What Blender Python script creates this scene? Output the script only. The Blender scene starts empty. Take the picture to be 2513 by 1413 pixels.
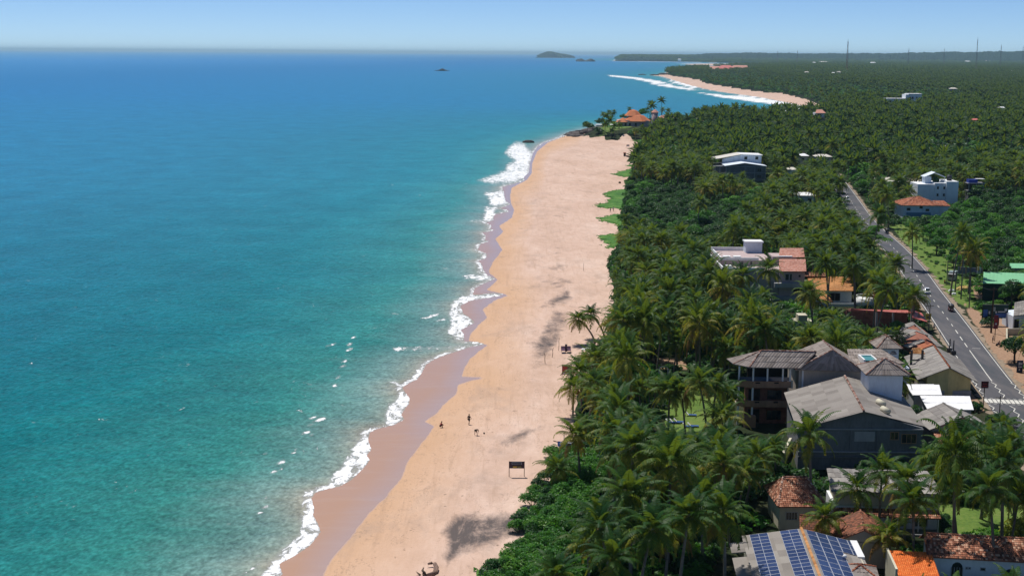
import bpy, math, random
import numpy as np
from mathutils import Vector, Matrix

rnd = random.Random(7)
nrng = np.random.default_rng(7)
scene = bpy.context.scene
COL = scene.collection
R = math.radians
PI = math.pi

# ------------------------------------------------------------------ camera
FPX, PCX, PCY, CAMH = 3400.0, 1256.5, 706.5, 66.0
PITCH = math.atan((706.5 - 130.2) / FPX)
SR = 0.0072
CR = math.sqrt(1 - SR * SR)
_F = np.array([0, math.cos(PITCH), -math.sin(PITCH)])
_R0 = np.array([1.0, 0, 0])
_U0 = np.array([0, math.sin(PITCH), math.cos(PITCH)])
_Rv = CR * _R0 + SR * _U0
_Uv = -SR * _R0 + CR * _U0
cam_data = bpy.data.cameras.new('camera')
cam_data.sensor_width = 36.0
cam_data.lens = FPX / 2513.0 * 36.0
cam_data.clip_start = 1.0
cam_data.clip_end = 900000.0
cam = bpy.data.objects.new('camera', cam_data)
COL.objects.link(cam)
cam.matrix_world = Matrix(((_Rv[0], _Uv[0], -_F[0], 0), (_Rv[1], _Uv[1], -_F[1], 0), (_Rv[2], _Uv[2], -_F[2], CAMH), (0, 0, 0, 1)))
scene.camera = cam

# ------------------------------------------------------------------ world, sun, exposure
SUN_EL, SUN_AZ = 66.0, -28.0       # azimuth from +Y, positive to the right
world = bpy.data.worlds.new('World')
scene.world = world
world.use_nodes = True
wn = world.node_tree
wn.nodes.clear()
sky = wn.nodes.new('ShaderNodeTexSky')
sky.sky_type = 'NISHITA'
sky.sun_disc = False
sky.sun_elevation = R(SUN_EL)
sky.sun_rotation = R(SUN_AZ)
sky.altitude = 6000
sky.air_density = 1.0
sky.dust_density = 0.0
sky.ozone_density = 7.5
bg = wn.nodes.new('ShaderNodeBackground')
bg.inputs['Strength'].default_value = 0.106
wo = wn.nodes.new('ShaderNodeOutputWorld')
wn.links.new(sky.outputs[0], bg.inputs[0])
wn.links.new(bg.outputs[0], wo.inputs[0])
sl = bpy.data.lights.new('sun', 'SUN')
sl.energy = 4.6
sl.angle = R(0.53)
sl.color = (1.0, 0.95, 0.88)
sun = bpy.data.objects.new('sun', sl)
COL.objects.link(sun)
_sd = Vector((math.sin(R(SUN_AZ)) * math.cos(R(SUN_EL)), math.cos(R(SUN_AZ)) * math.cos(R(SUN_EL)), math.sin(R(SUN_EL))))
sun.rotation_euler = _sd.to_track_quat('Z', 'Y').to_euler()
sun.location = _sd * 500
scene.view_settings.view_transform = 'Standard'
scene.view_settings.look = 'None'
scene.view_settings.exposure = 0.0
scene.view_settings.gamma = 1.0
scene.view_settings.use_curve_mapping = False
cy = scene.cycles
cy.use_denoising = True
cy.max_bounces = 6
cy.diffuse_bounces = 3
cy.glossy_bounces = 2
cy.transmission_bounces = 3
cy.transparent_max_bounces = 4
cy.volume_bounces = 0
cy.volume_step_rate = 5.0
cy.caustics_reflective = False
cy.caustics_refractive = False

# ------------------------------------------------------------------ photo pixel <-> place
def unproj(px, py, z=0.0):
    """where the sight line through a photo pixel meets height z (arrays allowed)"""
    px = np.asarray(px, float); py = np.asarray(py, float)
    dx = _F[0] * FPX + _Rv[0] * (px - PCX) - _Uv[0] * (py - PCY)
    dy = _F[1] * FPX + _Rv[1] * (px - PCX) - _Uv[1] * (py - PCY)
    dz = _F[2] * FPX + _Rv[2] * (px - PCX) - _Uv[2] * (py - PCY)
    t = (z - CAMH) / dz
    return dx * t, dy * t
def proj(x, y, z):
    x = np.asarray(x, float); y = np.asarray(y, float); z = np.asarray(z, float) - CAMH
    f = x * _F[0] + y * _F[1] + z * _F[2]
    r = x * _Rv[0] + y * _Rv[1] + z * _Rv[2]
    u = x * _Uv[0] + y * _Uv[1] + z * _Uv[2]
    return PCX + FPX * r / f, PCY - FPX * u / f
G = 1.2                            # level of the land behind the beach
def at(px, py, z=G):
    x, y = unproj(px, py, z)
    return (float(x), float(y))
def poly_ground(pts, z=G):
    x, y = unproj([p[0] for p in pts], [p[1] for p in pts], z)
    return np.stack([x, y], 1)
def pip(X, Y, poly):
    X = np.asarray(X, float); Y = np.asarray(Y, float)
    ins = np.zeros(X.shape, bool)
    n = len(poly)
    j = n - 1
    for i in range(n):
        xi, yi = poly[i]; xj, yj = poly[j]
        if yi != yj:
            c = ((yi > Y) != (yj > Y)) & (X < (xj - xi) * (Y - yi) / (yj - yi) + xi)
            ins ^= c
        j = i
    return ins
def segdist(X, Y, poly, closed=True):
    X = np.asarray(X, float).ravel(); Y = np.asarray(Y, float).ravel()
    best = np.full(X.shape, 1e18)
    n = len(poly)
    for i in range(n if closed else n - 1):
        ax, ay = poly[i]; bx, by = poly[(i + 1) % n]
        dx, dy = bx - ax, by - ay
        L = dx * dx + dy * dy + 1e-12
        t = np.clip(((X - ax) * dx + (Y - ay) * dy) / L, 0, 1)
        d = (X - ax - t * dx) ** 2 + (Y - ay - t * dy) ** 2
        np.minimum(best, d, out=best)
    return np.sqrt(best)
def sdf(X, Y, poly):
    """signed distance, positive inside"""
    shp = np.asarray(X).shape
    d = segdist(X, Y, poly).reshape(shp)
    return np.where(pip(X, Y, poly), d, -d)

# ------------------------------------------------------------------ objects
def tag(o, label=None, cat=None, group=None, kind=None):
    if label: o['label'] = label
    if cat: o['category'] = cat
    if group: o['group'] = group
    if kind: o['kind'] = kind
    return o
def empty(name, label, cat, loc=(0, 0, 0), rz=0.0, group=None):
    o = bpy.data.objects.new(name, None)
    COL.objects.link(o)
    o.location = loc
    o.rotation_euler = (0, 0, rz)
    return tag(o, label, cat, group)
def link_mesh(name, me, mats=None, parent=None, loc=None, rot=None, scale=None):
    if mats is not None and len(me.materials) == 0:
        for m in (mats if isinstance(mats, (list, tuple)) else [mats]):
            me.materials.append(m)
    o = bpy.data.objects.new(name, me)
    COL.objects.link(o)
    if parent is not None: o.parent = parent
    if loc is not None: o.location = loc
    if rot is not None: o.rotation_euler = rot
    if scale is not None: o.scale = scale
    return o
def np_mesh(name, verts, faces, nper=None, attrs=None, fattrs=None, smooth=False, matidx=None):
    """verts (n,3); faces either (m,k) array or list of arrays"""
    me = bpy.data.meshes.new(name)
    verts = np.asarray(verts, np.float32)
    groups = faces if isinstance(faces, list) else [faces]
    groups = [np.asarray(g, np.int32) for g in groups if len(g)]
    me.vertices.add(len(verts))
    me.vertices.foreach_set('co', verts.ravel())
    loops = np.concatenate([g.ravel() for g in groups])
    tot = np.concatenate([np.full(len(g), g.shape[1], np.int32) for g in groups])
    start = np.concatenate([[0], np.cumsum(tot)[:-1]]).astype(np.int32)
    me.loops.add(len(loops))
    me.loops.foreach_set('vertex_index', loops)
    me.polygons.add(len(tot))
    me.polygons.foreach_set('loop_start', start)
    me.polygons.foreach_set('loop_total', tot)
    if matidx is not None:
        me.polygons.foreach_set('material_index', np.asarray(matidx, np.int32))
    me.update(calc_edges=True)
    me.polygons.foreach_set('use_smooth', np.full(len(tot), smooth, bool))
    for k, v in (attrs or {}).items():
        a = me.attributes.new(k, 'FLOAT', 'POINT')
        a.data.foreach_set('value', np.asarray(v, np.float32))
    for k, v in (fattrs or {}).items():
        a = me.attributes.new(k, 'FLOAT', 'FACE')
        a.data.foreach_set('value', np.asarray(v, np.float32))
    return me
class MB:
    """collects simple shapes and links them as one mesh object"""
    def __init__(s): s.v = []; s.f = []; s.t = []
    def add(s, vs, fs, t=0.5):
        b = len(s.v); s.v += [tuple(v) for v in vs]
        for f in fs: s.f.append(tuple(i + b for i in f)); s.t.append(t)
        return s
    def box(s, x0, y0, z0, x1, y1, z1, t=0.5):
        return s.add([(x0, y0, z0), (x1, y0, z0), (x1, y1, z0), (x0, y1, z0), (x0, y0, z1), (x1, y0, z1), (x1, y1, z1), (x0, y1, z1)],
                     [(0, 3, 2, 1), (4, 5, 6, 7), (0, 1, 5, 4), (1, 2, 6, 5), (2, 3, 7, 6), (3, 0, 4, 7)], t)
    def quad(s, a, b, c, d, t=0.5): return s.add([a, b, c, d], [(0, 1, 2, 3)], t)
    def slab(s, pts, th, t=0.5):
        """polygon in space extruded downward by th"""
        n = len(pts)
        low = [(p[0], p[1], p[2] - th) for p in pts]
        fs = [tuple(range(n)), tuple(range(2 * n - 1, n - 1, -1))] + [(i, (i + 1) % n, n + (i + 1) % n, n + i) for i in range(n)]
        return s.add(list(pts) + low, fs, t)
    def prism(s, pts, y0, y1, t=0.5):
        """polygon given in (x,z), extruded along y"""
        n = len(pts)
        vs = [(p[0], y0, p[1]) for p in pts] + [(p[0], y1, p[1]) for p in pts]
        fs = [tuple(range(n)), tuple(range(2 * n - 1, n - 1, -1))] + [(i, n + i, n + (i + 1) % n, (i + 1) % n) for i in range(n)]
        return s.add(vs, fs, t)
    def tube(s, pts, rad, n=6, t=0.5, cap=True):
        pts = [Vector(p) for p in pts]
        if not isinstance(rad, (list, tuple)): rad = [rad] * len(pts)
        b = len(s.v)
        for i, p in enumerate(pts):
            d = (pts[min(i + 1, len(pts) - 1)] - pts[max(i - 1, 0)]).normalized()
            u = d.orthogonal().normalized() if abs(d.z) < .95 else Vector((1, 0, 0))
            u = (u - d * u.dot(d)).normalized(); w = d.cross(u)
            for k in range(n):
                a = 2 * PI * k / n
                s.v.append(tuple(p + (u * math.cos(a) + w * math.sin(a)) * rad[i]))
        for i in range(len(pts) - 1):
            for k in range(n):
                k2 = (k + 1) % n
                s.f.append((b + i * n + k, b + i * n + k2, b + (i + 1) * n + k2, b + (i + 1) * n + k)); s.t.append(t)
        if cap:
            s.f.append(tuple(b + k for k in range(n - 1, -1, -1))); s.t.append(t)
            s.f.append(tuple(b + (len(pts) - 1) * n + k for k in range(n))); s.t.append(t)
        return s
    def cyl(s, x, y, z0, z1, r, n=10, t=0.5, r2=None):
        return s.tube([(x, y, z0), (x, y, z1)], [r, r if r2 is None else r2], n, t)
    def ball(s, c, r, n=8, m=5, t=0.5):
        b = len(s.v); rr = r if isinstance(r, (tuple, list)) else (r, r, r)
        for i in range(1, m):
            th = PI * i / m
            for k in range(n):
                a = 2 * PI * k / n
                s.v.append((c[0] + rr[0] * math.sin(th) * math.cos(a), c[1] + rr[1] * math.sin(th) * math.sin(a), c[2] + rr[2] * math.cos(th)))
        s.v.append((c[0], c[1], c[2] + rr[2])); s.v.append((c[0], c[1], c[2] - rr[2]))
        top = len(s.v) - 2
        for k in range(n):
            k2 = (k + 1) % n
            s.f.append((b + k, b + k2, top)); s.t.append(t)
            for i in range(m - 2):
                s.f.append((b + i * n + k, b + (i + 1) * n + k, b + (i + 1) * n + k2, b + i * n + k2)); s.t.append(t)
            s.f.append((b + (m - 2) * n + k2, b + (m - 2) * n + k, top + 1)); s.t.append(t)
        return s
    def mesh(s, name='mesh', smooth=False):
        me = bpy.data.meshes.new(name)
        me.from_pydata(s.v, [], s.f)
        me.update()
        a = me.attributes.new('tint', 'FLOAT', 'FACE')
        a.data.foreach_set('value', np.asarray(s.t, np.float32))
        if smooth: me.polygons.foreach_set('use_smooth', np.ones(len(s.f), bool))
        return me
    def build(s, name, mat, parent=None, smooth=False, **k):
        return link_mesh(name, s.mesh(name, smooth), mat, parent, **k)

# ------------------------------------------------------------------ materials
class NT:
    def __init__(s, name):
        s.m = bpy.data.materials.new(name); s.m.use_nodes = True
        s.t = s.m.node_tree; s.t.nodes.clear()
        s.out = s.t.nodes.new('ShaderNodeOutputMaterial')
    def n(s, typ, **k):
        nd = s.t.nodes.new(typ)
        for a, b in k.items(): setattr(nd, a, b)
        return nd
    def l(s, a, b): s.t.links.new(a, b)
    def attr(s, name, typ='GEOMETRY'):
        nd = s.n('ShaderNodeAttribute', attribute_name=name); nd.attribute_type = typ
        return nd.outputs['Fac']
    def coord(s, kind='Object', scale=(1, 1, 1), rot=(0, 0, 0)):
        tc = s.n('ShaderNodeTexCoord'); mp = s.n('ShaderNodeMapping')
        mp.inputs['Scale'].default_value = scale; mp.inputs['Rotation'].default_value = rot
        s.l(tc.outputs[kind], mp.inputs[0]); return mp.outputs[0]
    def noise(s, vec, scale, detail=3, rough=0.55, dist=0.0):
        nd = s.n('ShaderNodeTexNoise')
        nd.inputs['Scale'].default_value = scale; nd.inputs['Detail'].default_value = detail
        nd.inputs['Roughness'].default_value = rough; nd.inputs['Distortion'].default_value = dist
        if vec is not None: s.l(vec, nd.inputs['Vector'])
        return nd.outputs['Fac']
    def math(s, op, a, b=None, c=None, clamp=False):
        nd = s.n('ShaderNodeMath', operation=op); nd.use_clamp = clamp
        for i, v in enumerate((a, b, c)):
            if v is None: continue
            if isinstance(v, (int, float)): nd.inputs[i].default_value = v
            else: s.l(v, nd.inputs[i])
        return nd.outputs[0]
    def ramp(s, fac, stops, interp='LINEAR'):
        nd = s.n('ShaderNodeValToRGB'); cr = nd.color_ramp; cr.interpolation = interp
        while len(cr.elements) < len(stops): cr.elements.new(0.5)
        for e, (p, c) in zip(cr.elements, stops):
            e.position = p; e.color = (c[0], c[1], c[2], 1) if isinstance(c, (tuple, list)) else (c, c, c, 1)
        s.l(fac, nd.inputs[0]); return nd.outputs['Color']
    def mix(s, fac, a, b, mode='MIX'):
        nd = s.n('ShaderNodeMix', data_type='RGBA', blend_type=mode)
        for sock, v in ((nd.inputs[0], fac), (nd.inputs[6], a), (nd.inputs[7], b)):
            if isinstance(v, (int, float)): sock.default_value = v
            elif isinstance(v, (tuple, list)): sock.default_value = (v[0], v[1], v[2], 1)
            else: s.l(v, sock)
        return nd.outputs[2]
    def maprange(s, v, a, b, c=0.0, d=1.0, smooth=False):
        nd = s.n('ShaderNodeMapRange'); nd.interpolation_type = 'SMOOTHSTEP' if smooth else 'LINEAR'
        s.l(v, nd.inputs[0])
        for i, x in enumerate((a, b, c, d)): nd.inputs[i + 1].default_value = x
        return nd.outputs[0]
    def bump(s, h, strength=0.3, dist=0.1):
        nd = s.n('ShaderNodeBump'); nd.inputs['Strength'].default_value = strength
        nd.inputs['Distance'].default_value = dist; s.l(h, nd.inputs['Height']); return nd.outputs[0]
    def bsdf(s, color, rough=0.8, spec=0.3, normal=None, metal=0.0, ior=None):
        nd = s.n('ShaderNodeBsdfPrincipled')
        for sock, v in ((nd.inputs['Base Color'], color), (nd.inputs['Roughness'], rough), (nd.inputs['Specular IOR Level'], spec), (nd.inputs['Metallic'], metal)):
            if isinstance(v, (int, float)): sock.default_value = v
            elif isinstance(v, (tuple, list)): sock.default_value = (v[0], v[1], v[2], 1)
            else: s.l(v, sock)
        if ior: nd.inputs['IOR'].default_value = ior
        if normal is not None: s.l(normal, nd.inputs['Normal'])
        return nd
    def done(s, shader): s.l(shader.outputs[0], s.out.inputs['Surface']); return s.m
_mc = {}
def plain(name, col, rough=0.8, spec=0.3, var=0.18, scale=1.2, metal=0.0, bump=0.0, streak=False):
    """painted, rendered or weathered surface: colour with blotches and fine grain"""
    if name in _mc: return _mc[name]
    t = NT(name)
    v = t.coord('Object', (1, 1, 0.35) if streak else (1, 1, 1))
    n1 = t.noise(v, scale, 5, 0.62)
    n2 = t.noise(v, scale * 9, 3)
    f = t.math('ADD', t.math('MULTIPLY', n1, 0.7), t.math('MULTIPLY', n2, 0.3))
    lo = tuple(c * (1 - 1.6 * var) for c in col); hi = tuple(min(1, c * (1 + 1.2 * var)) for c in col)
    c = t.ramp(f, [(0.3, lo), (0.5, col), (0.7, hi)])
    nrm = t.bump(n2, bump, 0.05) if bump else None
    _mc[name] = t.done(t.bsdf(c, rough, spec, nrm, metal)); return _mc[name]
def tiled(name, stops, moss=0.25, rough=0.85):
    """roofing: colour from the piece's own tint, plus stains"""
    if name in _mc: return _mc[name]
    t = NT(name)
    v = t.coord('Object')
    a = t.attr('tint')
    n1 = t.noise(v, 0.35, 5, 0.65)
    n2 = t.noise(v, 14.0, 2)
    f = t.math('ADD', a, t.math('MULTIPLY', t.math('SUBTRACT', n2, 0.5), 0.35), clamp=True)
    c = t.ramp(f, stops)
    dirt = t.maprange(n1, 0.48, 0.72, 0.0, moss * 2.2)
    c = t.mix(dirt, c, (0.07, 0.06, 0.05))
    _mc[name] = t.done(t.bsdf(c, rough, 0.2, t.bump(n2, 0.25, 0.03))); return _mc[name]
def glass(name='window_glass', col=(0.02, 0.03, 0.035)):
    if name in _mc: return _mc[name]
    t = NT(name)
    _mc[name] = t.done(t.bsdf(col, 0.08, 0.6)); return _mc[name]
# ------------------------------------------------------------------ outlines traced on the ground (photo pixels)
LAND_PX = [(560, 1780), (600, 1500), (640, 1440), (695, 1408), (686, 1383), (720, 1365), (756, 1342), (775, 1322), (788, 1304), (781, 1284), (769, 1263), (772, 1248), (765, 1222), (775, 1208), (804, 1199), (831, 1194), (857, 1181), (872, 1170), (895, 1146), (908, 1129), (901, 1117), (912, 1102), (904, 1080), (908, 1060), (930, 1051), (950, 1046), (965, 1043), (993, 1029), (985, 1017), (1005, 989), (1005, 975), (993, 960), (988, 950), (1008, 938), (1027, 929), (1040, 907), (1046, 895), (1062, 884), (1085, 874), (1115, 864), (1155, 851), (1192, 845), (1172, 839), (1141, 838), (1138, 819), (1131, 810), (1166, 791), (1150, 777), (1138, 770), (1130, 750), (1155, 737), (1243, 723), (1212, 719), (1160, 724), (1166, 707), (1190, 695), (1217, 684), (1196, 676), (1188, 665), (1182, 648), (1173, 640), (1193, 634), (1195, 623), (1173, 614), (1178, 600), (1205, 590), (1190, 590), (1193, 579), (1182, 570), (1219, 566), (1200, 562), (1209, 556), (1192, 546), (1211, 541), (1212, 527), (1254, 518), (1227, 511), (1253, 502), (1240, 493), (1237, 473), (1232, 459), (1287, 444), (1285, 435), (1298, 423), (1300, 402), (1308, 376), (1320, 360), (1335, 350), (1363, 342), (1383, 335), (1400, 328), (1415, 324), (1450, 316), (1478, 307), (1500, 303), (1560, 297), (1640, 293), (1750, 297), (1900, 295), (1990, 288), (2002, 277), (1976, 262), (1920, 250), (1863, 239), (1831, 234.5), (1774, 227), (1732, 219.5), (1686, 208), (1647, 196), (1627, 188.5), (1600, 186), (1632, 182), (1637, 178), (1700, 171), (1740, 166), (1760, 162), (1700, 160.2), (1675, 158.2), (1690, 157), (1800, 157), (1872, 158), (1730, 153.5), (1725, 152.3), (1600, 150.6), (1505, 149.2), (1500, 148), (1520, 146.5), (1560, 142.8), (1700, 140.5), (2513, 146), (3500, 153), (3500, 1780)]
VEG_PX = [(1120, 1780), (1165, 1440), (1200, 1398), (1265, 1355), (1275, 1290), (1300, 1235), (1335, 1180), (1345, 1130), (1395, 1110), (1402, 1000), (1410, 960), (1440, 930), (1468, 850), (1495, 775), (1497, 700), (1480, 650), (1508, 600), (1518, 520), (1535, 450), (1545, 412), (1585, 378), (1612, 352), (1580, 345), (1535, 342), (1500, 344), (1425, 337), (1440, 325), (1480, 312), (1560, 303), (1640, 298), (1750, 301), (1900, 299), (2010, 292), (2050, 268), (1999, 253), (1976, 244), (1920, 230), (1873, 226.5), (1817, 219), (1774, 212), (1732, 205), (1717, 197), (1690, 192), (1650, 187), (1638, 183), (1641, 178), (1700, 171.7), (1755, 166), (1880, 164), (1900, 158.3), (1740, 153.2), (1600, 150.3), (1508, 149), (1522, 147), (1562, 143), (1702, 141), (2510, 146.5), (3450, 153.5), (3450, 1760)]
WET_PX = [(760, 1500), (793, 1413), (813, 1374), (836, 1345), (872, 1304), (910, 1257), (950, 1216), (980, 1180), (1005, 1125), (1042, 1080), (1067, 1045), (1044, 1034), (1070, 1014), (1098, 986), (1121, 963), (1124, 943), (1189, 926), (1135, 922), (1141, 901), (1155, 878), (1180, 860), (1196, 846), (1150, 836), (1155, 819), (1183, 790), (1195, 779), (1185, 759), (1212, 738), (1250, 724), (1195, 711), (1222, 686), (1199, 668), (1208, 646), (1233, 614), (1216, 586), (1236, 569), (1225, 555), (1256, 535), (1262, 515), (1254, 498), (1252, 480), (1256, 461), (1293, 442), (1305, 425), (1306, 402), (1318, 372), (1345, 350), (1405, 327), (1405, 200), (500, 200), (500, 1500)]
FOAM_PX = [
 [(640, 1413), (655, 1395), (670, 1372), (690, 1345), (715, 1330), (735, 1310), (740, 1290), (735, 1270), (752, 1262), (758, 1235), (765, 1220), (775, 1240), (772, 1262), (783, 1285), (791, 1304), (756, 1343), (689, 1384), (697, 1410), (690, 1450), (600, 1450)],
 [(752, 1219), (775, 1205), (804, 1195), (806, 1201), (777, 1211)],
 [(805, 1197), (806, 1172), (825, 1160), (845, 1130), (862, 1110), (870, 1090), (885, 1070), (893, 1060), (908, 1050), (914, 1100), (907, 1118), (912, 1130), (897, 1148), (873, 1173), (845, 1190), (815, 1201)],
 [(905, 1054), (950, 1042), (993, 1026), (995, 1033), (950, 1049), (908, 1062)],
 [(943, 1025), (950, 1000), (965, 985), (978, 965), (985, 948), (996, 960), (1008, 985), (989, 1015), (995, 1028), (965, 1044), (945, 1046)],
 [(982, 950), (1008, 934), (1020, 908), (1045, 886), (1062, 881), (1045, 900), (1030, 929), (1000, 944)],
 [(950, 938), (968, 934), (990, 948), (988, 955), (966, 941)],
 [(990, 953), (1060, 953), (1120, 944), (1190, 924), (1120, 949), (1060, 957), (990, 958)],
 [(965, 853), (1060, 853), (1130, 847), (1194, 841), (1192, 846), (1130, 852), (1060, 857), (965, 857)],
 [(1098, 815), (1105, 790), (1100, 770), (1110, 745), (1118, 733), (1150, 725), (1190, 720), (1245, 719), (1215, 728), (1160, 736), (1130, 745), (1128, 760), (1142, 775), (1168, 790), (1150, 800), (1135, 815), (1138, 838), (1120, 835)],
 [(1155, 727), (1166, 703), (1171, 706), (1162, 728)],
 [(1135, 677), (1160, 672), (1195, 675), (1220, 684), (1205, 693), (1180, 688), (1150, 684)],
 [(1155, 542), (1185, 540), (1188, 520), (1193, 508), (1226, 506), (1212, 520), (1214, 536), (1205, 546)],
 [(1188, 471), (1236, 466), (1242, 492), (1256, 502), (1215, 509), (1198, 504), (1203, 490), (1190, 478)],
 [(1170, 443), (1210, 430), (1240, 418), (1243, 405), (1263, 395), (1246, 383), (1238, 378), (1248, 360), (1266, 348), (1287, 350), (1297, 365), (1310, 376), (1302, 395), (1300, 424), (1287, 442), (1250, 450), (1210, 451)],
 [(1335, 349), (1370, 336), (1400, 325), (1418, 321), (1402, 332), (1380, 341), (1360, 348), (1335, 352)],
 [(1490, 184), (1530, 187), (1570, 191), (1620, 199), (1655, 209), (1600, 204), (1550, 194), (1495, 188)],
 [(1585, 204), (1640, 208), (1690, 216), (1725, 221), (1690, 222), (1620, 212)],
 [(1635, 197), (1690, 207), (1720, 216), (1700, 216), (1650, 204)],
 [(1745, 233), (1830, 236), (1930, 251), (1990, 264), (1960, 266), (1850, 250), (1755, 238)],
 [(1810, 245), (1870, 247), (1960, 258), (1930, 260), (1850, 251)],
 [(1640, 191), (1700, 201), (1740, 212), (1800, 224), (1850, 232), (1900, 242), (1890, 244), (1820, 233), (1740, 219), (1680, 207)],
 [(1700, 226), (1760, 231), (1830, 240), (1800, 241), (1740, 234)],
 [(1940, 253), (1985, 262), (1980, 266), (1930, 258)],
 [(1890, 262), (1950, 265), (1985, 268), (1990, 284), (1935, 282), (1900, 274)],
 [(1500, 149.5), (1600, 151), (1725, 153), (1720, 154.2), (1600, 152), (1500, 150.4)],
 [(1660, 157.2), (1680, 156.4), (1800, 156), (1800, 157.2), (1680, 158)],
]
CAPS_PX = []
for fx, fy, fl, ft in [(785, 1028, 17, 4), (770, 1024, 12, 3), (762, 1042, 10, 2.2), (752, 1061, 12, 3), (765, 1066, 5, 2.5), (690, 1133, 12, 5), (672, 1157, 10, 4), (690, 1150, 5, 2.5), (722, 1110, 7, 2), (726, 1102, 4, 2), (653, 1220, 4, 4), (652, 1243, 9, 4), (636, 1258, 8, 3), (652, 1112, 5, 2), (858, 845, 7, 4), (855, 858, 9, 3), (847, 885, 6, 4), (842, 898, 8, 2.5), (830, 925, 6, 3), (822, 945, 6, 4), (868, 828, 8, 2.4), (815, 845, 12, 2), (978, 855, 12, 3.4), (1060, 775, 22, 3), (1080, 785, 14, 2.5), (618, 1395, 9, 3), (600, 1405, 7, 2), (560, 1285, 5, 1.6), (1060, 850, 10, 1.5)]:
    CAPS_PX.append([(fx + fl * math.cos(a) * (1 + .3 * math.sin(3 * a + fx)), fy - 0.28 * fl * math.cos(a) + ft * math.sin(a)) for a in [k * PI / 6 for k in range(12)]])
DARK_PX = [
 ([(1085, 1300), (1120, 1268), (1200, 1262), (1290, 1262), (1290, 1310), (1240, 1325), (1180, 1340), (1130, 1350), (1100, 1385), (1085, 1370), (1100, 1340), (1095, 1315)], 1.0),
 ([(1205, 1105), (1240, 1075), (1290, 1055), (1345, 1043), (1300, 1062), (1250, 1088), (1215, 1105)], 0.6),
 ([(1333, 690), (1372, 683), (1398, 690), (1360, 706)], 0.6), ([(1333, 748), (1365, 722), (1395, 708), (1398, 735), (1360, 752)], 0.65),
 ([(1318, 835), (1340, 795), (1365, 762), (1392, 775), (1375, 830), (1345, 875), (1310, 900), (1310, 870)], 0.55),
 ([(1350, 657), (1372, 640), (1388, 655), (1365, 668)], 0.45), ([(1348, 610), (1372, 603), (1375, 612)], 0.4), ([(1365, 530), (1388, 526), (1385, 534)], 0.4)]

LAND = poly_ground(LAND_PX, 0.0)
VEG = poly_ground(VEG_PX, G)
HEAD = poly_ground([(1405, 333), (1450, 322), (1480, 313), (1530, 307), (1600, 302), (1700, 303), (1700, 335), (1540, 344), (1420, 339)], 0.0)

# grid of sight-line rows: fine near the swash, coarse elsewhere
gx = np.concatenate([np.arange(-500, 500, 12.0), np.arange(500, 1450, 3.5), np.arange(1450, 2060, 6), np.arange(2060, 3501, 14)])
gdy = np.concatenate([[1.9, 2.6, 3.5, 4.6, 6, 7.5], np.arange(9, 60, 1.6), np.arange(60, 1300, 3.5), np.arange(1300, 1640, 12)])
GPX, GDY = np.meshgrid(gx, gdy)
GPY = 130.2 + SR * (GPX - PCX) + GDY
GX, GY = unproj(GPX, GPY, 0.0)
S_land = sdf(GX, GY, LAND)
far_k = np.clip(np.hypot(GX, GY) / 1500.0, 1.0, 8.0)
S_head = sdf(GX, GY, HEAD)
def sstep(x, a, b):
    t = np.clip((x - a) / (b - a), 0, 1); return t * t * (3 - 2 * t)
def land_z(d, dh=None):
    z = np.where(d < 0, np.maximum(-2.0, d * 0.07), G * sstep(d, -2, 30) + 0.0)
    if dh is not None: z = z + 7.0 * sstep(dh, 0, 26)
    return z
def grid_faces(keep):
    nr, nc = GX.shape
    idx = np.arange(nr * nc).reshape(nr, nc)
    k = keep[:-1, :-1] | keep[1:, :-1] | keep[:-1, 1:] | keep[1:, 1:]
    f = np.stack([idx[1:, :-1], idx[1:, 1:], idx[:-1, 1:], idx[:-1, :-1]], -1)[k]
    used = np.unique(f); remap = np.full(nr * nc, -1); remap[used] = np.arange(len(used))
    return remap[f], used

# ---- sea
def mask_px(polys, soft=9.0):
    m = np.full(GPX.shape, -1e9)
    for p in polys:
        xs = [q[0] for q in p]; ys = [q[1] for q in p]
        sel = (GPX > min(xs) - 25) & (GPX < max(xs) + 25) & (GPY > min(ys) - 25) & (GPY < max(ys) + 25)
        if not sel.any(): continue
        d = sdf(GPX[sel], GPY[sel] * 1.0, p)
        m[sel] = np.maximum(m[sel], d)
    return np.clip(0.5 + m / soft, 0, 1)
foam_near = mask_px([p for p in FOAM_PX if p[0][1] > 330], 13.0)
foam_far = mask_px([p for p in FOAM_PX if p[0][1] <= 330], 3.0)
FOAM = np.maximum(np.maximum(foam_near * 0.86, foam_far), mask_px(CAPS_PX, 4.5) * 0.82)
# thin lace of foam wherever the water touches sand
lace = np.clip(0.80 - np.abs(S_land + 0.55) / (2.4 * far_k), 0, 0.78) * (GPX < 2010) * ((GPY > 318) | ((GPX > 1600) & (GPY < 290)))
FOAM = np.maximum(FOAM, lace)
f, used = grid_faces(S_land < 7)
t = NT('sea_water')
geo = t.coord('Object')
shore = t.attr('shore'); foam = t.attr('foam')
w0 = t.noise(geo, 0.012, 4, 0.6)
w1 = t.noise(t.coord('Object', (0.07, 0.13, 1)), 1.0, 4, 0.62)          # broad wind-streaks
w2 = t.noise(t.coord('Object', (0.5, 0.42, 1), (0, 0, 0.35)), 1.0, 4, 0.66)           # waves
w4 = t.noise(t.coord('Object', (1.5, 0.85, 1), (0, 0, 0.3)), 1.0, 3, 0.6)
w3 = t.noise(t.coord('Object', (0.05, 0.035, 1), (0, 0, 0.3)), 1.0, 5, 0.7)         # far swell
warp = t.math('MULTIPLY', shore, t.math('ADD', 0.62, t.math('MULTIPLY', w1, 0.76)))
lg = t.math('MULTIPLY', t.math('LOGARITHM', t.math('ADD', warp, 1.0), 10.0), 0.25)      # 0..1 for 1 m..10 km
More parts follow.
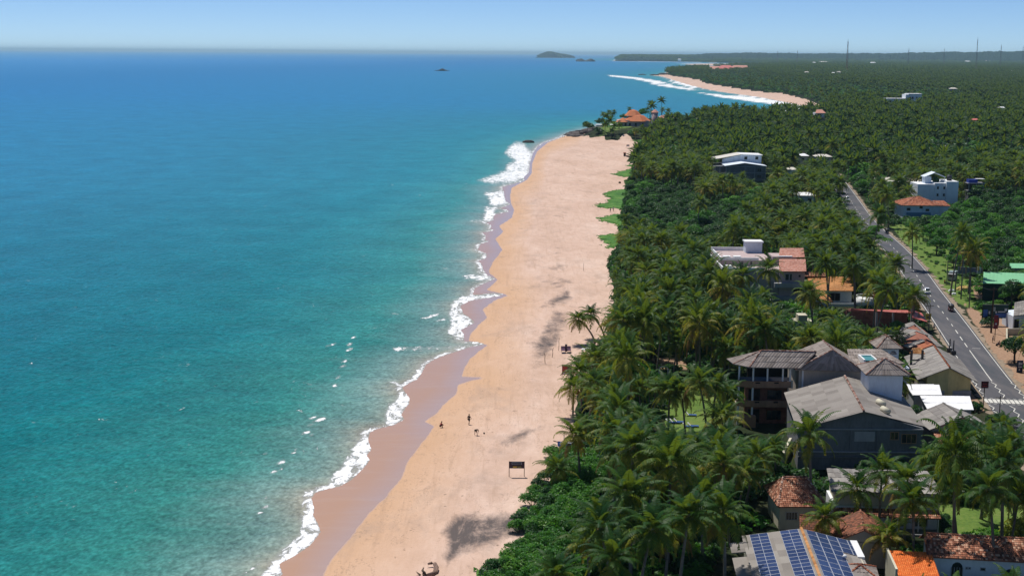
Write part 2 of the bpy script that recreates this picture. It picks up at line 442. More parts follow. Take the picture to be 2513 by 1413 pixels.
deep = t.ramp(lg, [(0.0, (0.33, 0.26, 0.19)), (0.13, (0.27, 0.29, 0.24)), (0.24, (0.14, 0.25, 0.225)), (0.34, (0.03, 0.19, 0.165)),
                   (0.45, (0.003, 0.135, 0.145)), (0.56, (0.002, 0.115, 0.165)), (0.66, (0.002, 0.125, 0.24)), (0.77, (0.003, 0.145, 0.34)), (0.88, (0.012, 0.19, 0.44)), (1.0, (0.03, 0.24, 0.50))])
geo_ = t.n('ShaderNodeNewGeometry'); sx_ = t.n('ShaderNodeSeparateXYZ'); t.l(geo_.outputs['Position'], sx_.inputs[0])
# grazing sky reflection painted into the water colour off the middle and far beach
sky_sheen = t.math('MULTIPLY', t.maprange(sx_.outputs[1], 230, 700), t.maprange(warp, 200, 1500, 1, 0))
sky_sheen = t.math('MULTIPLY', sky_sheen, t.maprange(warp, 4, 45, 0.25, 1))
deep = t.mix(sky_sheen, deep, (0.012, 0.062, 0.105), 'ADD')
ms = t.math('ADD', t.math('MULTIPLY', t.maprange(w4, 0.33, 0.67), 0.42), t.math('ADD', t.math('MULTIPLY', t.maprange(w2, 0.33, 0.67), 0.33), t.math('MULTIPLY', t.maprange(w3, 0.33, 0.67), 0.25)))
deep = t.mix(1.0, deep, t.ramp(ms, [(0.1, 0.5), (0.5, 0.97), (0.9, 1.6)]), 'MULTIPLY')  # light and dark of the wave facets, painted into the water colour
fn = t.noise(t.coord('Object', (0.55, 0.30, 1), (0, 0, -0.25)), 1.0, 6, 0.75, 0.8)
fn2 = t.noise(t.coord('Object', (0.09, 0.05, 1)), 1.0, 3, 0.6)
thr = t.math('ADD', foam, t.math('ADD', t.math('MULTIPLY', t.math('SUBTRACT', fn, 0.5), 3.3), t.math('MULTIPLY', t.math('SUBTRACT', fn2, 0.5), 0.8)))
fm = t.maprange(thr, 0.52, 0.80, 0, 1, True)
veil = t.maprange(t.math('ADD', foam, t.math('MULTIPLY', t.math('SUBTRACT', w1, 0.5), 0.5)), 0.18, 0.7, 0, 0.35)
col = t.mix(veil, deep, (0.42, 0.44, 0.42))
col = t.mix(fm, col, (0.82, 0.84, 0.85))
h = t.math('ADD', t.math('MULTIPLY', w2, 0.5), t.math('ADD', t.math('MULTIPLY', w3, 2.2), t.math('MULTIPLY', fm, 0.5)))
bs = t.bsdf(col, 0.32, 0.03, t.bump(h, 0.6, 1.0))
rr = t.math('ADD', 0.3, t.math('MULTIPLY', fm, 0.5)); t.l(rr, bs.inputs['Roughness'])
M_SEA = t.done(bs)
shore_d = np.maximum(-S_land, 0)
# the bay and open coast beyond keep their own distance to shore, eased with distance from the viewer
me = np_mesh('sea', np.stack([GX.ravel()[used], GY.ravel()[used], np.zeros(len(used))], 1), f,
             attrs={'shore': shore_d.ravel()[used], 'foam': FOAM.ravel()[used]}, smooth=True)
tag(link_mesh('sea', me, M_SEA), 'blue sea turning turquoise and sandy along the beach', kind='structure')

# ---- beach
zb = land_z(S_land / np.clip(far_k * 0.6, 1, 5), S_head)
BX, BY = unproj(GPX, GPY, np.minimum(zb, G))
S_veg = sdf(BX, BY, VEG)
wetd = sdf(GPX, GPY, WET_PX)
wet = np.clip(0.5 + wetd / (7 + np.clip(GPY - 500, 0, 900) * .03), 0, 1)
mauve = np.clip(1 - (wetd - 6) / (12 + np.clip(GPY - 400, 0, 1000) * .055), 0, 1)
gold = np.clip(1 - np.abs(wetd + 8) / (24 + np.clip(GPY - 400, 0, 1000) * .17), 0, 1) ** .8 * (GPX < 1450)
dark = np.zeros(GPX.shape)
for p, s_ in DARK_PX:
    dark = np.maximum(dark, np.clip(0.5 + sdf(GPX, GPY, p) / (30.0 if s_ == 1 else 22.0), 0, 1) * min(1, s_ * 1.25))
f, used = grid_faces((S_land > -30) & (S_veg < 6))
t = NT('beach_sand')
g0 = t.coord('Object')
n_big = t.noise(t.coord('Object', (0.05, 0.02, 1)), 1.0, 5, 0.6)
n_mid = t.noise(t.coord('Object', (0.35, 0.16, 1), (0, 0, 0.15)), 1.0, 5, 0.65)
n_sm = t.noise(g0, 2.2, 4, 0.7)
track = t.noise(t.coord('Object', (0.9, 0.05, 1), (0, 0, 0.12)), 1.0, 4, 0.6, 0.3)
sand = t.ramp(t.math('ADD', t.math('MULTIPLY', n_big, 0.55), t.math('MULTIPLY', n_mid, 0.45)), [(0.36, (0.50, 0.345, 0.26)), (0.5, (0.585, 0.415, 0.325)), (0.64, (0.655, 0.49, 0.40))])
sand = t.mix(t.math('MULTIPLY', t.attr('gold'), 0.75), sand, (0.56, 0.345, 0.195))
sand = t.mix(t.maprange(n_sm, 0.45, 0.8, 0, 0.28), sand, (0.38, 0.25, 0.17))
sand = t.mix(t.maprange(track, 0.55, 0.70, 0, 0.35), sand, (0.38, 0.25, 0.17))
wr = t.noise(t.coord('Object', (0.16, 0.035, 1), (0, 0, 0.12)), 1.0, 5, 0.7, 0.8)
wrl = t.math('SUBTRACT', 1.0, t.maprange(t.math('ABSOLUTE', t.math('SUBTRACT', wr, 0.53)), 0.0, 0.012, 0, 1))
sand = t.mix(t.math('MULTIPLY', wrl, t.maprange(n_sm, 0.45, 0.6, 0, 0.55)), sand, (0.22, 0.15, 0.11))
patchy = t.noise(t.coord('Object', (0.09, 0.05, 1), (0, 0, 0.3)), 1.0, 6, 0.72, 0.5)
sand = t.mix(t.maprange(patchy, 0.52, 0.72, 0, 0.5), sand, (0.34, 0.25, 0.20))
spk = t.noise(g0, 0.9, 2, 0.5)
sand = t.mix(t.maprange(spk, 0.72, 0.76, 0, 0.6), sand, (0.10, 0.07, 0.05))
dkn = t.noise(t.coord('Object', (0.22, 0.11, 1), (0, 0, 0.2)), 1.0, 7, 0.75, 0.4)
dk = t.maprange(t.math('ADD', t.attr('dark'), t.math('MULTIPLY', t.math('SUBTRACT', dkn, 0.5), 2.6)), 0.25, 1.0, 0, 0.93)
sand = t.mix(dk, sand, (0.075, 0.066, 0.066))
wetm = t.maprange(t.math('ADD', t.attr('wet'), t.math('MULTIPLY', t.math('SUBTRACT', n_mid, 0.5), 0.5)), 0.42, 0.58, 0, 1, True)
wcol = t.mix(t.math('MULTIPLY', t.attr('mauve'), t.maprange(n_big, 0.25, 0.5, .5, .95)), (0.46, 0.275, 0.17), (0.42, 0.295, 0.25))
sand = t.mix(wetm, sand, wcol)
swash = t.noise(t.coord('Object', (0.12, 0.5, 1), (0, 0, 0.25)), 1.0, 4, 0.6)
sand = t.mix(t.math('MULTIPLY', wetm, t.maprange(swash, 0.5, 0.8, 0, 0.18)), sand, (0.55, 0.45, 0.40))
nrm = t.bump(t.math('ADD', t.math('MULTIPLY', n_sm, 0.35), t.math('ADD', n_mid, track)), 0.35, 0.35)
bs = t.bsdf(sand, 0.9, 0.2)
dry_n = t.n('ShaderNodeMix', data_type='VECTOR')
gn = t.n('ShaderNodeNewGeometry')
t.l(wetm, dry_n.inputs[0]); t.l(nrm, dry_n.inputs[4]); t.l(gn.outputs['Normal'], dry_n.inputs[5])
t.l(dry_n.outputs[1], bs.inputs['Normal'])
t.l(t.maprange(wetm, 0, 1, 0.92, 0.22), bs.inputs['Roughness'])
t.l(t.maprange(wetm, 0, 1, 0.15, 0.45), bs.inputs['Specular IOR Level'])
M_SAND = t.done(bs)
dz = (np.sin(BX * 0.7 + np.sin(BY * .21) * 2) * np.sin(BY * 0.33 + BX * .1)) * 0.05 * (S_land > 12)
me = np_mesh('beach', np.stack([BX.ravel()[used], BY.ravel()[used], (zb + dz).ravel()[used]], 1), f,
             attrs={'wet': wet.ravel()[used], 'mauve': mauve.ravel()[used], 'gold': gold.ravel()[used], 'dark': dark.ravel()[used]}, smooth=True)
tag(link_mesh('beach', me, M_SAND), 'pale pink-orange sand beach with a wet band along the water', kind='structure')

# ---- inland ground
LAWN_PX = [[(2310, 1238), (2420, 1235), (2560, 1245), (2600, 1330), (2290, 1325)], [(1600, 955), (1770, 950), (1780, 1060), (1640, 1060)],
           [(2178, 550), (2238, 615), (2310, 700), (2350, 745), (2420, 780), (2520, 770), (2520, 660), (2400, 600), (2300, 560)], [(1990, 600), (2150, 580), (2220, 660), (2100, 660)],
           [(1470, 316), (1545, 305), (1550, 335), (1470, 340)], [(2040, 570), (2090, 520), (2160, 600), (2120, 640)], [(1860, 215), (1960, 205), (1970, 215), (1890, 225)]]
DIRT_PX = [[(2360, 740), (2400, 765), (2513, 800), (2560, 1000), (2500, 960), (2430, 860)], [(2385, 700), (2420, 690), (2425, 735), (2395, 735)], [(2225, 800), (2290, 850), (2420, 1010), (2380, 1010), (2240, 850)],
           [(1600, 880), (1680, 880), (1690, 910), (1620, 905)], [(2095, 525), (2130, 525), (2100, 470), (2085, 470)], [(1540, 1040), (1580, 1040), (1570, 1075)]]
lawn = np.zeros(GPX.shape); dirt = np.zeros(GPX.shape)
for p in LAWN_PX: lawn = np.maximum(lawn, np.clip(0.5 + sdf(GPX, GPY, p) / 14.0, 0, 1))
for p in DIRT_PX: dirt = np.maximum(dirt, np.clip(0.5 + sdf(GPX, GPY, p) / 14.0, 0, 1))
f, used = grid_faces((S_veg > -0.8) & (GDY < 1700))
t = NT('inland_ground')
g0 = t.coord('Object')
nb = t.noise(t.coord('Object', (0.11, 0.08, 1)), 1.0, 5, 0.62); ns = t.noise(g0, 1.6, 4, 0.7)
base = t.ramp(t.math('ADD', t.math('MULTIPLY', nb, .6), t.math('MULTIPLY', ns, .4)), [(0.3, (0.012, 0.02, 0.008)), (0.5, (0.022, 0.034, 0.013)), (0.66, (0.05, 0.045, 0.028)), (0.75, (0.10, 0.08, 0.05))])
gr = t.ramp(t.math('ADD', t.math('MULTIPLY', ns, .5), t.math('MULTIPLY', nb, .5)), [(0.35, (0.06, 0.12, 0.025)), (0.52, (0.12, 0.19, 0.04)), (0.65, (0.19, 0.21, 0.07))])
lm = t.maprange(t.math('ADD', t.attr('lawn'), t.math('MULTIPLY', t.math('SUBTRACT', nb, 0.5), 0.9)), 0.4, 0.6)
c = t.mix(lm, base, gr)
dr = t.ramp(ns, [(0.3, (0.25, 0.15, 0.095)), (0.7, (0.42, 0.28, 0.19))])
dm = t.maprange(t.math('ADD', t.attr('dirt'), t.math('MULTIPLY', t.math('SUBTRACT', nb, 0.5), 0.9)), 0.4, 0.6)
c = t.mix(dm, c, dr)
M_GROUND = t.done(t.bsdf(c, 0.95, 0.1, t.bump(ns, 0.5, 0.3)))
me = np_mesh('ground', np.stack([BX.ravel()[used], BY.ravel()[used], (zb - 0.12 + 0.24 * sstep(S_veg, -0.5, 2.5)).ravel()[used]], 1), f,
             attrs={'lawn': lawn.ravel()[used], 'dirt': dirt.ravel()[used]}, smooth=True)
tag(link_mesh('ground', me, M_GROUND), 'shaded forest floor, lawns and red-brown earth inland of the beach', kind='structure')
# a plain skirt of land below the frame so nothing ends in view from a step aside is already part of the sheets

# ---- hills on the horizon, island and far headland
t = NT('far_forest')
g0 = t.coord('Object')
n1 = t.noise(g0, 0.0045, 8, 0.72); n2 = t.noise(g0, 0.02, 4, 0.6)
c = t.ramp(t.math('ADD', t.math('MULTIPLY', n1, .5), t.math('MULTIPLY', n2, .5)), [(0.35, (0.006, 0.016, 0.008)), (0.52, (0.015, 0.032, 0.013)), (0.66, (0.035, 0.055, 0.022))])
M_FARFOREST = t.done(t.bsdf(c, 0.95, 0.05, t.bump(n1, 1.0, 30)))
TOPX = [1500, 1512, 1530, 1600, 1650, 1700, 1740, 1800, 1900, 2000, 2100, 2200, 2300, 2400, 2513, 2800, 3400]
TOPY = [147, 138, 135, 136, 137, 134, 132, 131.5, 132, 133, 132.5, 131, 129.5, 128, 127.5, 126, 126]
hx = np.linspace(1502, 3400, 640); hd = np.concatenate([np.linspace(12600, 17500, 26), np.linspace(18500, 30000, 8)])
HXP, HD = np.meshgrid(hx, hd)
ang = (HXP - PCX) / FPX
HXX = HD * ang; HYY = HD * np.cos(np.arctan(ang))
Ht = 66 + ((130.2 + SR * (HXP - PCX)) - np.interp(HXP, TOPX, TOPY)) * 16500 / FPX
nz = nrng.normal(0, 1, HXP.shape)
nz2 = (np.sin(HXP * .07) + np.sin(HXP * .031 + 1 + HD * .0008) + np.sin(HXP * .19 + 2)) / 3
env = sstep(HD, 12500, 15500) * (1 - 0.35 * sstep(HD, 17500, 26000))
env = np.where(HXP < 1735, np.maximum(env, 0.55 * sstep(HD, 12590, 13200)), env)
edge = sstep(HXP, 1500, 1530)
HZ = G + 12 * edge + (Ht - 12) * env * edge + nz * 3.2 * edge + nz2 * 6 * env * edge
idx = np.arange(HXP.size).reshape(HXP.shape)
f = np.stack([idx[:-1, :-1], idx[:-1, 1:], idx[1:, 1:], idx[1:, :-1]], -1).reshape(-1, 4)
tag(link_mesh('hills', np_mesh('hills', np.stack([HXX.ravel(), HYY.ravel(), HZ.ravel()], 1), f), M_FARFOREST), 'low wooded hills along the horizon', kind='structure')

def rocky(name, label, cat, cx, cy, w, d, h, mat, seed, nu=36, nv=14, top=None, kind=None, z0=-1.0, amp=0.18):
    r_ = np.random.default_rng(seed)
    vs = []; fs = []
    ph = r_.uniform(0, 6.28, 12)
    for i in range(nv + 1):
        q = i / nv
        for k in range(nu):
            a = 2 * PI * k / nu
            wob = 1 + amp * (math.sin(2 * a + ph[0]) + .6 * math.sin(5 * a + ph[1] + q * 3) + .4 * math.sin(9 * a + ph[2] + q * 7)) * .6 + r_.normal(0, amp * .22)
            rr = (math.cos(q * PI / 2) ** 0.55) * wob
            zz = h * math.sin(q * PI / 2) * (1 + r_.normal(0, .06)) * (top(math.cos(a) * rr) if top else 1)
            vs.append((cx + w * rr * math.cos(a), cy + d * rr * math.sin(a), z0 + zz))
    for i in range(nv):
        for k in range(nu):
            k2 = (k + 1) % nu
            fs.append((i * nu + k, i * nu + k2, (i + 1) * nu + k2, (i + 1) * nu + k))
    o = link_mesh(name, np_mesh(name, vs, np.array(fs)), mat)
    return tag(o, label, cat, kind=kind)
M_ROCK = plain('dark_rock', (0.10, 0.085, 0.08), 0.85, 0.2, 0.4, 0.25, bump=0.6)
M_ROCKFAR = plain('sea_rock', (0.07, 0.065, 0.06), 0.85, 0.2, 0.3, 0.02)
M_ISLE = plain('island_scrub', (0.03, 0.055, 0.025), 0.95, 0.05, 0.4, 0.02)
ix, iy = at(1362, 142.6, 0)
isle = empty('island', 'wooded island out at sea left of the far headland', 'island', (ix, iy, 0))
w_ = 245
def isl_top(u): return 0.62 + 0.38 * math.exp(-((u + 0.35) / 0.45) ** 2)
a_ = rocky('wooded_hill', None, None, 0, 0, w_, 150, 86, M_ISLE, 3, 60, 12, isl_top)
a_.parent = isle
b_ = rocky('rocky_shore', None, None, 0, 0, w_ * 1.12, 170, 9, M_ROCKFAR, 4, 60, 4); b_.parent = isle
ix, iy = at(1437, 151.5, 0)
rocky('low_rock', 'low double-humped dark rock in the sea between the island and the headland', 'rock', ix, iy, 85, 45, 26, M_ROCKFAR, 9, 30, 8, lambda u: 0.35 + 0.65 * min(1, abs(u) * 2.2), z0=-2)
ix, iy = at(1084, 174.5, 0)
rocky('low_rock', 'flat dark rock breaking the open sea left of the island', 'rock', ix, iy, 26, 14, 9, M_ROCKFAR, 12, 26, 8, lambda u: 0.35 + 0.65 * math.exp(-((u - .1) / .4) ** 2), z0=-1)
ix, iy = at(1486, 153, 0)
for k_, (ax, ay, aw, ah, lb) in enumerate([(1297, 350.5, 4.2, 2.2, 'small dark boulder in the surf off the far end of the beach'), (1606, 185.5, 16, 4, 'wave-washed rock off the tip of the far bay'), (1575, 184.4, 12, 3, 'outermost dark rock in the white water of the far bay'), (1630, 184, 22, 6, 'dark rocks at the tip of the far bay, touching the sand')]):
    ix, iy = at(ax, ay, 0)
    rocky('boulder', lb, 'rock', ix, iy, aw, aw * .6, ah, M_ROCK if k_ == 0 else M_ROCKFAR, 20 + k_, 18, 6, z0=-.3)

# ---- road
ROAD_PX = [(2640, 1230), (2560, 1110), (2511, 1040), (2493, 1013), (2473, 985), (2437, 943), (2399, 889), (2375, 856), (2349, 818), (2326, 785), (2305, 757), (2286, 731), (2268, 706), (2246, 672), (2222, 642), (2196, 613), (2173, 591), (2150, 571), (2128, 550), (2110, 527), (2094, 503), (2077, 477), (2060, 452), (2040, 428), (2010, 400)]
rp = poly_ground(ROAD_PX, G)
def resample(p, step):
    d = np.concatenate([[0], np.cumsum(np.hypot(*np.diff(p, axis=0).T))])
    s = np.arange(0, d[-1], step)
    return np.stack([np.interp(s, d, p[:, 0]), np.interp(s, d, p[:, 1])], 1)
RC = resample(rp, 1.5)
kern = np.ones(17) / 17
pad = np.concatenate([np.repeat(RC[:1], 8, 0), RC, np.repeat(RC[-1:], 8, 0)])
RC = np.stack([np.convolve(pad[:, 0], kern, 'valid'), np.convolve(pad[:, 1], kern, 'valid')], 1)
RT = np.gradient(RC, axis=0); RT /= np.linalg.norm(RT, axis=1)[:, None]
RN = np.stack([RT[:, 1], -RT[:, 0]], 1)            # to the right of travel away from us
RS = np.concatenate([[0], np.cumsum(np.hypot(*np.diff(RC, axis=0).T))])
def road_pt(s, off):
    x = np.interp(s, RS, RC[:, 0]); y = np.interp(s, RS, RC[:, 1])
    nx = np.interp(s, RS, RN[:, 0]); ny = np.interp(s, RS, RN[:, 1])
    return np.stack([x + nx * off, y + ny * off], -1)
def road_s(px, py):
    x, y = at(px, py); return float(RS[np.argmin((RC[:, 0] - x) ** 2 + (RC[:, 1] - y) ** 2)])
def road_yaw(s):
    a, b = road_pt(s - 1, 0), road_pt(s + 1, 0); return math.atan2(b[1] - a[1], b[0] - a[0]) - PI / 2
def strip(name, s0, s1, o0, o1, z, mat, step=1.5, jag=0, parent=None):
    s = np.linspace(s0, s1, max(2, int((s1 - s0) / step) + 1))
    o0a = np.full(len(s), o0) + (nrng.normal(0, jag, len(s)) if jag else 0); o1a = np.full(len(s), o1) + (nrng.normal(0, jag, len(s)) if jag else 0)
    a = road_pt(s, o0a[:, None][:, 0]) if False else np.stack([road_pt(si, oi) for si, oi in zip(s, o0a)])
    b = np.stack([road_pt(si, oi) for si, oi in zip(s, o1a)])
    n = len(s)
    v = np.concatenate([np.c_[a, np.full(n, z)], np.c_[b, np.full(n, z)]])
    f = np.stack([np.arange(n - 1), n + np.arange(n - 1), n + np.arange(1, n), np.arange(1, n)], 1)
    return link_mesh(name, np_mesh(name, v, f), mat, parent)
t = NT('asphalt')
g0 = t.coord('Object')
n1 = t.noise(t.coord('Object', (0.5, 0.08, 1), (0, 0, 0.17)), 1, 5, .65); n2 = t.noise(g0, 3.5, 4, .7)
n3 = t.noise(t.coord('Object', (0.35, 0.05, 1), (0, 0, 0.17)), 1, 2, .5)
c = t.ramp(t.math('ADD', t.math('MULTIPLY', n1, .5), t.math('ADD', t.math('MULTIPLY', n3, .3), t.math('MULTIPLY', n2, .2))), [(0.38, (0.050, 0.062, 0.072)), (0.5, (0.078, 0.078, 0.088)), (0.62, (0.115, 0.11, 0.115))])
M_ASPH = t.done(t.bsdf(c, 0.8, 0.3, t.bump(n2, .2, .02)))
M_SHOULDER = plain('gravel_shoulder', (0.27, 0.215, 0.16), 0.95, 0.1, 0.25, 0.5, bump=.3)
M_PAINT = plain('road_paint', (0.62, 0.61, 0.56), 0.7, 0.3, 0.25, 2.5)
s_end = RS[-1] - 5
tag(strip('road_shoulder', 0, s_end, -4.9, 5.3, G + 0.17, M_SHOULDER, jag=.5), 'sandy verge along both sides of the coast road', kind='structure')
tag(strip('road', 0, s_end, -4.15, 4.15, G + 0.22, M_ASPH), 'grey asphalt coast road running inland of the palms', kind='structure')
marks = empty('road_markings', 'white painted lines, dashes, zigzags and zebra bars on the coast road', 'road marking', (0, 0, 0))
sx = road_s(2475, 990)
strip('edge_line', sx + 16, s_end, 3.65, 3.82, G + 0.235, M_PAINT, parent=marks)
strip('edge_line', sx + 16, s_end, -3.82, -3.65, G + 0.235, M_PAINT, parent=marks)
s = sx + 75
while s < s_end - 5:
    strip('centre_dash', s, s + 3, -0.09, 0.09, G + 0.235, M_PAINT, parent=marks); s += 8.6
for a, b in ((sx + 66, sx + 70.5), (sx + 58, sx + 62.5), (sx + 50.5, sx + 55)): strip('centre_dash', a, b, -0.11, 0.11, G + 0.235, M_PAINT, parent=marks)
strip('centre_line', sx + 17, sx + 47, -0.1, 0.1, G + 0.235, M_PAINT, parent=marks)
def zigzag(off, s0, s1):
    n = max(3, int(abs(s1 - s0) / 2) + 1); mb = MB()
    ss = np.linspace(s0, s1, n)
    for i in range(n - 1):
        p = road_pt(ss[i], off + (0.32 if i % 2 else -0.32)); q = road_pt(ss[i + 1], off + (0.32 if (i + 1) % 2 else -0.32))
        d = (q - p) / np.linalg.norm(q - p); m = np.array([d[1], -d[0]]) * .09
        mb.quad(tuple(p - m) + (G + .235,), tuple(p + m) + (G + .235,), tuple(q + m) + (G + .235,), tuple(q - m) + (G + .235,))
    mb.build('zigzag_line', M_PAINT, marks)
for o_ in (-3.75, 0, 3.75):
    zigzag(o_, sx + 3.2, sx + 16); zigzag(o_, sx - 16, sx - 3.2)
mb = MB().box(-0.32, -1.5, 0, 0.32, 1.5, 0.012); zme = mb.mesh('zebra_bar')
zy = road_yaw(sx)
for k in range(11):
    o_ = -4.0 + k * 0.8; p = road_pt(sx, o_)
    link_mesh('zebra_bar', zme, M_PAINT, marks, (p[0], p[1], G + .226), (0, 0, zy))
for ds in (-2.3, 2.3):
    for k in range(8):
        p = road_pt(sx + ds, -3.8 + k * 1.08)
        link_mesh('stop_dash', MB().box(-.3, -.08, 0, .3, .08, .012).mesh('stop_dash'), M_PAINT, marks, (p[0], p[1], G + .226), (0, 0, zy))
p = at(2396, 857); link_mesh('stray_stripe', MB().box(-.9, -.1, 0, .9, .1, .012).mesh('stray_stripe'), M_PAINT, marks, (p[0], p[1], G + .226), (0, 0, zy))

# ---- haze
hb = MB().box(-130000, -3000, -3, 130000, 130000, 138)
t = NT('sea_air_haze')
vol = t.n('ShaderNodeVolumePrincipled')
vol.inputs['Color'].default_value = (0.55, 0.84, 1.0, 1)
vol.inputs['Density'].default_value = 3.2e-5
vol.inputs['Anisotropy'].default_value = 0.3
t.l(vol.outputs[0], t.out.inputs['Volume'])
hz = hb.build('haze', t.m)
tag(hz, 'thin blue sea haze over the coast', kind='stuff')
# ------------------------------------------------------------------ foliage materials
def leaf_mat(name, stops, trans=(0.20, 0.34, 0.03), tf=0.35, var=0.25, rough=0.45, spec=0.2):
    t = NT(name)
    a = t.attr('tint')
    oi = t.n('ShaderNodeObjectInfo')
    g0 = t.coord('Object'); n = t.noise(g0, 0.8, 2)
    f = t.math('ADD', a, t.math('MULTIPLY', t.math('SUBTRACT', oi.outputs['Random'], 0.5), var), clamp=True)
    c = t.ramp(f, stops)
    c = t.mix(1.0, c, t.ramp(n, [(0.3, 0.72), (0.7, 1.25)]), 'MULTIPLY')
    b = t.bsdf(c, rough, spec)
    tr = t.n('ShaderNodeBsdfTranslucent')
    tc = t.mix(0.5, c, trans); tc2 = t.mix(1.0, tc, (1.9, 1.9, 1.3), 'MULTIPLY')
    t.l(tc2, tr.inputs['Color'])
    mx = t.n('ShaderNodeMixShader'); mx.inputs[0].default_value = tf
    t.l(b.outputs[0], mx.inputs[1]); t.l(tr.outputs[0], mx.inputs[2])
    return t.done(mx)
PALM_STOPS = [(0.0, (0.014, 0.060, 0.014)), (0.28, (0.034, 0.096, 0.016)), (0.52, (0.074, 0.128, 0.018)), (0.76, (0.25, 0.24, 0.03)), (1.0, (0.22, 0.11, 0.04))]
M_PALM = leaf_mat('palm_frond', PALM_STOPS, (0.16, 0.19, 0.014), 0.36, 0.42, 0.5, 0.15)
M_LEAF = leaf_mat('broad_leaf', [(0.0, (0.010, 0.042, 0.014)), (0.5, (0.02, 0.072, 0.02)), (1.0, (0.045, 0.12, 0.024))], (0.07, 0.18, 0.02), 0.28, 0.5)
M_LEAFB = leaf_mat('bright_leaf', [(0.0, (0.026, 0.105, 0.018)), (0.5, (0.05, 0.165, 0.024)), (1.0, (0.11, 0.24, 0.03))], (0.10, 0.28, 0.02), 0.32, 0.4)
M_YELL = leaf_mat('yellow_leaf', [(0.0, (0.10, 0.16, 0.02)), (0.5, (0.22, 0.26, 0.03)), (1.0, (0.36, 0.36, 0.05))], (0.3, 0.34, 0.03), 0.3, 0.3)
M_TRUNK = plain('palm_trunk', (0.20, 0.17, 0.14), 0.9, 0.1, 0.3, 1.5, bump=.4)
M_BARK = plain('tree_bark', (0.12, 0.09, 0.065), 0.9, 0.1, 0.3, 1.5, bump=.4)
M_NUT = plain('coconut_husk', (0.30, 0.24, 0.05), 0.5, 0.4, 0.3, 3)

def frond(vs, fs, ts, ox, oy, oz, az, el, L, age, rg, nseg=9, nleaf=20, wl=0.95, fine=True):
    """one coconut frond: arching rib with leaflets hanging to both sides"""
    ca, sa = math.cos(az), math.sin(az)
    pts = []; x = 0.0; z = 0.0; e = el
    ds = L / nseg; droop = rg.uniform(.75, 1.35)
    for i in range(nseg + 1):
        pts.append((x, z)); x += ds * math.cos(e); z += ds * math.sin(e)
        e -= (0.05 + 0.15 * (i / nseg) * (1.3 + 1.2 * age)) * (1.15 if e > -1.25 else 0.12) * droop
    side_bend = rg.uniform(-.5, .5)
    def P3(s_, u, dz):           # s_ along 0..1, u sideways, dz extra height
        q = s_ * nseg; i = min(int(q), nseg - 1); f = q - i
        px_ = pts[i][0] * (1 - f) + pts[i + 1][0] * f; pz_ = pts[i][1] * (1 - f) + pts[i + 1][1] * f
        u2 = u + side_bend * s_ * s_ * L * .3
        return (ox + px_ * ca - u2 * sa, oy + px_ * sa + u2 * ca, oz + pz_ + dz)
    if fine:
        for i in range(0, nseg, 2):   # rib
            s0 = i / nseg; s1 = min(1, (i + 2) / nseg); w = 0.06 * (1 - s0) + 0.015; b = len(vs)
            vs += [P3(s0, -w, 0), P3(s0, w, 0), P3(s1, w * .6, 0), P3(s1, -w * .6, 0)]
            fs.append((b, b + 1, b + 2, b + 3)); ts.append(min(1, age * .5 + .5))
        hang = 0.35 + 0.5 * age
        for i in range(nleaf):
            s0 = 0.13 + 0.87 * (i + .5) / nleaf
            ll = wl * (0.25 + 0.75 * math.sin(min(1, s0 * 1.05 + .12) * PI)) * rg.uniform(.85, 1.1)
            hw = L / nleaf * 0.37
            for sd in (-1, 1):
                if rg.random() < 0.04: continue
                fw = 0.35 * ll / L
                b = len(vs)
                dr = hang * ll * rg.uniform(.7, 1.25)
                so = min(1.0, s0 + fw * .5)
                vs += [P3(s0 - hw / L, 0, 0.01), P3(min(1, s0 + hw / L), 0, 0.01), P3(min(1, so + hw / L * .9), sd * ll * .62, -dr * .34), P3(min(1, s0 + fw), sd * ll * .95, -dr), P3(so - hw / L * .9, sd * ll * .62, -dr * .34)]
                tt = min(1, max(0, age * .8 + rg.uniform(-.1, .12) + .15 * s0 * age))
                fs.append((b, b + 1, b + 2, b + 4)); ts.append(tt)
                fs.append((b + 4, b + 2, b + 3)); ts.append(tt)
    else:
        n = nleaf
        for i in range(n):
            s0 = i / n; s1 = (i + 1) / n
            def ww(s_): return wl * (0.15 + 0.8 * math.sin(min(1, s_ * .95 + .08) * PI))
            for sd in (-1, 1):
                b = len(vs); h = 0.85 + .5 * age
                vs += [P3(s0, 0, 0), P3(s1, 0, 0), P3(s1, sd * ww(s1), -ww(s1) * h), P3(s0, sd * ww(s0) * .8, -ww(s0) * h)]
                fs.append((b, b + 1, b + 2, b + 3)); ts.append(min(1, max(0, age * .6 + rg.uniform(-.1, .08))))
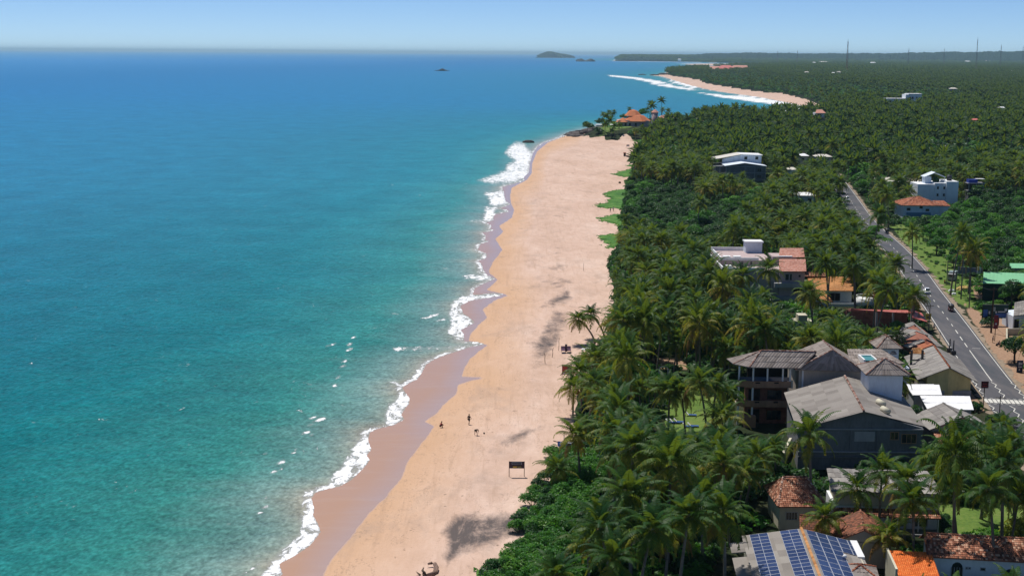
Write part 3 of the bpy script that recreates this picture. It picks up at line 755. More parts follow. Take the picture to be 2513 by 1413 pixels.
def palm_parts(seed, h, lean, leanaz, nf=26, L=4.6, fine=True, yellow=0.0):
    rg = random.Random(seed)
    # trunk: curved
    n = 9 if fine else 3
    tp = []
    for i in range(n + 1):
        q = i / n
        off = lean * (q ** 1.7)
        tp.append((off * math.cos(leanaz), off * math.sin(leanaz), h * q - .3))
    tb = MB(); rr = [0.24 - 0.10 * (i / n) + (0.10 if i == 0 else 0) for i in range(n + 1)]
    tb.tube(tp, rr, 7 if fine else 4)
    top = tp[-1]
    vs, fs, ts = [], [], []
    for i in range(nf):
        q = i / (nf - 1)
        az = i * 2.39996 + rg.uniform(-.25, .25)
        el = 1.42 - 1.95 * q ** 0.95 + rg.uniform(-.22, .22)
        age = max(0, min(1, 0.06 + 0.68 * q ** 1.35 + yellow + rg.uniform(-.08, .08)))
        if q > .86 and rg.random() < .45: age = rg.uniform(.85, 1.0)
        frond(vs, fs, ts, top[0], top[1], top[2] + .1 - .25 * q, az, el, L * rg.uniform(.82, 1.08) * (0.72 if q < .12 else 1), age, rg, 8 if fine else 5, 19 if fine else 4, 0.95 if fine else 0.75, fine)
    nb = MB()
    for k in range(7):
        a = k * 2 * PI / 7 + rg.uniform(-.3, .3)
        nb.ball((top[0] + .36 * math.cos(a), top[1] + .36 * math.sin(a), top[2] - .35 - .15 * rg.random()), 0.16, 5, 4)
    crown = [tuple(v) for v in vs]
    me = bpy.data.meshes.new('crown'); me.from_pydata(crown, [], fs); me.update()
    a = me.attributes.new('tint', 'FLOAT', 'FACE'); a.data.foreach_set('value', np.asarray(ts, np.float32))
    me.materials.append(M_PALM)
    tm = tb.mesh('trunk', True); tm.materials.append(M_TRUNK)
    nm = nb.mesh('coconuts', True); nm.materials.append(M_NUT)
    return tm, me, nm, top
PV = []   # near variants: (trunk, crown, nuts, top)
for k, (h, ln, la, yl) in enumerate([(11, .8, 0, .0), (12.5, 1.6, 2, .05), (10, .4, 4, .10), (13.5, 2.4, 3.4, -.03), (9, .9, 5.4, .16), (12, 1.2, 1.2, .0), (14, 1.8, .4, .04), (8, .5, 2.6, .22)]):
    PV.append(palm_parts(100 + k, h, ln, la, 25 + k % 3 * 2, 4.9 + .22 * (k % 4), True, yl))

def crown_leaves(blobs, n, leaf, rg, tlow=0.0, thigh=1.0, flat=0.0):
    """leaf-sized faces through a set of clumps (cx,cy,cz,rx,rz)"""
    vs = np.zeros((n * 4, 3)); ts = np.zeros(n)
    wts = np.array([b[3] ** 2 for b in blobs]); wts /= wts.sum()
    which = rg.choice(len(blobs), n, p=wts)
    d = rg.normal(0, 1, (n, 3)); d /= np.linalg.norm(d, axis=1)[:, None]
    d[:, 2] = np.where(d[:, 2] < -0.35, -d[:, 2] * .6, d[:, 2])
    B = np.array(blobs)[which]
    rad = 1 - np.abs(rg.normal(0, .16, n))
    c = B[:, :3] + d * np.stack([B[:, 3], B[:, 3], B[:, 4]], 1) * rad[:, None]
    nrm = d + rg.normal(0, .55, (n, 3)); nrm[:, 2] += .5 + flat; nrm /= np.linalg.norm(nrm, axis=1)[:, None]
    u = np.cross(nrm, rg.normal(0, 1, (n, 3))); u /= np.linalg.norm(u, axis=1)[:, None]
    w = np.cross(nrm, u)
    s = leaf * rg.uniform(.6, 1.4, n)[:, None]
    vs[0::4] = c - u * s; vs[1::4] = c - w * s * .5; vs[2::4] = c + u * s; vs[3::4] = c + w * s * .5
    blob_t = rg.uniform(tlow, thigh, len(blobs))
    ts = np.clip(blob_t[which] * .7 + rg.uniform(0, .3, n), 0, 1)
    f = np.arange(n * 4).reshape(n, 4)
    return vs, f, ts
def tree_parts(seed, h, r, nb=11, n=2600, leaf=0.34, mat=None, layered=False):
    rg = np.random.default_rng(seed); blobs = []
    for k in range(nb):
        a = rg.uniform(0, 6.28); q = rg.uniform(0, 1) ** .6
        if layered:
            lv = k % 4; zz = h * (0.5 + 0.14 * lv); rr = r * (1.0 - .2 * lv) * q
            blobs.append((rr * math.cos(a), rr * math.sin(a), zz, r * rg.uniform(.28, .42), r * .13))
        else:
            rr = r * .68 * q; zz = h * (0.55 + .33 * (1 - q) * rg.uniform(.5, 1)) + rg.uniform(-.1, .1) * h
            br = r * rg.uniform(.30, .48); blobs.append((rr * math.cos(a), rr * math.sin(a), zz, br, br * .78))
    vs, f, ts = crown_leaves(blobs, n, leaf, rg)
    me = np_mesh('crown', vs, f, fattrs={'tint': ts}); me.materials.append(mat or M_LEAF)
    tb = MB()
    tb.tube([(0, 0, -.3), (.1, .05, h * .25), (0, .1, h * .5)], [.05 * r + .1, .04 * r + .08, .03 * r + .05], 7)
    for b in blobs[:7]: tb.tube([(0, .05, h * .3), (b[0] * .5, b[1] * .5, (h * .35 + b[2]) / 2), (b[0], b[1], b[2])], [.022 * r + .06, .05, .03], 5)
    tm = tb.mesh('trunk', True); tm.materials.append(M_BARK)
    return tm, me
def shrub_mesh(seed, r, h, n=1500, leaf=0.2, mat=None, nb=9, name='foliage'):
    rg = np.random.default_rng(seed); blobs = []
    for k in range(nb):
        a = rg.uniform(0, 6.28); q = rg.uniform(0, 1) ** .5
        br = r * rg.uniform(.3, .5); blobs.append((r * .65 * q * math.cos(a), r * .65 * q * math.sin(a), h * (.35 + .4 * (1 - q) * rg.uniform(.4, 1)), br, h * rg.uniform(.28, .42)))
    vs, f, ts = crown_leaves(blobs, n, leaf, rg)
    me = np_mesh(name, vs, f, fattrs={'tint': ts}); me.materials.append(mat or M_LEAF)
    return me
def stems_mesh(seed, r, h):
    rg = random.Random(seed); tb = MB()
    for k in range(5):
        a = rg.uniform(0, 6.28); tb.tube([(0.1 * math.cos(a), .1 * math.sin(a), -.1), (r * .45 * math.cos(a), r * .45 * math.sin(a), h * .55)], [.06, .03], 4)
    m = tb.mesh('stem'); m.materials.append(M_BARK); return m
TV = [tree_parts(200 + k, 9, 5.2, 13, 3400, .30) for k in range(4)]
TVB = [tree_parts(220 + k, 8, 5.0, 13, 3000, .30, M_LEAFB) for k in range(2)]
TVL = [tree_parts(230 + k, 10, 6.0, 16, 3200, .30, M_LEAFB if k else M_LEAF, True) for k in range(2)]
SV = [(stems_mesh(300 + k, 2.6, 3), shrub_mesh(240 + k, 2.6, 3.2, 1700, .19, M_LEAFB if k % 2 else M_LEAF)) for k in range(4)]
SVY = (stems_mesh(305, 1.8, 2.2), shrub_mesh(250, 1.8, 2.2, 1200, .15, M_YELL))

# ------------------------------------------------------------------ where nothing may hide what stands behind (photo pixels, distance)
KEEP = []      # (polygon, nearest distance a plant may stand inside it)
def keep(poly, dist): KEEP.append((np.array(poly, float), dist))
FOOT = []      # ground polygons taken by buildings
def blocked(x, y, h, r, soft=0.8):
    px, py = proj(x, y, h); d = math.hypot(x, y); rp = r * FPX / d * soft
    qx = np.array([px] + [px + rp * math.cos(a) for a in np.arange(0, 6.2, .785)]); qy = np.array([py] + [py + rp * .6 * math.sin(a) for a in np.arange(0, 6.2, .785)])
    for poly, dd in KEEP:
        if d < dd and poly[:, 0].min() - rp < px < poly[:, 0].max() + rp and poly[:, 1].min() - rp < py < poly[:, 1].max() + rp:
            if pip(qx, qy, poly).any(): return True
    return False
def on_building(x, y, pad=1.5):
    for f_ in FOOT:
        if f_[:, 0].min() - pad < x < f_[:, 0].max() + pad and f_[:, 1].min() - pad < y < f_[:, 1].max() + pad:
            if float(sdf(np.array([x]), np.array([y]), f_)[0]) > -pad: return True
    return False
# ------------------------------------------------------------------ building kit
M_WHITE = plain('white_render', (0.76, 0.78, 0.79), 0.8, 0.2, 0.10, 0.5, streak=True)
M_BLUEW = plain('pale_blue_render', (0.66, 0.73, 0.80), 0.8, 0.2, 0.12, 0.5, streak=True)
M_CREAM = plain('cream_render', (0.55, 0.52, 0.40), 0.85, 0.2, 0.15, 0.5, streak=True)
M_BEIGE = plain('beige_render', (0.42, 0.36, 0.31), 0.85, 0.2, 0.15, 0.5, streak=True)
M_PINKW = plain('pinkish_render', (0.46, 0.37, 0.36), 0.85, 0.2, 0.12, 0.5, streak=True)
M_GREYW = plain('raw_cement', (0.17, 0.175, 0.185), 0.9, 0.15, 0.28, 0.35, streak=True)
M_GREYL = plain('light_cement', (0.36, 0.36, 0.37), 0.9, 0.15, 0.2, 0.4, streak=True)
M_BROWN = plain('brown_balcony', (0.40, 0.23, 0.14), 0.8, 0.2, 0.2, 0.5, streak=True)
M_BRICK = plain('red_brick_wall', (0.28, 0.12, 0.085), 0.9, 0.15, 0.3, 1.2)
M_DARKI = plain('dark_interior', (0.025, 0.022, 0.022), 0.9, 0.1, 0.3, 1)
M_WOOD = plain('dark_wood', (0.07, 0.045, 0.03), 0.8, 0.2, 0.3, 2)
M_YELW = plain('yellow_gable', (0.70, 0.58, 0.27), 0.85, 0.2, 0.14, 0.6, streak=True)
M_WPAINT = plain('white_paint', (0.75, 0.76, 0.76), 0.6, 0.3, 0.06, 1)
M_WSHEET = plain('white_sheet_roof', (0.80, 0.81, 0.82), 0.5, 0.3, 0.05, 0.6)
M_GSHEET = plain('green_sheet_roof', (0.20, 0.50, 0.27), 0.55, 0.3, 0.06, 0.4)
M_DGREEN = plain('dark_green_wall', (0.015, 0.035, 0.035), 0.8, 0.2, 0.2, 0.6)
M_CSHEET = plain('cream_sheet_roof', (0.60, 0.57, 0.50), 0.6, 0.3, 0.12, 0.3)
M_REDSHEET = plain('red_sheet_roof', (0.55, 0.14, 0.11), 0.5, 0.35, 0.08, 0.5)
M_TEAL = plain('teal_panel', (0.07, 0.25, 0.25), 0.3, 0.5, 0.1, 1)
M_POLE = plain('concrete_pole', (0.20, 0.18, 0.16), 0.9, 0.2, 0.2, 1)
M_STEELD = plain('dark_metal', (0.05, 0.05, 0.055), 0.5, 0.5, 0.2, 2, metal=.3)
M_FRAMEW = plain('window_frame', (0.45, 0.45, 0.44), 0.6, 0.3, 0.1, 2)
M_TERRA = tiled('weathered_clay_tiles', [(0.0, (0.085, 0.045, 0.03)), (0.3, (0.22, 0.085, 0.05)), (0.6, (0.36, 0.14, 0.08)), (0.85, (0.50, 0.26, 0.17)), (1.0, (0.58, 0.40, 0.28))])
M_TERRAR = tiled('red_clay_tiles', [(0.0, (0.19, 0.06, 0.035)), (0.5, (0.36, 0.12, 0.06)), (1.0, (0.45, 0.19, 0.11))], 0.12)
M_ORANGE = tiled('new_orange_tiles', [(0.0, (0.62, 0.14, 0.03)), (0.5, (0.74, 0.18, 0.035)), (1.0, (0.80, 0.24, 0.06))], 0.0, 0.6)
M_OCHRE = tiled('ochre_tiles', [(0.0, (0.40, 0.17, 0.06)), (0.5, (0.56, 0.27, 0.10)), (1.0, (0.62, 0.34, 0.16))], 0.10)
M_SALMON = tiled('salmon_tiles', [(0.0, (0.45, 0.20, 0.15)), (0.5, (0.55, 0.27, 0.20)), (1.0, (0.60, 0.35, 0.28))], 0.10)
M_GREYT = tiled('grey_brown_sheets', [(0.0, (0.20, 0.17, 0.15)), (0.5, (0.27, 0.23, 0.205)), (1.0, (0.34, 0.295, 0.265))], 0.2)
M_GREYD = tiled('grey_sheets', [(0.0, (0.20, 0.185, 0.175)), (0.5, (0.26, 0.245, 0.23)), (1.0, (0.33, 0.31, 0.285))], 0.18)
M_CAP = tiled('ridge_tiles', [(0.0, (0.12, 0.07, 0.05)), (0.4, (0.36, 0.17, 0.12)), (1.0, (0.55, 0.42, 0.36))], 0.1)
M_GLASS = glass()
M_BLUEG = glass('blue_glass', (0.03, 0.06, 0.12))
def sheet_mat():
    t = NT('asbestos_sheet')
    oi = t.n('ShaderNodeObjectInfo'); g0 = t.coord('Generated'); w = t.n('ShaderNodeTexCoord')
    geo = t.n('ShaderNodeNewGeometry')
    n1 = t.noise(geo.outputs['Position'], 0.35, 5, .65); n2 = t.noise(geo.outputs['Position'], 5, 3, .6)
    f = t.math('ADD', t.math('MULTIPLY', oi.outputs['Random'], 0.45), t.math('ADD', t.math('MULTIPLY', n1, .4), t.math('MULTIPLY', n2, .2)))
    c = t.ramp(f, [(0.2, (0.21, 0.19, 0.17)), (0.5, (0.285, 0.26, 0.235)), (0.85, (0.36, 0.335, 0.30))])
    return t.done(t.bsdf(c, 0.9, 0.15))
M_SHEET = sheet_mat()

class House:
    def __init__(s, label, px, py, z=G, name='house', cat='house', group=None, yaw=0.0):
        x, y = at(px, py, z); s.ox, s.oy = x, y; s.yaw = yaw
        s.e = empty(name, label, cat, (x, y, G), yaw, group)
        s.lab = label
    def q(s, px, py, z):
        """photo pixel at absolute height z -> local point"""
        x, y = at(px, py, z); dx, dy = x - s.ox, y - s.oy
        c, n = math.cos(-s.yaw), math.sin(-s.yaw)
        return (dx * c - dy * n, dx * n + dy * c, z - G)
    def foot(s, pts):
        c, n = math.cos(s.yaw), math.sin(s.yaw)
        FOOT.append(np.array([(s.ox + p[0] * c - p[1] * n, s.oy + p[0] * n + p[1] * c) for p in pts])); return s
    def walls(s, pts, z0, z1, mat, name='wall'):
        """ring of walls round a footprint (x,y), from z0 to z1 (or one top height per corner)"""
        n = len(pts); zt = z1 if isinstance(z1, (list, tuple)) else [z1] * n
        vs = [(p[0], p[1], z0) for p in pts] + [(p[0], p[1], zt[i]) for i, p in enumerate(pts)]
        fs = [(i, (i + 1) % n, n + (i + 1) % n, n + i) for i in range(n)] + [tuple(range(n, 2 * n))]
        return MB().add(vs, fs).build(name, mat, s.e)
    def window(s, A, B, u, z, w, h, bars=1, mat=None, gm=None, arch=False, name='window', out=0.05, hood=False):
        """window centred u metres along wall A->B, sill at z, looking to the right-hand side of A->B turned outwards (towards -normal)"""
        A = Vector((A[0], A[1])); B = Vector((B[0], B[1])); d = (B - A).normalized(); nrm = Vector((d.y, -d.x))
        c = A + d * u
        def L(a, o, zz): p = c + d * a + nrm * o; return (p.x, p.y, zz)
        f = MB(); t_ = .09
        def bar(a0, a1, z0, z1, o0=0.003, o1=out):
            f.add([L(a0, o0, z0), L(a1, o0, z0), L(a1, o1, z0), L(a0, o1, z0), L(a0, o0, z1), L(a1, o0, z1), L(a1, o1, z1), L(a0, o1, z1)],
                  [(0, 3, 2, 1), (4, 5, 6, 7), (0, 1, 5, 4), (1, 2, 6, 5), (2, 3, 7, 6), (3, 0, 4, 7)])
        bar(-w / 2 - t_, -w / 2, z, z + h); bar(w / 2, w / 2 + t_, z, z + h); bar(-w / 2 - t_, w / 2 + t_, z - t_, z, o1=out + .04)
        if not arch: bar(-w / 2 - t_, w / 2 + t_, z + h, z + h + t_)
        for k in range(1, bars + 1): a = -w / 2 + w * k / (bars + 1); bar(a - .03, a + .03, z, z + h, o1=out * .8)
        if hood: bar(-w / 2 - .3, w / 2 + .3, z + h + .25, z + h + .35, o1=.6)
        fo = f.build(name, mat or M_FRAMEW, s.e)
        g = MB()
        if arch:
            pts = [L(-w / 2, .02, z), L(w / 2, .02, z), L(w / 2, .02, z + h)] + [L(w / 2 * math.cos(a), .02, z + h + w / 2 * math.sin(a)) for a in [k * PI / 8 for k in range(1, 8)]] + [L(-w / 2, .02, z + h)]
            g.add(pts, [tuple(range(len(pts)))])
        else: g.quad(L(-w / 2, .02, z), L(w / 2, .02, z), L(w / 2, .02, z + h), L(-w / 2, .02, z + h))
        g.build('pane', gm or M_GLASS, fo)
        return fo
    def slope(s, a, b, c, d, mat, tw=0.35, tl=0.45, name='roof', th=0.1, amp=0.05, lift=0.04, caps=False, low=(0.0, 1.0)):
        """one roof plane a,b eave ends, c,d ridge ends: a thin deck and the tiles on it"""
        a, b, c, d = map(Vector, (a, b, c, d))
        n = (b - a).cross(d - a)
        if n.length < 1e-6 or (c - d).length < 1e-6: n = (b - a).cross(((c + d) / 2) - a)
        n.normalize()
        if n.z < 0: n = -n
        Lr = (((c + d) / 2) - ((a + b) / 2)).length
        rows = max(1, int(round(Lr / tl))); vs = []; fs = []; ts = []
        rg = random.Random(int(abs(a.x * 13 + a.y * 7 + Lr * 31)) + 5)
        for r_ in range(rows):
            v0 = r_ / rows; v1 = (r_ + 1.12) / rows; vm = (v0 + min(1, v1)) / 2
            l0 = a.lerp(d, v0); r0 = b.lerp(c, v0); l1 = a.lerp(d, min(v1, 1)); r1 = b.lerp(c, min(v1, 1))
            wdt = (r0 - l0).length; nc = max(1, int(round(wdt / tw)))
            rowt = rg.uniform(-.08, .08)
            for k in range(nc):
                u0 = k / nc; u1 = (k + 1) / nc; um = (u0 + u1) / 2
                lf = lift + rg.uniform(0, .015)
                base = len(vs)
                for uu, up in ((u0, 0), (um, amp), (u1, 0)):
                    vs.append(l0.lerp(r0, uu) + n * (up + lf)); vs.append(l1.lerp(r1, uu) + n * (up + .004))
                fs += [(base, base + 2, base + 3, base + 1), (base + 2, base + 4, base + 5, base + 3), (base, base + 4, base + 2)]
                tt = min(1, max(0, rg.uniform(low[0], low[1]) + rowt)); ts += [tt] * 3
        me = bpy.data.meshes.new(name); me.from_pydata([tuple(v) for v in vs], [], fs); me.update()
        at_ = me.attributes.new('tint', 'FLOAT', 'FACE'); at_.data.foreach_set('value', np.asarray(ts, np.float32))
        deck = MB()
        pts = [a, b, c, d] if (c - d).length > 1e-3 else [a, b, c]
        deck.slab([tuple(p - n * .01) for p in pts], th)
        dk = deck.build(name, mat, s.e)
        o = link_mesh('roof_tiles', me, mat, dk); o['kind'] = 'stuff'
        return dk
    def sheets(s, a, b, c, d, nu, nv, mat, name='roof', ribs=9, lift=0.03):
        """roof plane of separate corrugated sheets"""
        a, b, c, d = map(Vector, (a, b, c, d)); n = (b - a).cross(d - a).normalized()
        if n.z < 0: n = -n
        dk = MB().slab([tuple(p - n * .03) for p in (a, b, c, d)], .06).build(name, mat, s.e)
        U = (b - a) / nu; V = (d - a) / nv; vs = []; fs = []; m = ribs * 2
        for j, (vv, up) in enumerate(((0, lift), (1.07, 0.0))):
            for i in range(m + 1):
                vs.append(tuple(U * (i / m * 1.0) + V * vv + n * (up + (0.035 if i % 2 else 0)) - V * .03))
        for i in range(m): fs.append((i, i + 1, m + 2 + i, m + 1 + i))
        me = bpy.data.meshes.new('roof_sheet'); me.from_pydata(vs, [], fs); me.update(); me.materials.append(mat)
        me.attributes.new('tint', 'FLOAT', 'FACE').data.foreach_set('value', np.full(len(fs), .5, np.float32))
        for j in range(nv):
            for i in range(nu):
                p = a + U * i + V * j + n * (0.002 * ((i * 7 + j * 3) % 5))
                link_mesh('roof_sheet', me, None, dk, tuple(p))
        return dk
    def caps(s, pts, mat=None, r=0.14, seg=0.42, name='ridge_cap'):
        mb = MB(); rg = random.Random(3)
        for p, q in zip(pts[:-1], pts[1:]):
            p, q = Vector(p), Vector(q); n = max(1, int((q - p).length / seg))
            for k in range(n):
                u, v = p.lerp(q, k / n), p.lerp(q, (k + .96) / n); up = Vector((0, 0, .07))
                mb.tube([u + up + Vector((0, 0, .02)), v + up - Vector((0, 0, .02))], [r, r * .82], 6, rg.random())
        return mb.build(name, mat or M_CAP, s.e)
    def box(s, name, mat, x0, y0, z0, x1, y1, z1, parent=None): return MB().box(x0, y0, z0, x1, y1, z1).build(name, mat, parent or s.e)
    def gable_x(s, x0, y0, x1, y1, ze, zr, mat, wall=None, oh=0.4, **k):
        """ridge running left-right"""
        ym = (y0 + y1) / 2; dz = (zr - ze) / ((y1 - y0) / 2) * oh
        s.slope((x0 - oh, y0 - oh, ze - dz), (x1 + oh, y0 - oh, ze - dz), (x1 + oh, ym, zr), (x0 - oh, ym, zr), mat, **k)
        s.slope((x1 + oh, y1 + oh, ze - dz), (x0 - oh, y1 + oh, ze - dz), (x0 - oh, ym, zr), (x1 + oh, ym, zr), mat, **k)
        s.caps([(x0 - oh, ym, zr), (x1 + oh, ym, zr)], mat)
        if wall:
            for xx in (x0, x1 - .12):
                MB().add([(xx, y0, ze), (xx, y1, ze), (xx, ym, zr - .1), (xx + .12, y0, ze), (xx + .12, y1, ze), (xx + .12, ym, zr - .1)], [(0, 2, 1), (3, 4, 5), (0, 3, 5, 2), (1, 2, 5, 4)]).build('gable', wall, s.e)
    def gable_y(s, x0, y0, x1, y1, ze, zr, mat, wall=None, oh=0.4, **k):
        xm = (x0 + x1) / 2; dz = (zr - ze) / ((x1 - x0) / 2) * oh
        s.slope((x0 - oh, y1 + oh, ze - dz), (x0 - oh, y0 - oh, ze - dz), (xm, y0 - oh, zr), (xm, y1 + oh, zr), mat, **k)
        s.slope((x1 + oh, y0 - oh, ze - dz), (x1 + oh, y1 + oh, ze - dz), (xm, y1 + oh, zr), (xm, y0 - oh, zr), mat, **k)
        s.caps([(xm, y0 - oh, zr), (xm, y1 + oh, zr)], mat)
        if wall: 
            for yy in (y0, y1 - .12): MB().prism([(x0, ze), (x1, ze), (xm, zr - .1)], yy, yy + .12).build('gable', wall, s.e)
    def hip(s, x0, y0, x1, y1, ze, zr, mat, oh=0.6, cap=None, **k):
        x0 -= oh; y0 -= oh; x1 += oh; y1 += oh; w = x1 - x0; d = y1 - y0
        if w >= d:
            A = (x0 + d / 2, (y0 + y1) / 2, zr); B = (x1 - d / 2 + 1e-4, (y0 + y1) / 2, zr)
            s.slope((x0, y0, ze), (x1, y0, ze), B, A, mat, **k); s.slope((x1, y1, ze), (x0, y1, ze), A, B, mat, **k)
            s.slope((x0, y1, ze), (x0, y0, ze), A, A, mat, **k); s.slope((x1, y0, ze), (x1, y1, ze), B, B, mat, **k)
        else:
            A = ((x0 + x1) / 2, y0 + w / 2, zr); B = ((x0 + x1) / 2, y1 - w / 2, zr)
            s.slope((x0, y0, ze), (x1, y0, ze), A, A, mat, **k); s.slope((x1, y1, ze), (x0, y1, ze), B, B, mat, **k)
            s.slope((x0, y1, ze), (x0, y0, ze), A, B, mat, **k); s.slope((x1, y0, ze), (x1, y1, ze), B, A, mat, **k)
        for p in ((x0, y0), (x1, y0)): s.caps([(p[0], p[1], ze), A if (p[0] == x0 or w < d) else B], cap)
        s.caps([A, B], cap) if (Vector(A) - Vector(B)).length > .5 else None
        if w < d:
            for p in ((x0, y1), (x1, y1)): s.caps([(p[0], p[1], ze), B], cap)
        else: s.caps([(x0, y1, ze), A], cap); s.caps([(x1, y1, ze), B], cap)
def rect(x0, y0, x1, y1): return [(x0, y0), (x1, y0), (x1, y1), (x0, y1)]

# ------------------------------------------------------------------ solar-panelled building, foot of the picture
h = House('grey-roofed building covered with rows of blue solar panels at the bottom edge', 1793, 1352, 5.4, 'solar_building', 'building', yaw=R(-4.2))
zr, ze = 6.0, 5.3
rf = h.q(1966, 1296, zr + G); ef = h.q(1822, 1320, 5.9); er = h.q(2100, 1335, 5.4)
xr = rf[0]; yf = rf[1]
zrl = rf[2]
wL = xr - ef[0]; wR = er[0] - xr
sL = 0.165
def zl(dx): return zrl - sL * dx
sR = 0.235
yn = yf - 22
a_ = (xr - wL, yn, zl(wL)); 
h.sheets((xr - wL, yf, zl(wL)), (xr - wL, yn, zl(wL)), (xr, yn, zrl), (xr, yf, zrl), 10, 4, M_SHEET)
h.sheets((xr + wR, yn, zrl - sR * wR), (xr + wR, yf, zrl - sR * wR), (xr, yf, zrl), (xr, yn, zrl), 10, 4, M_SHEET)
h.sheets((xr - wL - 1.7, yf - 2.1, zl(wL + 1.7)), (xr - wL - 1.7, yf - 5.6, zl(wL + 1.7)), (xr - wL, yf - 5.6, zl(wL) - .03), (xr - wL, yf - 2.1, zl(wL) - .03), 3, 1, M_SHEET, name='lower_roof')
h.sheets((xr - wL - 1.7, yf - 6.6, zl(wL + 1.7) - .25), (xr - wL - 1.7, yn, zl(wL + 1.7) - .25), (xr - wL, yn, zl(wL) - .28), (xr - wL, yf - 6.6, zl(wL) - .28), 5, 1, M_SHEET, name='lower_roof')
h.caps([(xr, yf, zrl), (xr, yn, zrl)], M_OCHRE, .2, .5)
h.walls(rect(xr - wL + .3, yn, xr + wR - .3, yf - .4), 0, zl(wL) - .25, M_CREAM)
MB().prism([(xr - wL + .3, zl(wL) - .25), (xr + wR - .3, zrl - sR * wR - .1), (xr, zrl - .12)], yf - .5, yf - .4).build('gable', M_CREAM, h.e)
M_PV = NT('solar_cells'); _t = M_PV
_g = _t.coord('Object'); _n = _t.noise(_g, .6, 3); _oi = _t.n('ShaderNodeObjectInfo')
_c = _t.ramp(_t.math('ADD', _t.math('MULTIPLY', _oi.outputs['Random'], .5), _t.math('MULTIPLY', _n, .5)), [(0.2, (0.018, 0.03, 0.085)), (0.8, (0.035, 0.055, 0.14))])
M_PV = _t.done(_t.bsdf(_c, 0.25, 0.5))
M_PVF = plain('aluminium_frame', (0.5, 0.53, 0.58), 0.4, 0.5, .05, 3)
def panel_meshes(lu, lv, U, V, n):
    """panel lu (along U) by lv (along V), cells slab plus raised rim and mid bars"""
    c = MB(); P_ = lambda u, v, o: tuple(U * u + V * v + n * o)
    c.add([P_(0, 0, .08), P_(lu, 0, .08), P_(lu, lv, .08), P_(0, lv, .08), P_(0, 0, .12), P_(lu, 0, .12), P_(lu, lv, .12), P_(0, lv, .12)], [(0, 3, 2, 1), (4, 5, 6, 7), (0, 1, 5, 4), (1, 2, 6, 5), (2, 3, 7, 6), (3, 0, 4, 7)])
    f = MB(); w = .035
    def b(u0, v0, u1, v1): f.add([P_(u0, v0, .121), P_(u1, v0, .121), P_(u1, v1, .121), P_(u0, v1, .121), P_(u0, v0, .14), P_(u1, v0, .14), P_(u1, v1, .14), P_(u0, v1, .14)], [(4, 5, 6, 7), (0, 1, 5, 4), (1, 2, 6, 5), (2, 3, 7, 6), (3, 0, 4, 7)])
    b(0, 0, lu, w); b(0, lv - w, lu, lv); b(0, w, w, lv - w); b(lu - w, w, lu, lv - w)
    return c, f, b
Ud = Vector((-1, 0, -sL)).normalized(); Vd = Vector((0, -1, 0)); nL = Vector((-sL, 0, 1)).normalized()
c_, f_, b_ = panel_meshes(2.28, 1.13, Ud, Vd, nL); b_(1.12, .035, 1.16, 1.095)
pm, pf = c_.mesh('solar_panel'), f_.mesh('frame'); pm.materials.append(M_PV); pf.materials.append(M_PVF)
for off in (0.45, 4.25):
    for k in range(17):
        p = Vector((xr, yf - .35, zrl)) + Ud * off + Vd * (1.16 * k)
        o = link_mesh('solar_panel', pm, None, h.e, tuple(p)); link_mesh('frame', pf, None, o)
Ur = Vector((1, 0, -sR)).normalized(); nR = Vector((sR, 0, 1)).normalized()
c_, f_, b_ = panel_meshes(1.3, 1.7, Ur, Vd, nR)
pm, pf = c_.mesh('solar_panel'), f_.mesh('frame'); pm.materials.append(M_PV); pf.materials.append(M_PVF)
for i in range(5):
    for k in range(11 if i < 3 else 3):
        p = Vector((xr, yf - .35, zrl)) + Ur * (.5 + 1.33 * i) + Vd * (1.73 * k)
        o = link_mesh('solar_panel', pm, None, h.e, tuple(p)); link_mesh('frame', pf, None, o)
h.box('white_gutter', M_WPAINT, xr + wR - .75, yf - 6, zrl - sR * wR + .1, xr + wR + .1, yf - .2, zrl - sR * wR + .35)
h.foot(rect(xr - wL - 1.7, yn, xr + wR, yf))
keep([(1793, 1413), (1793, 1345), (1822, 1318), (1965, 1293), (2110, 1335), (2150, 1413)], 166)

# small annex roof beside the panels
h = House('small grey hip-roofed annex with orange ridge tiles tucked against the solar panels', 2062, 1384, 5.6, 'roof_annex', 'house', yaw=R(-8))
p0 = h.q(2068, 1395, 5.6); p1 = h.q(2145, 1390, 5.6)
h.walls(rect(.2, -4.4, 3.9, -.4), 0, 4.3, M_CREAM)
h.hip(.3, -4.3, 3.8, -.6, 4.4, 5.4, M_GREYT, oh=.35, cap=M_TERRAR, tw=.5, tl=.6)
MB().ball((.5, .2, 5.35), .27, 10, 7).build('water_ball', M_WPAINT, h.e, True)
h.foot(rect(0, -4.5, 4.2, 0))

# orange shed
h = House('low shed with a bright new orange tile roof at the bottom edge', 2182, 1350, 4.9, 'orange_tiled_shed', 'shed', yaw=R(-6))
wd = h.q(2286, 1355, 4.9)[0]
h.slope((0, -7, 2.4), (wd, -7, 2.4), (wd, 0, 3.7), (0, 0, 3.7), M_ORANGE, tw=.25, tl=.33, amp=.06)
h.walls(rect(.1, -6.8, wd - .1, -.1), 0, [2.3, 2.3, 3.5, 3.5], M_CREAM)
h.box('parapet', M_CREAM, -.35, -7, 0, -.08, .2, 3.95)
h.foot(rect(-.3, -7, wd, .2)); keep([(2175, 1345), (2290, 1350), (2290, 1413), (2175, 1413)], 168)

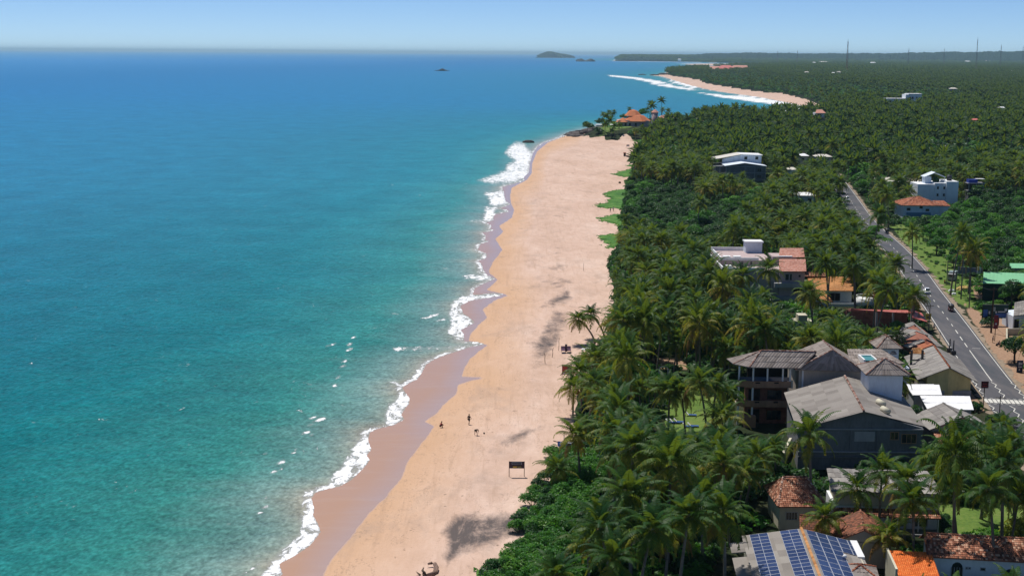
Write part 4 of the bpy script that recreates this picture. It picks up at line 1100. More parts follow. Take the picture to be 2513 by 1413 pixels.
# long tiled house with arched windows
h = House('long white house with weathered terracotta tile roof and arched windows, bottom right corner', 2277, 1360, 4.9, 'long_tiled_house', 'house', yaw=R(-8))
h.walls(rect(.5, .5, 16.5, 6.4), 0, 3.6, M_WHITE)
h.gable_x(.5, .5, 16.5, 6.4, 3.75, 5.25, M_TERRA, M_WHITE, oh=.6, tw=.26, tl=.36, amp=.05)
A_, B_ = (.5, .5), (16.5, .5)
h.window(A_, B_, 3.2, .9, 1.3, 1.2, 3, arch=True); h.window(A_, B_, 9.6, .4, 1.35, 1.2, 3, arch=True)
h.window(A_, B_, 6.3, 1.9, .5, .28, 0, name='vent'); h.window(A_, B_, 4.35, 2.0, .16, .16, 0, name='lamp'); h.window(A_, B_, 4.7, 2.0, .16, .16, 0, name='lamp')
h.foot(rect(0, 0, 17, 7)); keep([(2272, 1300), (2513, 1315), (2513, 1413), (2282, 1413)], 170)

# red tiled L-shaped roofs behind the panels
h = House('old house with mossy red-brown tile roofs stepping down beside the solar building', 2050, 1300, 5.0, 'mossy_tiled_house', 'house', yaw=R(-10))
h.walls(rect(0, -3, 6.8, 4.2), 0, 3.4, M_BEIGE)
h.gable_y(0, -3, 6.8, 4.2, 3.5, 5.2, M_TERRA, M_BEIGE, oh=.4, tw=.27, tl=.36, low=(0, .6))
h.walls(rect(-4.2, 1.6, -.1, 5.6), 0, 3.0, M_BEIGE, 'wing_wall')
h.gable_x(-4.2, 1.6, -.1, 5.6, 3.1, 4.3, M_TERRA, M_BEIGE, oh=.3, tw=.27, tl=.36, low=(0, .5))
h.foot(rect(-4, -3, 7, 5.5)); keep([(2055, 1262), (2100, 1255), (2148, 1300), (2150, 1370), (2112, 1360), (2050, 1300)], 172)

# white verandah house, two storeys
h = House('white two-storey house with grey flat upper roof and a tiled verandah, behind tall palms', 2132, 1252, 4.0, 'verandah_house', 'house', yaw=R(-4))
W1 = h.q(2302, 1258, 4.0)[0]
h.walls(rect(-4.6, 0, W1, 8), 0, 3.0, M_WHITE)
h.slope((-4.9, -1.3, 2.35), (W1 + .2, -1.3, 2.35), (W1 + .2, .1, 3.1), (-4.9, .1, 3.1), M_TERRA, tw=.27, tl=.36, name='verandah_roof')
h.walls(rect(-4.2, 1.4, W1 - .2, 8), 3.0, 5.4, M_CREAM, 'upper_wall')
h.slope((-5.2, .3, 5.3), (W1 + .8, .3, 5.3), (W1 + .3, 8.6, 6.1), (-4.6, 8.6, 6.1), M_GREYD, tw=.9, tl=1.8, name='upper_roof')
for u in (2.0, 5.2, 8.6, 11.8): h.window((-4.6, 0), (W1, 0), u, .8, 1.6, 1.4, 1)
h.box('porch_floor', M_GREYW, 3.6, -2.4, 0, W1, 0, .35)
for u in (3.7, 6.5, W1 - .2): h.box('porch_post', M_WHITE, u, -1.25, .35, u + .14, -1.1, 2.4)
h.foot(rect(-5, -2, W1 + 1, 9)); keep([(2132, 1240), (2180, 1245), (2240, 1255), (2300, 1262), (2298, 1310), (2135, 1300)], 186); keep([(2040, 1132), (2085, 1132), (2085, 1175), (2045, 1178)], 186)

# red tiled house with cream wall
h = House('small cream house with a bright red-brown tiled roof half hidden by palms', 1908, 1238, 5.0, 'red_tiled_house', 'house', yaw=R(2))
W1 = h.q(2032, 1240, 5.0)[0]
h.walls(rect(.4, .3, W1 - .4, 7.5), 0, 3.5, M_CREAM)
e0_, e1_, e2_ = (0, -.3, 3.6), (W1, -.3, 3.6), (W1 + .2, 9.2, 3.6); q_ = h.q
r0_, r1_ = (1.7, 4.6, 6.3), (W1 - 1.9, 4.6, 6.3)
h.slope(e0_, e1_, r1_, r0_, M_TERRA, tw=.26, tl=.36, low=(.3, .95)); h.slope(e1_, e2_, r1_, r1_, M_TERRAR, tw=.26, tl=.36)
h.slope((0, 9.2, 3.6), e0_, r0_, r0_, M_TERRA, tw=.26, tl=.36); h.slope(e2_, (0, 9.2, 3.6), r0_, r1_, M_TERRAR, tw=.26, tl=.36)
h.caps([e1_, r1_]); h.caps([e0_, r0_]); h.caps([r0_, r1_])
h.window((.4, .3), (W1 - .4, .3), 1.7, 1.6, 1.5, 1.0, 3)
h.window((.4, .3), (W1 - .4, .3), 5.0, 2.6, .25, .25, 0, name='lamp')
h.foot(rect(0, 0, W1, 8)); keep([(1925, 1140), (1960, 1140), (2030, 1185), (2032, 1240), (2000, 1290), (1915, 1285), (1908, 1235)], 196)

# ------------------------------------------------------------------ big gabled workshop
h = House('large workshop with a broad grey sheet roof and bare cement gable wall', 1956, 1052, 8.2, 'gabled_workshop', 'workshop')
eLn = h.q(1956, 1052, 8.2); eLf = h.q(1925, 963, 8.2); rn = h.q(2120, 1009, 11.2); rfp = h.q(2073, 922, 11.2); eRn = h.q(2269, 1046, 8.2)
eRf = (eRn[0] + 2.4, eRn[1] + 24.0, eRn[2])
h.sheets(eLf, eLn, rn, rfp, 13, 5, M_SHEET); h.sheets(eRn, eRf, rfp, rn, 13, 5, M_SHEET)
h.caps([rn, rfp], M_CAP, .2, .8)
def gz(x): return (eLn[2] + (rn[2] - eLn[2]) * (x - eLn[0]) / (rn[0] - eLn[0])) if x < rn[0] else (rn[2] + (eRn[2] - rn[2]) * (x - rn[0]) / (eRn[0] - rn[0]))
y0g = .9
wl_ = [(eLn[0] + .5, y0g), (rn[0], y0g), (eRn[0] - .5, y0g + .1), (eRf[0] - .5, eRf[1] - .5), (eLf[0] + .5, eLf[1] - .3)]
h.walls(wl_, 0, [gz(wl_[0][0]) - .2, rn[2] - .25, gz(wl_[2][0]) - .2, eRf[2] - .15, eLf[2] - .15], M_GREYW)
for z_, o_ in ((7.2 - .5, .18), (3.05, .35), (2.2, .3)):
    MB().box(eLn[0] + .5, y0g - o_, z_, eRn[0] - .5, y0g - .002, z_ + .16).build('ledge', M_GREYL if z_ > 3 else M_GREYW, h.e)
for u in (4.5, 8.6, 12.8): MB().box(eLn[0] + u, y0g - .14, 3.2, eLn[0] + u + .25, y0g - .003, 6.6).build('pilaster', M_GREYW, h.e)
for k, (u, z_, w_, hh) in enumerate([(5.2, 4.8, 2.6, 1.5), (9.3, 4.8, 3.2, 1.6), (7.2, 7.2, 1.2, .9)]):
    MB().box(eLn[0] + u, y0g - .05, z_, eLn[0] + u + w_, y0g - .004, z_ + hh).build('blocked_opening', M_GREYL if k % 2 else M_GREYW, h.e)
h.window((eLn[0] + .5, y0g), (eRn[0] - .5, y0g), 15.1, 5.2, 1.2, 1.1, 1, mat=M_BROWN); h.window((eLn[0] + .5, y0g), (eRn[0] - .5, y0g), 17.4, 4.6, 2.2, 1.4, 2, mat=M_BROWN)
for k, (tx, ty) in enumerate([(2160, 992), (2171, 1010)]):
    p = h.q(tx, ty, 10.2)
    MB().tube([(p[0] - .1, p[1] + .9, p[2] + .3), (p[0] + .3, p[1] - .9, p[2] + .25)], .5, 10).build('water_tank', M_CREAM, h.e, True)
h.foot([(eLn[0], eLn[1]), (eRn[0], eRn[1]), (eRf[0], eRf[1]), (eLf[0], eLf[1])])
keep([(1925, 960), (2075, 920), (2135, 955), (2240, 1000), (2270, 1046), (2240, 1110), (2060, 1125), (2040, 1050), (1990, 1060), (1958, 1052)], 212)
keep([(2060, 1050), (2250, 1050), (2230, 1125), (2060, 1125)], 212)

# ------------------------------------------------------------------ beach hotel
h = House('three-storey beach hotel with grey-brown hipped roofs, white columns and brown balconies', 1841, 901, 12.1, 'beach_hotel', 'hotel')
q = h.q
e0 = q(1783, 880, 12.1); e1 = q(1800, 893, 12.1); e2 = q(1840, 901, 12.1); e3 = q(1944, 903, 12.1)
r0 = q(1868, 860, 14.6); r1 = q(2004, 863, 14.6)
kw = dict(tw=.55, tl=1.3, amp=.05)
h.slope(e2, (e3[0] + 1.5, e3[1], e3[2]), r1, r0, M_GREYT, **kw)
h.slope(e1, e2, r0, r0, M_GREYT, **kw); h.slope(e0, e1, r0, r0, M_GREYT, **kw)
eb = (e0[0] + 1.5, r0[1] + (r0[1] - e2[1]), e0[2]); h.slope(eb, e0, r0, r0, M_GREYT, **kw)
h.slope((r1[0], eb[1], eb[2]), eb, r0, r1, M_GREYT, **kw)
h.caps([e2, r0]); h.caps([e1, r0]); h.caps([r0, r1])
# body of left wing: floors at 7.2 and 3.6
fx0, fx1 = e1[0] + .8, e3[0]
yF = e2[1] + .9; yB = eb[1] - 1
def fl(z_): return z_
h.walls([(fx0 + 1.5, yF + 1.8), (fx1, yF + 1.8), (fx1, yB), (fx0 + 1.5, yB)], 0, 7.4, M_BRICK)
h.walls([(fx0 + 2.0, yF + 3.4), (fx1, yF + 3.4), (fx1, yB), (fx0 + 2.0, yB)], 7.4, 10.6, M_DARKI, 'upper_wall')
for z_ in (7.2, 3.7):
    pl = [(fx0 - .2, yF + .9), (fx0 + 2.4, yF), (fx1 + .3, yF), (fx1 + .3, yF + 2), (fx0 + .2, yF + 3.2), (fx0 - .2, yB)]
    MB().slab([(p[0], p[1], z_ + .2) for p in pl], .3).build('balcony_floor', M_BEIGE, h.e)
    par = MB()
    for p, q_ in zip(pl[:3], pl[1:3]):
        d_ = Vector((q_[0] - p[0], q_[1] - p[1], 0)); n_ = Vector((d_.y, -d_.x, 0)).normalized() * .12
        a, b = Vector((p[0], p[1], 0)), Vector((q_[0], q_[1], 0))
        par.add([a + n_ + Vector((0, 0, z_ - .15)), b + n_ + Vector((0, 0, z_ - .15)), b + n_ + Vector((0, 0, z_ + 1.0)), a + n_ + Vector((0, 0, z_ + 1.0)), a + Vector((0, 0, z_ - .15)), b + Vector((0, 0, z_ - .15)), b + Vector((0, 0, z_ + 1.0)), a + Vector((0, 0, z_ + 1.0))],
                [(0, 1, 2, 3), (5, 4, 7, 6), (3, 2, 6, 7), (0, 4, 5, 1), (0, 3, 7, 4), (1, 5, 6, 2)])
    pr = par.build('balcony_parapet', M_BROWN, h.e)
    for u in (2.9, 6.2): MB().box(fx0 + u, yF - .16, z_ + .62, fx0 + u + .8, yF - .121, z_ + .86).build('parapet_opening', M_DARKI, pr)
    MB().box(fx1 + .2, yF - .14, z_ - .2, fx1 + .5, yF + .3, z_ + 1.15).build('parapet_pier', M_CREAM, pr)
for u in (0.15, 2.5, 5.0, 7.7, fx1 - fx0):
    xx = fx0 + u; yy = yF + (.85 if u < 1 else .12)
    MB().box(xx - .14, yy - .1, 7.4, xx + .14, yy + .12, 10.7).build('column', M_WPAINT, h.e)
    if u < 3.2: MB().box(xx - .16, yy - .1, 0, xx + .16, yy + .12, 7.0).build('column', M_WPAINT, h.e)
rail = MB().box(fx0 + .1, yF + .05, 8.25, fx1, yF + .1, 8.95)
rail.build('glass_balustrade', M_BLUEG, h.e)
for k in range(5): MB().box(fx0 + 2.8 + 1.2 * k, yF + 1.6, 7.45, fx0 + 3.4 + 1.2 * k, yF + 2.2, 8.3).build('chair', M_WOOD, h.e)
for z_ in (.3, 4.0):
    h.window((fx0 + 1.5, yF + 1.8), (fx1, yF + 1.8), 1.6, z_, 1.9, 2.3, 1, gm=M_DARKI, mat=M_WOOD); h.window((fx0 + 1.5, yF + 1.8), (fx1, yF + 1.8), 5.2, z_ + .6, 2.4, 1.5, 2, mat=M_WOOD)
h.box('stair_landing', M_BROWN, fx0 + 1.0, yF - 1.3, 0, fx0 + 3.0, yF - .2, 2.2)
# centre block under the big hip
c0 = q(1951, 907, 11.7); c1 = q(2121, 912, 11.7); ca = q(2044, 858, 15.2); cb = q(2038, 845, 15.2)
ybk = ca[1] + 11
h.slope(c0, c1, ca, ca, M_GREYT, **kw); h.slope((c0[0] + .5, ybk, c0[2]), c0, ca, (ca[0], ybk - 3, ca[2]), M_GREYT, **kw)
h.slope(c1, (c1[0] + .5, ybk, c1[2]), (ca[0], ybk - 3, ca[2]), ca, M_GREYT, **kw)
h.slope((c1[0] + .5, ybk, c1[2]), (c0[0] + .5, ybk, c0[2]), (ca[0], ybk - 3, ca[2]), (ca[0], ybk - 3, ca[2]), M_GREYT, **kw)
h.caps([c0, ca]); h.caps([c1, ca]); h.caps([ca, (ca[0], ybk - 3, ca[2])])
h.walls([(c0[0] + .9, c0[1] + .9), (c1[0] - .5, c1[1] + .9), (c1[0] - .3, ybk - 1), (c0[0] + .9, ybk - 1)], 0, 10.4, M_BEIGE)
h.box('corner_column', M_WPAINT, c0[0] + 1.4, c0[1] + .6, 0, c0[0] + 1.7, c0[1] + .85, 10.4)
for xx_, zz_ in ((ca[0] + .3, 14.1 - G), (ca[0] + .1, 12.2 - G)): 
    fr = (15.2 - G - zz_) / (15.2 - 11.7); yy_ = ca[1] + (c0[1] - ca[1]) * fr
    MB().tube([(xx_, yy_, zz_ + .12), (xx_ + .25, yy_ - .1, zz_ + .55)], .13, 6).build('vent_pipe', M_STEELD, h.e)
# right shoulder roof with the sunken teal basin
s0 = q(2108, 902, 11.5); s1 = q(2217, 892, 11.5); s2 = q(2085, 862, 13.1); s3 = q(2170, 862, 12.9)
h.slope((s0[0] - 1, s0[1] + 2.0, s0[2]), (s1[0] + .3, s1[1], s1[2]), (s3[0], s3[1] + 2, s3[2]), (s2[0], s2[1] + 2, s2[2]), M_GREYT, **kw)
h.walls([(s0[0], s0[1] + 3), (s1[0] - .5, s1[1] + 2.2), (s3[0], s3[1] + 6), (s2[0], s2[1] + 6)], 0, 10.0, M_BEIGE, 'rear_wall')
b0 = q(2123, 882, 12.75); b1 = q(2149, 882, 12.75); b2 = q(2125, 870, 12.75)
MB().box(b0[0], b0[1], b0[2] - .5, b1[0], b2[1] - .6, b0[2] - .12).build('basin_water', M_TEAL, h.e)
for (x0_, y0_, x1_, y1_) in ((b0[0] - .3, b0[1] - .3, b0[0], b2[1]), (b1[0], b0[1] - .3, b1[0] + .25, b2[1]), (b0[0], b2[1] - .6, b1[0], b2[1])): MB().box(x0_, y0_, b0[2] - .9, x1_, y1_, b0[2] + .06).build('basin_rim', M_WPAINT, h.e)
# white stair tower
t0 = q(2125, 920, 13.2); t1 = q(2236, 921, 13.2); ta = q(2172, 879, 15.6)
tw_ = t1[0] - t0[0]; td = 7.4
h.slope(t0, t1, ta, ta, M_GREYT, **kw); tb0 = (t0[0] + .3, t0[1] + td, t0[2]); tb1 = (t1[0] + .3, t1[1] + td, t1[2])
h.slope(tb0, t0, ta, ta, M_GREYT, **kw); h.slope(t1, tb1, ta, ta, M_GREYT, **kw); h.slope(tb1, tb0, ta, ta, M_GREYT, **kw)
h.caps([t0, ta]); h.caps([t1, ta]); h.caps([tb0, ta]); h.caps([tb1, ta])
h.walls([(t0[0] + .8, t0[1] + .9), (t1[0] - 1.1, t1[1] + .9), (t1[0] - 1.0, t1[1] + td - 1), (t0[0] + .8, t0[1] + td - 1)], 0, 11.9, M_BLUEW, 'tower_wall')
MB().cyl(t1[0] - .9, t1[1] + 1.6, 0, 6.6, 1.5, 14).build('curved_stair', M_BLUEW, h.e, True)
h.foot([(e0[0], yF - 2), (t1[0], yF - 10), (t1[0] + 1, ybk), (e0[0], ybk)]); h.foot([(t0[0] - 1, t0[1]), (t1[0] + 1, t1[1]), (tb1[0], tb1[1]), (tb0[0], tb0[1])])
keep([(1783, 880), (1800, 868), (1868, 858), (2040, 845), (2110, 860), (2215, 890), (2236, 920), (2222, 985), (2135, 960), (2073, 922), (1925, 960), (1925, 1050), (1870, 1050), (1850, 1000), (1835, 935), (1800, 895)], 238)
keep([(1840, 1000), (1930, 1000), (1940, 1058), (1842, 1058)], 232)

# roof-top pavilion of blue arches
h = House('small white pavilion with fan-shaped blue windows under a tiled hip roof', 2158, 851, 9.3, 'blue_pavilion', 'pavilion')
W1 = h.q(2206, 851, 9.3)[0]; 
h.walls(rect(0, 0, W1, 5), 0, 7.9, M_BLUEW)
h.hip(0, 0, W1, 5, 7.9, 9.9, M_GREYT, oh=.6, tw=.5, tl=1.0)
for u in (W1 * .3, W1 * .72): h.window((0, 0), (W1, 0), u, 6.6, 1.4, .02, 2, arch=True, gm=M_BLUEG, mat=M_WPAINT)
h.walls(rect(W1 * .35, -2.4, W1 + 1.6, -.05), 0, 4.4, M_BLUEW, 'terrace_wall')
for u in (W1 * .55, W1 + .7): h.window((0, -2.4), (W1 + 2, -2.4), u, 3.85, .9, .02, 0, arch=True, gm=M_DARKI, mat=M_WPAINT)
h.foot(rect(-1, -3, W1 + 2, 6)); keep([(2150, 850), (2180, 826), (2212, 850), (2222, 890), (2155, 890)], 272)

# ------------------------------------------------------------------ roadside sheds and shop
h = House('row of old open sheds with parallel grey strip roofs and rusty tiles beside the road', 2150, 826, 5.2, 'open_sheds', 'shed', yaw=0)
q = h.q
def strip_roof(px4, z4, mat, nm='strip_roof'):
    pts = [q(a, b, z) for (a, b), z in zip(px4, z4)]
    h.slope(pts[0], pts[1], pts[2], pts[3], mat, tw=.9, tl=1.4, name=nm)
strip_roof([(2150, 816), (2178, 827), (2245, 796), (2238, 790)], (5, 5, 6.6, 6.9), M_GREYD)
strip_roof([(2176, 828), (2202, 833), (2250, 812), (2228, 806)], (4.6, 4.6, 6, 6.2), M_GREYD)
strip_roof([(2202, 833), (2212, 838), (2249, 819), (2240, 813)], (4.6, 4.6, 6, 6), M_GREYT)
strip_roof([(2214, 848), (2230, 853), (2270, 836), (2262, 831)], (4.6, 4.6, 5.6, 5.6), M_GREYD)
strip_roof([(2236, 866), (2262, 862), (2290, 845), (2270, 834)], (4.2, 4.2, 5.2, 5.4), M_TERRAR)
strip_roof([(2300, 850), (2316, 852), (2244, 792), (2238, 789)], (3.8, 3.8, 6.6, 6.7), M_GREYD)
strip_roof([(2270, 815), (2290, 826), (2268, 820), (2232, 806)], (4.6, 4.6, 5.6, 6.2), M_GREYD)
p_ = [q(2160, 830, 2.0), q(2240, 868, 2.0), q(2300, 850, 2.0), q(2240, 800, 2.0)]
h.walls([(a[0], a[1]) for a in p_], 0, 2.0, M_BRICK)
h.foot([(a[0], a[1]) for a in p_]); keep([(2155, 820), (2238, 788), (2300, 850), (2240, 870)], 290)

h = House('long grey-roofed shop with a yellow gable end beside the road', 2240, 930, 4.6, 'yellow_gable_shop', 'shop')
q = h.q
gl = q(2252, 932, 4.4); ga = q(2331, 902, 7.3); gr = q(2400, 938, 4.2); fl_ = q(2236, 866, 4.4); fa = q(2292, 848, 7.3); fr = q(2302, 852, 4.4)
back = Vector(fa) - Vector(ga)
glf = tuple(Vector(gl) + back * 1.02); grf = tuple(Vector(gr) + back)
h.slope(glf, gl, ga, fa, M_GREYD, tw=.9, tl=1.8); h.slope(gr, grf, fa, ga, M_GREYD, tw=.9, tl=1.8)
h.caps([ga, fa], M_TERRAR, .2, .6)
sgl = Vector(gl).lerp(Vector(ga), .33); sgr = Vector(gr).lerp(Vector(ga), .22)
h.walls([(sgl.x, sgl.y + .6), (ga[0], ga[1] + .5), (sgr.x, sgr.y + .5), (sgr.x + back.x * .95, sgr.y + back.y * .95), (sgl.x + back.x * .95, sgl.y + back.y * .95)], 0, [sgl.z - .2, ga[2] - .25, sgr.z - .2, sgr.z - .2, sgl.z - .2], M_YELW)
MB().box(gl[0] + .3, gl[1] + .9, 0, sgl.x, gl[1] + 3, 2.6).build('side_room', M_BEIGE, h.e)
for u in (1.6, 3.2, 4.8): MB().box(sgl.x + u, sgl.y + .44, 0.1, sgl.x + u + .1, sgl.y + .5, 4.6).build('batten', M_CREAM, h.e)
h.box('low_wall', M_GREYL, sgl.x + .2, sgl.y - .6, 0, sgr.x, sgl.y - .3, 1.4)
h.foot([(gl[0], gl[1]), (gr[0], gr[1]), (grf[0], grf[1]), (glf[0], glf[1])]); keep([(2238, 868), (2295, 845), (2400, 940), (2370, 962), (2250, 962)], 262)

h = House('open timber porch with a small tiled roof standing against the long grey shop roof', 2236, 872, 5.6, 'timber_porch', 'porch')
q = h.q; a = q(2232, 866, 6.6); b = q(2270, 868, 6.6); c = q(2262, 853, 7.6); d = q(2240, 853, 7.6)
h.slope(a, b, c, d, M_OCHRE, tw=.4, tl=.5)
for px_ in (2236, 2263):
    p = q(px_, 884, 5.5); h.box('post', M_STEELD, p[0] - .2, p[1] - .2, 0, p[0] + .2, p[1] + .2, 6.4)
p = q(2236, 884, 5.5); p2 = q(2263, 884, 5.5); h.box('beam', M_STEELD, p[0], p[1] - .1, 4.2, p2[0], p[1] + .1, 4.5)

def flat_sheet(label, name, px4, z, mat, wall, th=.08, cat='shed', nu=6, sheets=True):
    h = House(label, px4[0][0], px4[0][1], z, name, cat)
    P4 = [h.q(a, b, z + dz) for (a, b), dz in zip(px4, (0, 0, .25, .25))]
    if sheets: h.sheets(P4[0], P4[1], P4[2], P4[3], nu, 2, mat)
    else: MB().slab(P4, th).build('roof', mat, h.e)
    cen = Vector((sum(p[0] for p in P4) / 4, sum(p[1] for p in P4) / 4))
    pts = [((p[0] - cen.x) * .9 + cen.x, (p[1] - cen.y) * .9 + cen.y) for p in P4]
    h.walls(pts, 0, z - G - .2, wall); h.foot(pts); return h
flat_sheet('flat white sheet roof next to the yellow gable shop, the upper of two', 'white_flat_roof', [(2240, 969), (2312, 969), (2305, 943), (2222, 943)], 4.6, M_WSHEET, M_GREYL, nu=5)
flat_sheet('larger flat white sheet roof near the zebra crossing, the lower of two', 'white_flat_roof', [(2276, 1004), (2390, 1005), (2380, 971), (2258, 971)], 4.6, M_WSHEET, M_GREYL, nu=7)
keep([(2222, 943), (2305, 943), (2312, 969), (2380, 971), (2390, 1003), (2280, 1003)], 242)

h = House('grey hipped roof house below the white sheet roofs near the zebra crossing', 2287, 1049, 5.4, 'grey_hip_house', 'house', yaw=R(3))
W1 = h.q(2425, 1046, 5.4)[0]
h.walls(rect(0, 0, W1, 8), 0, 4.2, M_BEIGE); h.gable_y(0, 0, W1, 8, 4.2, 6.2, M_GREYD, M_BEIGE, oh=.6, tw=.9, tl=1.6)
h.slope((0, -5.2, 2.3), (W1 - 2, -5.2, 2.3), (W1 - 2, -.2, 3.6), (0, -.2, 3.6), M_TERRA, tw=.3, tl=.4, name='front_roof', low=(.4, 1))
h.walls(rect(.3, -4.8, W1 - 2.3, -.1), 0, 2.3, M_PINKW, 'front_wall')
h.foot(rect(-.5, -5, W1, 8)); keep([(2290, 1045), (2335, 997), (2400, 1010), (2370, 1070), (2290, 1065)], 226)

# red-roofed open shed
h = House('open market shed with a long red sheet roof beside the road', 2090, 762, 5.2, 'red_roof_shed', 'shed')
q = h.q
a = q(2088, 762, 5.4); b = q(2237, 768, 5.4); c = q(2235, 761, 5.9); d = q(2088, 757, 5.9)
h.slope(a, b, c, d, M_REDSHEET, tw=1.2, tl=2.5, amp=.02)
a2 = q(2239, 779, 5.2); b2 = q(2276, 790, 4.4); c2 = q(2262, 768, 4.6); d2 = q(2239, 761, 5.4)
h.slope(a2, b2, c2, d2, M_REDSHEET, tw=1.2, tl=2.5, amp=.02, name='side_roof')
h.walls([(a[0], a[1] + 3), (b[0], b[1] + 3), (b[0], b[1] + 7), (a[0], a[1] + 7)], 0, 3.6, M_BRICK)
for px_ in (2150, 2190, 2235):
    p = q(px_, 790, 2.5); h.box('post', M_GREYL, p[0] - .2, a[1] + .4, 0, p[0] + .25, a[1] + .8, 5.6 if px_ > 2200 else 4.2)
h.foot([(a[0], a[1]), (b[0], b[1]), (b[0], b[1] + 7), (a[0], a[1] + 7)]); keep([(2088, 755), (2235, 760), (2280, 785), (2240, 800), (2150, 800), (2088, 775)], 330)

# orange-roofed house with round terrace
h = House('house with a long ochre-orange tiled roof and dark balcony behind palms', 1985, 728, 4.8, 'ochre_roof_house', 'house')
q = h.q
f1 = q(2040, 730, 4.9); a = q(2094, 714, 5.2); b = q(2094, 680, 7.0); c = q(1980, 676, 7.0); d = q(2000, 714, 5.2)
h.slope((d[0] - 1, a[1], a[2]), a, b, c, M_OCHRE, tw=.3, tl=.4)
h.slope((f1[0] - 3, f1[1] - 2.5, f1[2] - .7), (f1[0], f1[1] - 2.5, f1[2] - .7), (f1[0], a[1] + .2, a[2] - .02), (f1[0] - 3, a[1] + .2, a[2] - .02), M_OCHRE, tw=.3, tl=.4, name='porch_roof')
h.slope(q(1975, 678, 7.2), q(2030, 678, 7.2), q(2030, 668, 7.9), q(1975, 666, 7.9), M_TERRA, tw=.3, tl=.4, name='rear_roof')
h.walls([(d[0], a[1] + .7), (a[0] - .2, a[1] + .7), (b[0] - .2, b[1] + 4), (c[0], c[1] + 4)], 0, 3.9, M_WHITE)
h.window((f1[0], a[1] + .7), (a[0], a[1] + .7), 2.4, 1.3, 4.0, 2.0, 2, gm=M_DARKI)
h.box('balcony_slab', M_WHITE, f1[0], a[1] - 1.4, 0, a[0] + .3, a[1] + .6, .9)
MB().cyl(q(2124, 735, 3)[0], q(2124, 735, 3)[1], 0, 2.2, 2.4, 16).build('round_terrace', M_WPAINT, h.e, True)
tr = MB()
cx_, cy_ = q(2124, 735, 3)[:2]
tr.tube([(cx_ + 2.35 * math.cos(k * PI / 8), cy_ + 2.35 * math.sin(k * PI / 8), 2.9) for k in range(17)], .07, 5)
tr.build('terrace_rail', M_WPAINT, h.e)
h.foot([(d[0] - 1, a[1] - 2), (a[0] + 5, a[1] - 2), (a[0] + 5, b[1] + 4), (d[0] - 1, b[1] + 4)]); keep([(1980, 676), (2094, 680), (2094, 745), (2035, 745), (2040, 722), (2005, 712)], 362); keep([(2100, 722), (2148, 722), (2148, 748), (2100, 748)], 362)

# salmon hotel
h = House('tall pale hotel with salmon-pink tiled roofs and flat rooftop terraces above the palms', 1913, 668, 9.8, 'salmon_roof_hotel', 'hotel')
q = h.q
a = q(1912, 666, 9.8); b = q(1979, 666, 9.8); c = q(1977, 636, 11.9); d = q(1912, 636, 11.9)
h.slope(a, b, c, d, M_SALMON, tw=.4, tl=.5)
a2 = q(1912, 632, 12.0); b2 = q(1976, 632, 12.0); c2 = q(1972, 609, 13.6); d2 = q(1914, 609, 13.6)
h.slope((a2[0], a2[1] + .5, a2[2]), (b2[0], b2[1] + .5, b2[2]), c2, d2, M_SALMON, tw=.4, tl=.5, name='rear_roof')
h.box('roof_gutter', M_WPAINT, a2[0] - .3, a2[1] - .9, a2[2] + .2, a2[0] + 3.4, a2[1] - .1, a2[2] + .55)
h.walls(rect(a[0] + .3, a[1] + .7, b[0] - .3, a[1] + 20), 0, 8.5, M_PINKW)
h.walls(rect(a[0] + .3, a2[1] + 1, b[0] - .5, a2[1] + 8), 8.5, 10.9, M_PINKW, 'rear_wall')
A_, B_ = (a[0] + .3, a[1] + .7), (b[0] - .3, a[1] + .7)
h.window(A_, B_, 2.0, 6.2, .9, 1.6, 0); h.window(A_, B_, 3.0, 6.2, .5, 1.6, 0); h.window(A_, B_, 5.3, 7.0, .6, .6, 0); h.window(A_, B_, 5.0, 2.6, 2.4, 1.8, 1, gm=M_DARKI)
h.box('balcony', M_GREYL, a[0] - 1.2, a[1] - .9, 4.4, b[0] - .6, a[1] + .68, 5.6); h.box('balcony', M_GREYL, a[0] - .6, a[1] - .9, 1.0, b[0] - .6, a[1] + .68, 2.0)
# flat terraces to the left
l0 = q(1778, 668, 9.8); l1 = q(1866, 640, 11.0); l2 = q(1780, 618, 11.0)
X0, X1, Y0, Y1 = l0[0], a[0] + .2, a[1] + 1.4, l2[1] + 1
h.walls(rect(X0, Y0, X1, Y1), 0, 8.6, M_BEIGE, 'terrace_block')
h.walls(rect(X0 + .6, Y0 + 8, X1 - .3, Y1 - .2), 8.6, 10.1, M_PINKW, 'upper_block')
for (x0_, y0_, x1_, y1_, zz, ww) in ((X0, Y0, X1 - 4, Y0 + .3, 8.6, .7), (X0, Y0, X0 + .3, Y1, 8.6, .8), (X0 + .6, Y0 + 8, X1 - 4, Y0 + 8.3, 10.1, .7), (X0 + .6, Y0 + 8.3, X0 + .9, Y1, 10.1, .8), (X0 + .6, Y1 - .6, X1 - 5, Y1 - .3, 10.1, 1.0)):
    MB().box(x0_, y0_, zz, x1_, y1_, zz + ww).build('parapet', M_WHITE, h.e)
h.walls(rect(X1 - 5.2, Y1 - 5, X1 - .6, Y1 - 1), 10.1, 13.0, M_BLUEW, 'stair_head')
h.box('stair_roof', M_WPAINT, X1 - 5.5, Y1 - 5.3, 13.0, X1 - .3, Y1 - .8, 13.35)
for (u, v) in ((1.6, 9.3), (4.4, 9.3)):
    f_ = h.box('skylight', M_WPAINT, X0 + u, Y0 + v, 10.15, X0 + u + 2, Y0 + v + 2.4, 10.9); MB().box(X0 + u + .2, Y0 + v - .05, 10.25, X0 + u + 1.8, Y0 + v - .005, 10.8).build('pane', M_BLUEG, f_)
f_ = h.box('skylight', M_WPAINT, X0 + .9, Y0 + .8, 8.65, X0 + 2.6, Y0 + 3, 9.6); MB().box(X0 + 1.1, Y0 + .74, 8.8, X0 + 2.4, Y0 + .79, 9.5).build('pane', M_TEAL, f_)
